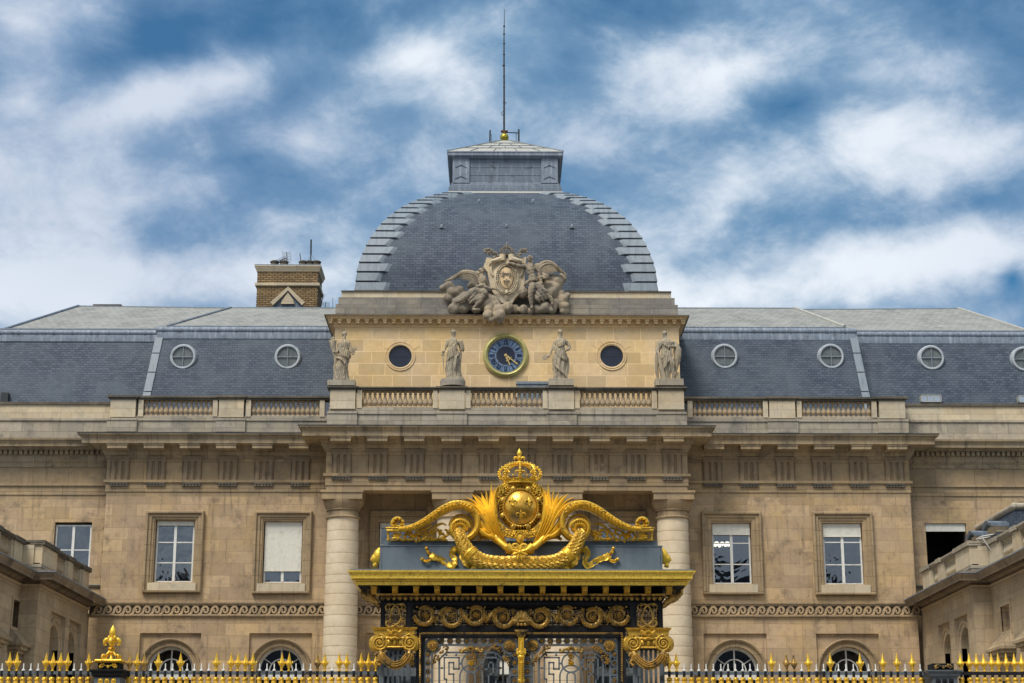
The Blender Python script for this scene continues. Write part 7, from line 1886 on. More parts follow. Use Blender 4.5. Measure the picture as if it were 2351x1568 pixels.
    b.tube(cc([(860, 760, .05), (880, 790, .05), (930, 795, .05), (960, 822, .05)], 4), [.05, .04, .03], 7); b.tube(cc([(850, 822, .05), (900, 800, .05), (1000, 826, .05)], 4), [.04, .05, .03], 7)
    b.build('openwork', M['gold'], gate, smooth=50)
    # palm fronds
    b = MB()
    fr_ = [((1065, 888), (960, 760), (900, 640), (820, 545), (712, 487)), ((1065, 885), (965, 740), (905, 620), (830, 520), (742, 466)), ((1068, 880), (970, 730), (915, 610), (850, 500), (790, 436)),
           ((1070, 875), (980, 720), (930, 600), (880, 500), (826, 448)), ((1072, 872), (985, 720), (935, 600), (900, 500), (872, 428)), ((1078, 868), (995, 710), (950, 600), (925, 490), (915, 398)),
           ((1082, 865), (1000, 710), (960, 580), (958, 460), (962, 345)), ((1085, 860), (1005, 700), (975, 580), (975, 470), (990, 380)), ((1088, 858), (1012, 700), (985, 580), (990, 460), (1020, 366)),
           ((1050, 880), (960, 790), (900, 720), (850, 640), (800, 590)), ((1040, 880), (960, 810), (900, 770), (850, 715), (800, 650)), ((1080, 880), (1000, 760), (965, 660), (930, 600), (905, 560)), ((1060, 900), (990, 820), (950, 790), (900, 780), (850, 770))]
    base_ = list(fr_)
    fr_ = list(base_)+[tuple(((a[0]+c_[0])/2, (a[1]+c_[1])/2+(10 if q_ == 4 else 0)) for q_, (a, c_) in enumerate(zip(base_[j_], base_[j_+1]))) for j_ in list(range(8))+[9, 10]]
    fr_ = fr_[:13]+[L_[:4] for L_ in fr_[13:]]
    for j, L in enumerate(fr_):
        L3 = [(x, y, .24+.16*sin(pi*min(1, k_/3.2))-(.09 if j > 12 else .04*(j % 2))) for k_, (x, y) in enumerate(L)]
        b.blade(cc(L3, 5), .058 if j < 13 else .030, .07, .02, k=1.15)
    b.build('palm_frond', M['gold_clean'], gate, smooth=25)
    b = MB(); b.tube(cc([(1310, 918, .34), (1200, 930, .38), (1110, 900, .40), (1040, 850, .36), (985, 780, .30)], 5), [.06, .085, .10, .085, .05], 10)
    b.tube(cc([(1125, 908, .40), (1085, 875, .41), ], 4), .115, 12)
    b.build('palm_stem', M['gold'], gate, smooth=50)
    # ribbon
    b = MB()
    def rib(L, w_):
        P_ = cc([(x, y, .10+.05*sin(k*1.7)) for k, (x, y) in enumerate(L)], 6); n = len(P_); vs = []
        for i, p in enumerate(P_):
            t_ = (P_[min(i+1, n-1)]-P_[max(i-1, 0)]).normalized(); nn_ = Vector((-t_.z, 0, t_.x)); q_ = w_*(1+.10*sin(i*1.3)); dy = .02*sin(i*.9)
            for o, d in ((-.5, 0), (-.17, -.02), (.17, .015), (.5, -.01)): vs.append(p+nn_*o*q_+Vector((0, d+dy*o-.0, 0)))
            for o in (.5, -.5): vs.append(p+nn_*o*q_+Vector((0, .025, 0)))
        b.add(vs, [(i*6+k, i*6+(k+1) % 6, (i+1)*6+(k+1) % 6, (i+1)*6+k) for i in range(n-1) for k in range(6)]+[tuple(range(6)), tuple((n-1)*6+k for k in range(5, -1, -1))])
    rib([(455, 945), (490, 968), (540, 985), (590, 1015), (632, 1040), (655, 1015), (655, 975), (632, 935), (645, 905), (680, 905), (710, 930), (730, 985), (765, 1030), (820, 1040), (870, 1030)], .16)
    rib([(425, 898), (438, 925), (460, 950)], .08); rib([(390, 985), (425, 1000), (480, 975)], .08)
    b.ell(C(*mm([(424, 893, .12)])[0]), .045, 10, 8); b.ell(C(*mm([(388, 983, .12)])[0]), .045, 10, 8)
    b.build('ribbon', M['gold'], gate, smooth=60)
    b = MB(); b.tube(cc([(1040, 1042, .28), (940, 1038, .28), (880, 1040, .28), (840, 1050, .28), (790, 1064, .28)], 4), [.04, .06, .06, .09, .085, .02], 12); b.tube(cc([(1080, 1040, .2), (980, 1036, .2), (880, 1036, .2)], 4), .07, 8)
    b.build('torch_end', M['gold_clean'], gate, smooth=50)
# festoon
pts = [(690, 735, .34), (700, 790, .38), (735, 870, .40), (790, 940, .42), (870, 995, .44), (960, 1018, .46), (1080, 1025, .48), (1195, 1022, .48)]
full = pts+[(2*CM-x, y, d) for x, y, d in pts[-2::-1]]
gcv = cat([C(*p) for p in full], 9); rad = [.08, .115, .135, .15, .155, .16, .165, .17, .165, .16, .155, .15, .135, .115, .08]
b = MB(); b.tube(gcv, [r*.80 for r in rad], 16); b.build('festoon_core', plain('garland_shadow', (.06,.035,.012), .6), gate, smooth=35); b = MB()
n = len(gcv); rnd = random.Random(11)
L_acc = 0
for i in range(1, n-2):
    sgn = 1 if i < n/2 else -1
    if abs(i-n/2) < 2: sgn = 1
    t_ = (gcv[i+1]-gcv[i-1]).normalized(); up_ = Vector((-t_.z, 0, t_.x)); r = lerpl(rad, i/(n-1))
    for sub in (0,):
        c_ = gcv[i].lerp(gcv[i+1], sub)
        for k in range(-3, 4):
            a = (k+(.5 if (i % 2) else 0))*.46+rnd.uniform(-.05, .05); nr = (up_*sin(a)+Vector((0, -1, 0))*cos(a)); p = c_+nr*r*.78
            if (i+k) % 2 == 0: continue
            cd_ = (up_*cos(a)+Vector((0, 1, 0))*sin(a))*(.055 if (i+k) % 4 == 1 else -.055); b.blade([p-t_*sgn*.05-cd_*.3, p+t_*sgn*.05+nr*.05+cd_*.5, p+t_*sgn*.16+nr*.045+cd_*1.4], .060, .04, .012, nrm=tuple(nr), k=.85)
    if i % 6 == 3: b.ell(gcv[i]+Vector((0, -1, 0))*r*.9+up_*rnd.uniform(-.1, .1), .035, 8, 6)
b.build('festoon', M['gold_gar'], gate, smooth=35)
for f in (.215, .785):
    i = int(f*(n-1)); t_ = (gcv[i+3]-gcv[i-3]).normalized(); b = MB(); b.tube([gcv[i]+t_*x for x in (-.09, -.06, 0, .06, .09)], [.185, .205, .20, .205, .185], 20)
    for k in (-.05, 0, .05): b.tube([gcv[i]+t_*k, gcv[i]+t_*(k+.015)], .22, 20)
    b.build('festoon_band', M['gold_clean'], gate, smooth=40)
# globe with lilies, rope ring
b = MB(); o = C(1200, 575, .0); RX = 178*sg; RZ = 190*sg
b.ell(o, (RX, RX*.9, RZ), 40, 28); gl = b.build('globe', M['gold_orb'], gate, smooth='all')
def onball(x, y, k_=1.0):
    p = C(x, y, .3); dx, dz = (p.x-o.x)/RX, (p.z-o.z)/RZ; q_ = max(0.02, 1-dx*dx-dz*dz); return Vector((p.x, o.y-RX*.9*sqrt(q_)*k_, p.z))
for x, y in ((1135, 520), (1270, 520), (1203, 625)):
    b = MB(); p = onball(x, y, 1.01); nr = Vector(((p.x-o.x)/RX, -.9, (p.z-o.z)/RZ)).normalized(); uu = Vector((0, -1, 0)).cross(Vector((0, 0, -1))); uu = nr.cross(Vector((0, 0, 1))).normalized()*-1; vv = uu.cross(nr)*-1
    if vv.z < 0: vv = -vv
    fleur(b, p, 88*sg, .01, uu, vv, nr, .10); b.build('fleur_de_lis', M['gold'], gl, smooth=50)
b = MB()
for rr_q in (.80, .965):
    pts = []
    for i in range(61):
        a = 2*pi*i/60; x = 1200+165*rr_q*cos(a); y = 570+172*rr_q*sin(a); p = C(x, y, .3); q_ = max(.03, 1-rr_q**2); pts.append(Vector((o.x+RX*rr_q*cos(a), o.y-RX*.9*sqrt(q_)*1.03-.02, o.z+RZ*rr_q*sin(a))))
    b.tube(pts, .022, 6)
for i in range(44):
    a = 2*pi*i/44; f0, f1 = .80, .965; P0 = Vector((o.x+RX*f0*cos(a), o.y-RX*.9*sqrt(1-f0**2)*1.03-.05, o.z+RZ*f0*sin(a))); a2 = a+.03; P1 = Vector((o.x+RX*f1*cos(a2), o.y-RX*.9*sqrt(1-f1**2)*1.03-.05, o.z+RZ*f1*sin(a2))); b.tube([P0, P1], .020, 5)
for i in range(8):
    a = 2*pi*(i+.5)/8; f = .885; b.ell((o.x+RX*f*cos(a), o.y-RX*.9*sqrt(1-f*f)-.08, o.z+RZ*f*sin(a)), (.075, .045, .075), 10, 6)
b.build('rope_ring', M['gold_gar'], gl, smooth=50)
# order collar around the globe
b = MB(); ring_ = []
for i in range(73):
    a = 2*pi*i/72; x = CM+218*cos(a); y = 585-235*sin(a) if sin(a) > 0 else 585-225*sin(a)*1.0-30*(max(0, -sin(a))**6)
    ring_.append((x, y, .16+.10*max(0, -sin(a))))
rp = [C(*p) for p in ring_]
vs = []
for i, p in enumerate(rp[:-1]):
    c_ = Vector((o.x, p.y, o.z-.05)); od = (p-c_).normalized()
    for k_, d in ((-.10, .0), (-.08, -.05), (.08, -.05), (.10, .0), (.10, .08), (-.10, .08)): vs.append(p+od*k_+Vector((0, d, 0)))
m_ = len(rp)-1
b.add(vs, [(i*6+k, i*6+(k+1) % 6, ((i+1) % m_)*6+(k+1) % 6, ((i+1) % m_)*6+k) for i in range(m_) for k in range(6)])
col_ = b.build('order_collar', M['gold_gar'], gate, smooth=40)
b = MB(); rnd = random.Random(6)
for i in range(0, 72):
    p = rp[i]; c_ = Vector((o.x, p.y, o.z-.05)); od = (p-c_).normalized(); tg = Vector((-od.z, 0, od.x)); q_ = p+Vector((0, -.06, 0)); md = i % 9
    if md in (0,):   # letter H
        e_ = .078
        for s_ in (-1, 1): b.box(q_.x+s_*.045-.015, q_.x+s_*.045+.015, q_.y-.05, q_.y, q_.z-e_, q_.z+e_); 
        for s_ in (-1, 1):
            for t_ in (-1, 1): b.box(q_.x+s_*.045-.03, q_.x+s_*.045+.03, q_.y-.05, q_.y, q_.z+t_*e_-.01, q_.z+t_*e_+.01)
        b.box(q_.x-.045, q_.x+.045, q_.y-.045, q_.y, q_.z-.012, q_.z+.012)
    elif md in (4, 5): 
        if md == 4: fleur(b, q_+tg*.03, .17, .0, tg if True else None, od, Vector((0, -1, 0)), .12)
    elif md in (1, 8): pass
    else:
        for k in range(3): b.ell(q_+od*(k-1)*.06+tg*rnd.uniform(-.02, .02), (.032, .035, .032), 7, 5)
        b.tube([q_+od*.03*cos(a)+tg*.03*sin(a)+Vector((0, -.02, 0)) for a in [j*.9 for j in range(8)]], .010, 5)
for k_ in (-.095, .095):
    b.tube([p+(p-Vector((o.x, p.y, o.z-.05))).normalized()*k_+Vector((0, -.05, 0)) for p in rp], .018, 6)
b.build('collar_link', M['gold'], col_, smooth=50)
# pendant medallion and eight-pointed star
b = MB(); p = C(1196, 805, .42)
vs = []; nn = 28
for k_, d in ((1, .05), (1, -.02), (.85, -.05), (.78, -.02), (.3, -.03), (.02, -.035)): vs += [p+Vector((35*sg*k_*cos(2*pi*i/nn), d, 48*sg*k_*sin(2*pi*i/nn))) for i in range(nn)]
b.add(vs, [(j*nn+i, j*nn+(i+1) % nn, (j+1)*nn+(i+1) % nn, (j+1)*nn+i) for j in range(5) for i in range(nn)])
b.tube([p+Vector((0, -.05, -.08)), p+Vector((.01, -.06, .02)), p+Vector((0, -.05, .07))], [.03, .035, .02], 8); b.tube([p+Vector((-.04, -.05, -.02)), p+Vector((.04, -.05, .03))], .014, 6)
b.build('medallion', M['gold'], gate, smooth=50)
b = MB(); p = C(1193, 925, .74)
for i in range(4):
    a = pi/2+i*pi/2
    for dlt in (-.30, .30): q_ = Vector((cos(a+dlt), 0, sin(a+dlt))); b.blade([p, p+q_*.12+Vector((0, -.02, 0)), p+q_*.225], .045, .03, .02, k=.8)
b.ell(p+Vector((0, -.02, 0)), (.05, .04, .05), 10, 8)
for s in (-1, 1): b.tube(cat([p+Vector((0, 0, .14)), p+Vector((s*.08, 0, .20)), p+Vector((s*.17, 0, .18)), p+Vector((s*.14, 0, .11)), p+Vector((s*.06, 0, .13))], 4), [.03, .035, .035, .03, .02], 7)
b.build('order_star', M['gold'], gate, smooth=50)
# crown
b = MB(); c_ = C(1195, 372, -.05); tp_ = crown(b, tuple(c_), 140*sg, .345, ft=True); 
cr = b.build('crown', M['gold_clean'], gate, smooth=50)
b = MB(); finial(b, C(1191, 190, -.05)-Vector((0, 0, .02)), .345); b.build('crown_finial', M['gold_clean'], cr, smooth=50)
# lion heads in profile at the block ends
for s in (-1, 1):
    b = MB(); xx = (x0 if s < 0 else x1); q = lambda a, h, d=0: Vector((xx+s*a, YGT+.25-d, gz(1283)+h))
    b.ell(q(.05, .10), (.14, .16, .20), 12, 8); b.ell(q(.14, .04), (.11, .12, .13), 12, 8); b.tube([q(.12, .05), q(.20, .0), q(.235, -.03)], [.10, .085, .06], 10); b.ell(q(.24, -.0), (.03, .04, .025), 8, 6)
    b.tube([q(.10, -.10), q(.17, -.15), q(.20, -.15)], [.08, .06, .035], 8); b.ell(q(.13, .13, .08), (.035, .03, .025), 8, 6)
    for k in range(14): a = radians(20+k*17); b.tube([q(.02, .05, .05), q(.02-.0+.14*cos(a)*.6, .08+.24*sin(a), .03), q(.0+.10*cos(a), .06+.27*sin(a)-.03, .06)], [.05, .04, .02], 6)
    b.remesh('lion_head', M['gold_clean'], gate, .016)

# ================================================================== FENCE
def spear():
    b = MB(); h = 0
    b.lathe([(.030, 0), (.035, .02), (.022, .05), (.020, .12), (.045, .14), (.05, .16), (.025, .17), (.03, .19), (.060, .22), (.082, .27), (.075, .32), (.05, .37), (.036, .44), (.018, .56), (.002, .66)][0:0] or [(.030, 0), (.034, .015), (.020, .03), (.019, .075), (.030, .085), (.032, .10), (.025, .11), (.050, .145), (.064, .185), (.060, .225), (.040, .27), (.029, .32), (.016, .40), (.002, .475)], (0, 0, 0), 14)
    for s in (-1, 1): b.tube([(s*.045, 0, .19), (s*.064, 0, .22), (s*.072, 0, .245), (s*.062, 0, .25)], [.018, .016, .012, .008], 6)
    b.blade([(0, -.05, .16), (0, -.065, .20), (0, -.035, .28), (0, -.015, .40), (0, -.005, .46)], .016, .012, .0)
    return b.xform(lambda p: (p.x*1.3, p.y*1.3, p.z))
def stub():
    return MB().lathe([(.030, 0), (.045, .01), (.045, .035), (.03, .05), (.018, .055), (.015, .06), (.015, .19), (.013, .195)], (0, 0, 0), 8)
def tassel():
    b = MB(); n = 28; pr = [(.018, 0), (.035, -.012), (.047, -.04), (.050, -.065), (.043, -.09), (.038, -.10), (.046, -.115), (.052, -.20), (.062, -.34), (.060, -.345), (.0, -.34)]
    b.lathe(pr, (0, 0, 0), n)
    k = len(pr)
    for i in range(n):
        for q in range(6, 9):
            if i % 2: p = b.v[i*k+q]; b.v[i*k+q] = Vector((p.x*.84, p.y*.84, p.z))
    for i in range(7): b.tube([(.05*cos(.9*i+t_*.35), .05*sin(.9*i+t_*.35), -.02-t_*.022) for t_ in range(4)], .006, 4)
    return b.xform(lambda p: (p.x*1.32, p.y*1.32, p.z))
def barm():
    zt_ = WZ(1549, YGT+.05, 1195)
    return MB().box(-.020, .020, -.020, .020, -(zt_-.9), 0)
YF = YGT+.05
zrt, zrb = WZ(1541.5, YF, 1195), WZ(1549.5, YF, 1195)
PR = {}
def fence(us_, label, u0, u1, old=None, railmat='iron'):
    x0, x1 = WX(u0, 1545, YF), WX(u1, 1545, YF)
    f = thing('iron_fence', label, 'fence', ((x0+x1)/2, YF, .9), 'gilded railings along the street')
    MB().box(x0, x1, YF-.022, YF+.022, zrb+.006, zrt-.004).box(x0, x1, YF-.025, YF+.025, 1.0, 1.06).build('rail', M[railmat], f)
    MB().box(x0, x1, YF-.25, YF+.25, 0, .92).build('stone_base', M['wall'], f)
    for u, sp_ in us_:
        x = WX(u, 1545, YF); lean = radians(random.uniform(-1.2, 1.2))
        def use(key, fn, mat, at, sm=40):
            if key not in PR: PR[key] = fn().build(key.split('|')[0], M[mat], f, at=at, smooth=sm); return PR[key]
            return dup(PR[key], f, at)
        o = use('bar', barm, 'iron', (x, YF, zrb-.02)) 
        o = use('collar', lambda: MB().lathe([(.026, -.045), (.034, -.035), (.030, -.01), (.040, -.002), (.040, .10), (.032, .108)], (0, 0, 0), 10), 'iron_dark' if 0 else 'iron_dark', (x, YF, zrb-.012))
        o = use('tassel', tassel, 'gold', (x, YF, zrb-.055))
        o.rotation_euler.z = random.uniform(0, 6)
        if sp_ == 1: o = use('spearhead', spear, 'gold_clean', (x, YF, zrt)); o.rotation_euler.y = lean
        elif sp_ == 2: o = use('spearhead|old', spear, 'gold_old', (x, YF, zrt)); o.rotation_euler.y = lean
        elif sp_ == 0: use('stub', stub, 'white_paint', (x, YF, zrt))
    return f
S4 = [(12,0),(62,1),(113,1),(160,0),(210,0),(260,0),(312,1),(360,1),(410,1),(460,1),(508,0),(557,0),(608,1)]
S4b = [(888,2),(940,1),(990,2),(1037,0),(1087,1),(1137,0),(1187,0),(1240,1),(1287,0),(1337,0),(1385,0),(1437,0),(1488,1),(1537,0),(1587,1),(1635,1),(1688,1),(1738,1),(1787,0),(1837,0),(1887,0),(1938,1),(1987,1),(2037,0),(2087,0),(2137,0),(2185,2),(2235,1),(2285,0),(2335,1)]
S5 = [(35,1),(85,0),(135,1),(185,1),(235,1)]; S5r = [(2257,1),(2308,1)]
S6 = [(8,0),(58,0),(110,0),(160,0),(210,0),(262,0),(312,0),(362,0),(412,0),(463,0),(515,0),(567,0),(613,1),(667,0),(717,2),(768,2),(818,0),(867,1),(920,0),(970,0),(1018,1),(1072,0),(1123,0),(1175,0),(1225,1),(1280,0),(1328,0),(1380,1),(1432,3),(1478,1),(1532,0),(1582,1),(1635,0)]
S6b = [(1915,1),(1975,1),(2025,1),(2077,1),(2130,1),(2178,1),(2232,1),(2285,1),(2335,1),(2385,1)]
k_ = .33348
fence([(-x*k_-0, 1) for x in (38, 88)]+[(x*k_, s) for x, s in S4], 'short stretch of gilded railing at the far left, before the lily topped pillar', -40, 222)
fence([(x*k_, s) for x, s in S4b]+[(784+x*k_, s) for x, s in S5], 'gilded railing with many missing spearheads between the lily pillar and the gate', 292, 872)
fence([(784+x*k_, s) for x, s in S5r]+[(1568+x*k_, s) for x, s in S6], 'gilded railing with mostly bare white stubs between the gate and the right pillar', 1521, 2130)
fence([(1568+x*k_, s) for x, s in S6b], 'gilded railing with all its spearheads at the far right', 2196, 2400, railmat='iron_dark')
# pillars
def pillar(uc, label, finial_):
    x = WX(uc, 1550, YGT); th = thing('gate_pillar', label, 'pillar', (x, YGT, 0), 'square iron pillars between the railings')
    g = lambda v, d=.3: WZ(v, YGT-d, 1195)
    hw_ = .33
    MB().box(x-hw_, x+hw_, YGT-.33, YGT+.33, .9, g(1549)).build('shaft', M['iron'], th)
    MB().box(x-.5, x+.5, YGT-.45, YGT+.45, 0, .9).build('stone_base', M['wall'], th)
    rc = [(x-hw_, YGT+.33), (x-hw_, YGT-.33), (x+hw_, YGT-.33), (x+hw_, YGT+.33)]
    MB().sweep(rc, [(-.1, g(1556)), (.0, g(1556)), (.03, g(1553)), (.06, g(1551)), (.06, g(1546)), (.10, g(1543)), (.12, g(1541)), (.12, g(1538.5)), (-.2, g(1538)), ], closed=True).build('capital', M['iron'] if not finial_ else M['iron_dark'], th)
    MB().box(x-hw_-.10, x+hw_+.10, YGT-.43, YGT+.43, g(1541), g(1538)).build('cap_slab', M['iron_dark'], th)
    zz0, zz1 = g(1538), g(1522)
    MB().box(x-.27, x+.27, YGT-.27, YGT+.27, zz0, zz1).build('block', M['iron_dark'], th)
    b = MB()
    for s in (-1, 1):
        b.tube(cat([(x, YGT-.29, zz0+.05), (x+s*.08, YGT-.30, zz0+.11), (x+s*.17, YGT-.30, zz0+.05), (x+s*.23, YGT-.29, zz0+.09)], 4), .015, 6)
        for a_ in (20, 60, 110, -30):
            p = Vector((x+s*.14, YGT-.29, zz0+.08)); o_ = Vector((s*cos(radians(a_)), 0, sin(radians(a_)))); b.blade([p, p+o_*.05+Vector((0, -.03, 0)), p+o_*.10], .028, .02, .01)
    b.ell((x, YGT-.30, zz0+.07), (.035, .03, .05), 8, 6)
    b.build('leaf_relief', M['gold' if finial_ else 'gold_old'], th, smooth=50)
    for i in (-1, 0, 1):
        b = MB(); b.prism([(x+i*.165-.06, g(1600)), (x+i*.165+.06, g(1600)), (x+i*.165+.06, g(1562)), (x+i*.165+.045, g(1558.5)), (x+i*.165-.045, g(1558.5)), (x+i*.165-.06, g(1562))], YGT-.345, YGT-.32)
        for k in range(4): b.ell((x+i*.165, YGT-.35, g(1563+k*9)), (.035, .02, .04), 8, 6)
        b.build('panel', M['gold' if finial_ else 'iron_dark'], th, smooth=50)
    if finial_:
        b = MB(); b.box(x-.30, x+.30, YGT-.30, YGT+.30, zz1, g(1520)); b.tube([(x-.33, YGT-.32, g(1517.5)), (x+.33, YGT-.32, g(1517.5))], .04, 8); b.tube([(x-.33, YGT+.32, g(1517.5)), (x-.33, YGT-.32, g(1517.5))], .04, 8); b.tube([(x+.33, YGT+.32, g(1517.5)), (x+.33, YGT-.32, g(1517.5))], .04, 8); b.box(x-.32, x+.32, YGT-.32, YGT+.32, g(1520), g(1514)); b.build('gilt_slab', M['gold'], th, smooth=50)
        zb = g(1513)
        b = MB(); b.lathe([(.09, 0), (.10, .02), (.055, .06), (.05, .20), (.10, .24), (.09, .30), (.05, .32), (.13, .36), (.145, .39), (.13, .42), (.06, .44)], (x, YGT, zb), 16)
        for sx_, sy_ in ((-1, -.6), (1, -.6), (-1, .8), (1, .8)):
            q = lambda a, h: (x+sx_*a, YGT+sy_*a, zb+h)
            b.tube(cat([q(.05, .34), q(.10, .24), q(.17, .15), q(.26, .15), q(.29, .08), q(.25, .03), q(.20, .05), (q(.22, .09))], 4), [.03, .04, .045, .045, .04, .035, .03, .02], 8)
        b.xform(lambda p: Vector((x, YGT, zb))+(p-Vector((x, YGT, zb)))*.72); b.build('finial_foot', M['gold'], th, smooth=50)
        b = MB(); zf = zb+.44*.72
        b.lathe([(.05, 0), (.09, .04), (.13, .12), (.10, .20), (.07, .26), (.085, .36), (.125, .50), (.12, .60), (.07, .72), (.02, .79), (.005, .83)], (x, YGT, zf), 20)
        for a_ in (0, pi, pi/2, -pi/2):
            u_ = Vector((cos(a_), sin(a_), 0)); q = lambda r, h: Vector((x, YGT, zf+h))+u_*r
            b.tube(cat([q(.04, .08), q(.12, .22), q(.21, .28), q(.28, .20), q(.27, .10), q(.20, .08)], 4), [.04, .07, .085, .075, .05, .03], 9)
            u2 = Vector((cos(a_+pi/4), sin(a_+pi/4), 0)); b.ell(Vector((x, YGT, zf+.34))+u2*.15, (.05, .05, .09), 8, 6); b.ell(Vector((x, YGT, zf+.26))+u2*.12, (.05, .05, .07), 8, 6)
        b.xform(lambda p: Vector((x, YGT, zf))+(p-Vector((x, YGT, zf)))*.68); b.build('lily_finial', M['gold_clean'], th, smooth=60)
    return th
pillar(253, 'iron pillar topped by a gilded lily finial', True); pillar(2160.5, 'iron pillar with bare weathered top and no finial', False)
# ================================================================== SMALL THINGS
# chandelier seen through the third casement
xw, zw_ = W(1656, 1253, YV+1.4)
chd = thing('chandelier', 'white globe chandelier lit behind the window right of the portico', 'lamp', (xw, YV+1.4, zw_))
ml = bpy.data.materials.new('lamp_globe'); ml.use_nodes = True; tt = NT(ml.node_tree); p_ = tt.n('ShaderNodeBsdfPrincipled', {'Base Color': (.9, .85, .72, 1), 'Roughness': .4, 'Emission Color': (1, .9, .7, 1), 'Emission Strength': .8}); tt.n('ShaderNodeOutputMaterial', {0: p_.outputs[0]})
MB().tube([(xw, YV+1.4, zw_+1.1), (xw, YV+1.4, zw_-.1)], .02, 6).ell((xw, YV+1.4, zw_-.12), .08, 10, 8).build('stem', M['cable'], chd)
for i in range(8):
    a = 2*pi*i/8; MB().tube([(xw, YV+1.4, zw_-.12), (xw+.3*cos(a), YV+1.4+.3*sin(a), zw_-.15), (xw+.40*cos(a), YV+1.4+.40*sin(a), zw_-.02)], .015, 5).build('arm', M['cable'], chd)
    MB().ell((xw+.40*cos(a), YV+1.4+.40*sin(a), zw_+.06+.03*(i % 2)), (.13, .13, .10), 12, 8).build('globe', ml, chd, smooth='all')
# wall lantern by the middle door, glimpsed through the gate
xl_, zl_ = W(1159, 1533, YB-1.2)
lt_ = thing('door_lantern', 'pale glazed lantern by the middle doorway, glimpsed through the gate doors', 'lamp', (xl_, YB-1.2, zl_))
MB().box(xl_-.28, xl_+.28, YB-1.48, YB-.92, zl_-.35, zl_+.35).build('lamp_glass', M['blind'], lt_)
b = MB().box(xl_-.34, xl_+.34, YB-1.54, YB-.86, zl_+.35, zl_+.43).lathe([(.30, .43), (.12, .62), (.03, .70)], (xl_, YB-1.2, zl_), 8).tube([(xl_, YB-1.2, zl_+.7), (xl_, YB-1.2, zS+.5)], .02, 5)
for sx in (-1, 1):
    for sy in (-1, 1): b.box(xl_+sx*.29-.02, xl_+sx*.29+.02, YB-1.2+sy*.29-.02, YB-1.2+sy*.29+.02, zl_-.37, zl_+.37)
b.box(xl_-.32, xl_+.32, YB-1.52, YB-.88, zl_-.41, zl_-.35).build('lamp_frame', M['cable'], lt_)
# ================================================================== LIGHT AND SKY
w = bpy.data.worlds.new('World'); sc.world = w; w.use_nodes = True
t = NT(w.node_tree)
SUN_EL = radians(56)
sd = Vector((-sin(radians(34))*cos(SUN_EL), -cos(radians(34))*cos(SUN_EL), sin(SUN_EL)))
sky = t.n('ShaderNodeTexSky', sky_type='NISHITA', sun_disc=False, sun_elevation=SUN_EL, sun_rotation=atan2(sd.x, sd.y), air_density=1.3, dust_density=.3, ozone_density=4.0)
tc = t.n('ShaderNodeTexCoord'); D_ = tc.outputs['Generated']
# clouds: broad soft banks set in the sky by direction, torn by fractal noise
wn = t.noise(D_, 3.2, 6, .55); wv_ = t.n('ShaderNodeVectorMath', {0: wn.outputs['Color'], 1: (.5, .5, .5)}, operation='SUBTRACT').outputs[0]
Dw = t.n('ShaderNodeVectorMath', {0: D_, 1: t.scalev(wv_, (.10, .0, .07))}, operation='ADD').outputs[0]
def dirn(u, v):
    d = CR*((u-1175.5)/F)+CU*(-(v-784)/F)+CF; return d.normalized()
BL = [(30, 60, 170, 110, 10, .75), (20, 230, 130, 90, 25, .7), (300, 270, 330, 70, 22, .95), (520, 215, 220, 50, 15, .6), (60, 420, 220, 90, 10, .85), (330, 470, 330, 60, 12, .55), (700, 360, 300, 60, 12, .55),
      (120, 640, 380, 100, 0, .9), (560, 650, 360, 80, 3, .8), (960, 140, 170, 55, 20, .85), (1130, 90, 200, 60, 8, .35), (900, 240, 280, 50, 12, .4), (1000, 380, 200, 60, 8, .3), (1680, 170, 260, 100, 12, .8), (1560, 110, 150, 50, 20, .35),
      (2100, 150, 240, 90, 5, .6), (2200, 330, 330, 110, 8, .85), (1980, 320, 200, 60, 5, .5), (2000, 610, 420, 90, 4, 1.0), (1650, 690, 360, 60, 0, .8), (2250, 560, 240, 80, -10, .7), (1400, 330, 220, 80, 10, .35), (1500, 520, 260, 110, 5, .3),
      (1330, 620, 300, 80, 0, .35), (800, 560, 260, 80, 5, .45), (1800, 420, 260, 60, 8, .35),
      (370, 130, 260, 90, 15, -.55), (560, 390, 180, 55, 15, -.45), (1350, 190, 180, 60, 10, -.3), (1830, 270, 220, 50, 8, -.42), (2230, 450, 220, 55, 5, -.45), (1950, 520, 200, 45, 5, -.35), (2330, 640, 40, 45, 0, -.9), (450, 570, 220, 35, 3, -.3), (720, 60, 240, 70, 10, -.4), (1400, 30, 200, 50, 5, -.25), (1480, 250, 120, 60, 5, -.4)]
acc = None
for (u, v, ru, rv, tilt, wt_) in BL:
    d = dirn(u, v)
    mp = t.n('ShaderNodeMapping', {'Vector': Dw, 'Location': d, 'Rotation': (0, -radians(tilt), 0), 'Scale': (ru*1.75/F, 1.2, rv*1.75/F)}, vector_type='TEXTURE')
    gr_ = t.n('ShaderNodeTexGradient', {'Vector': mp.outputs[0]}, gradient_type='QUADRATIC_SPHERE')
    c_ = t.m('MULTIPLY', gr_.outputs['Fac'], wt_*(1.2 if wt_ > 0 else 1.0))
    acc = c_ if acc is None else t.m('ADD', acc, c_)
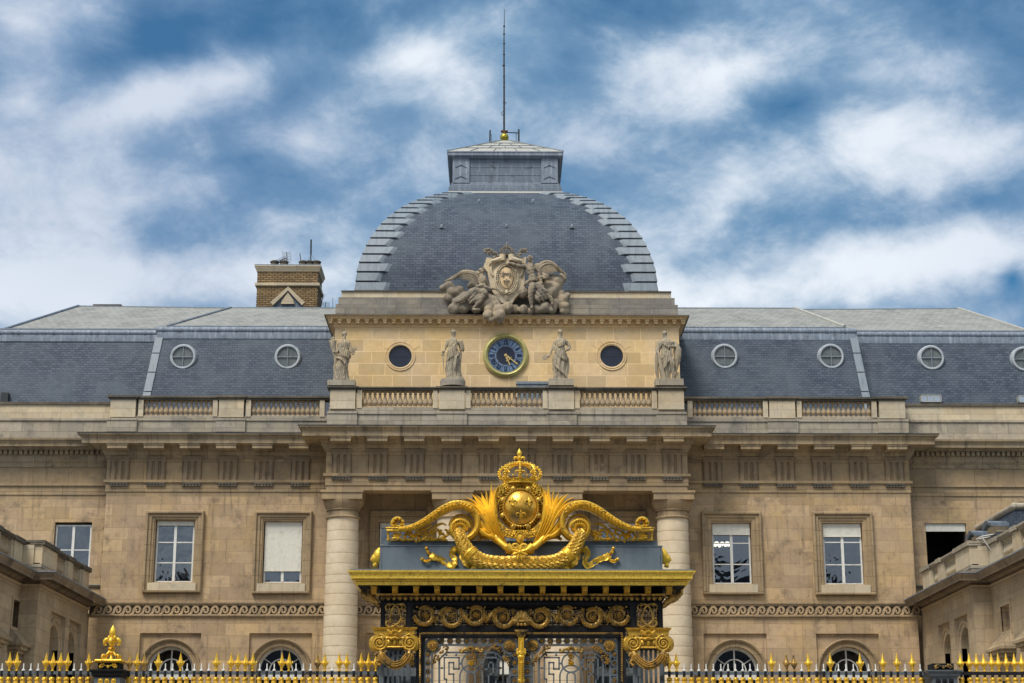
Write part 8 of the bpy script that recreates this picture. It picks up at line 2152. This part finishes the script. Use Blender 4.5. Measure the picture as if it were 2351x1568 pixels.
sv_ = t.n('ShaderNodeMapping', {'Vector': D_, 'Rotation': (0, radians(14), 0), 'Scale': (1.0, 1.0, 1.55)}).outputs[0]
n1 = t.noise(sv_, 6.0, 10, .58, .25); n2 = t.noise(sv_, 17, 9, .62, .25)
n0 = t.noise(D_, 2.1, 4, .5)
spd = t.n('ShaderNodeSeparateXYZ', {0: D_})
behind = t.ramp(spd.outputs[1], .55, -.1)
dens = t.m('ADD', acc, t.m('MULTIPLY', t.m('SUBTRACT', n1.outputs[0], .5), 2.6))
dens = t.m('ADD', dens, t.m('MULTIPLY', t.m('SUBTRACT', n2.outputs[0], .5), .9))
dens = t.m('ADD', dens, t.m('MULTIPLY', behind, .85))
dens = t.m('ADD', dens, .68)
cov = t.ramp(dens, -.02, 1.0)
hz = t.ramp(spd.outputs[2], .60, .10)
blue = t.mix(1.0, sky.outputs[0], (.065, .42, .60), 'MULTIPLY')
cloud = t.mix(t.ramp(t.m('ADD', dens, t.m('MULTIPLY', t.m('SUBTRACT', n2.outputs[0], .5), 1.3)), .50, 1.85), (1.75, 3.0, 4.5), (6.9, 7.4, 8.0))
shade = t.mix(t.m('MULTIPLY', t.ramp(n0.outputs[0], .45, .65), .35), cloud, (2.2, 2.9, 4.5))
colr = t.mix(t.m('ADD', t.m('MULTIPLY', cov, .80), .20), blue, shade)
t_bg = t.n('ShaderNodeBackground', {'Color': colr, 'Strength': .050})
t.n('ShaderNodeOutputWorld', {0: t_bg.outputs[0]})
sl = bpy.data.lights.new('sun', 'SUN'); sl.energy = 1.5; sl.angle = radians(24); sl.color = (1, .93, .83)
so = bpy.data.objects.new('sun', sl); COL.objects.link(so); so.location = (0, 0, 60)
so.rotation_euler = sd.to_track_quat('Z', 'Y').to_euler()
sc.view_settings.view_transform = 'Standard'; sc.view_settings.look = 'None'; sc.view_settings.gamma = 1; sc.view_settings.use_curve_mapping = False
sc.view_settings.exposure = 1.30
sc.cycles.use_denoising = True
sc.cycles.max_bounces = 8; sc.cycles.transparent_max_bounces = 16
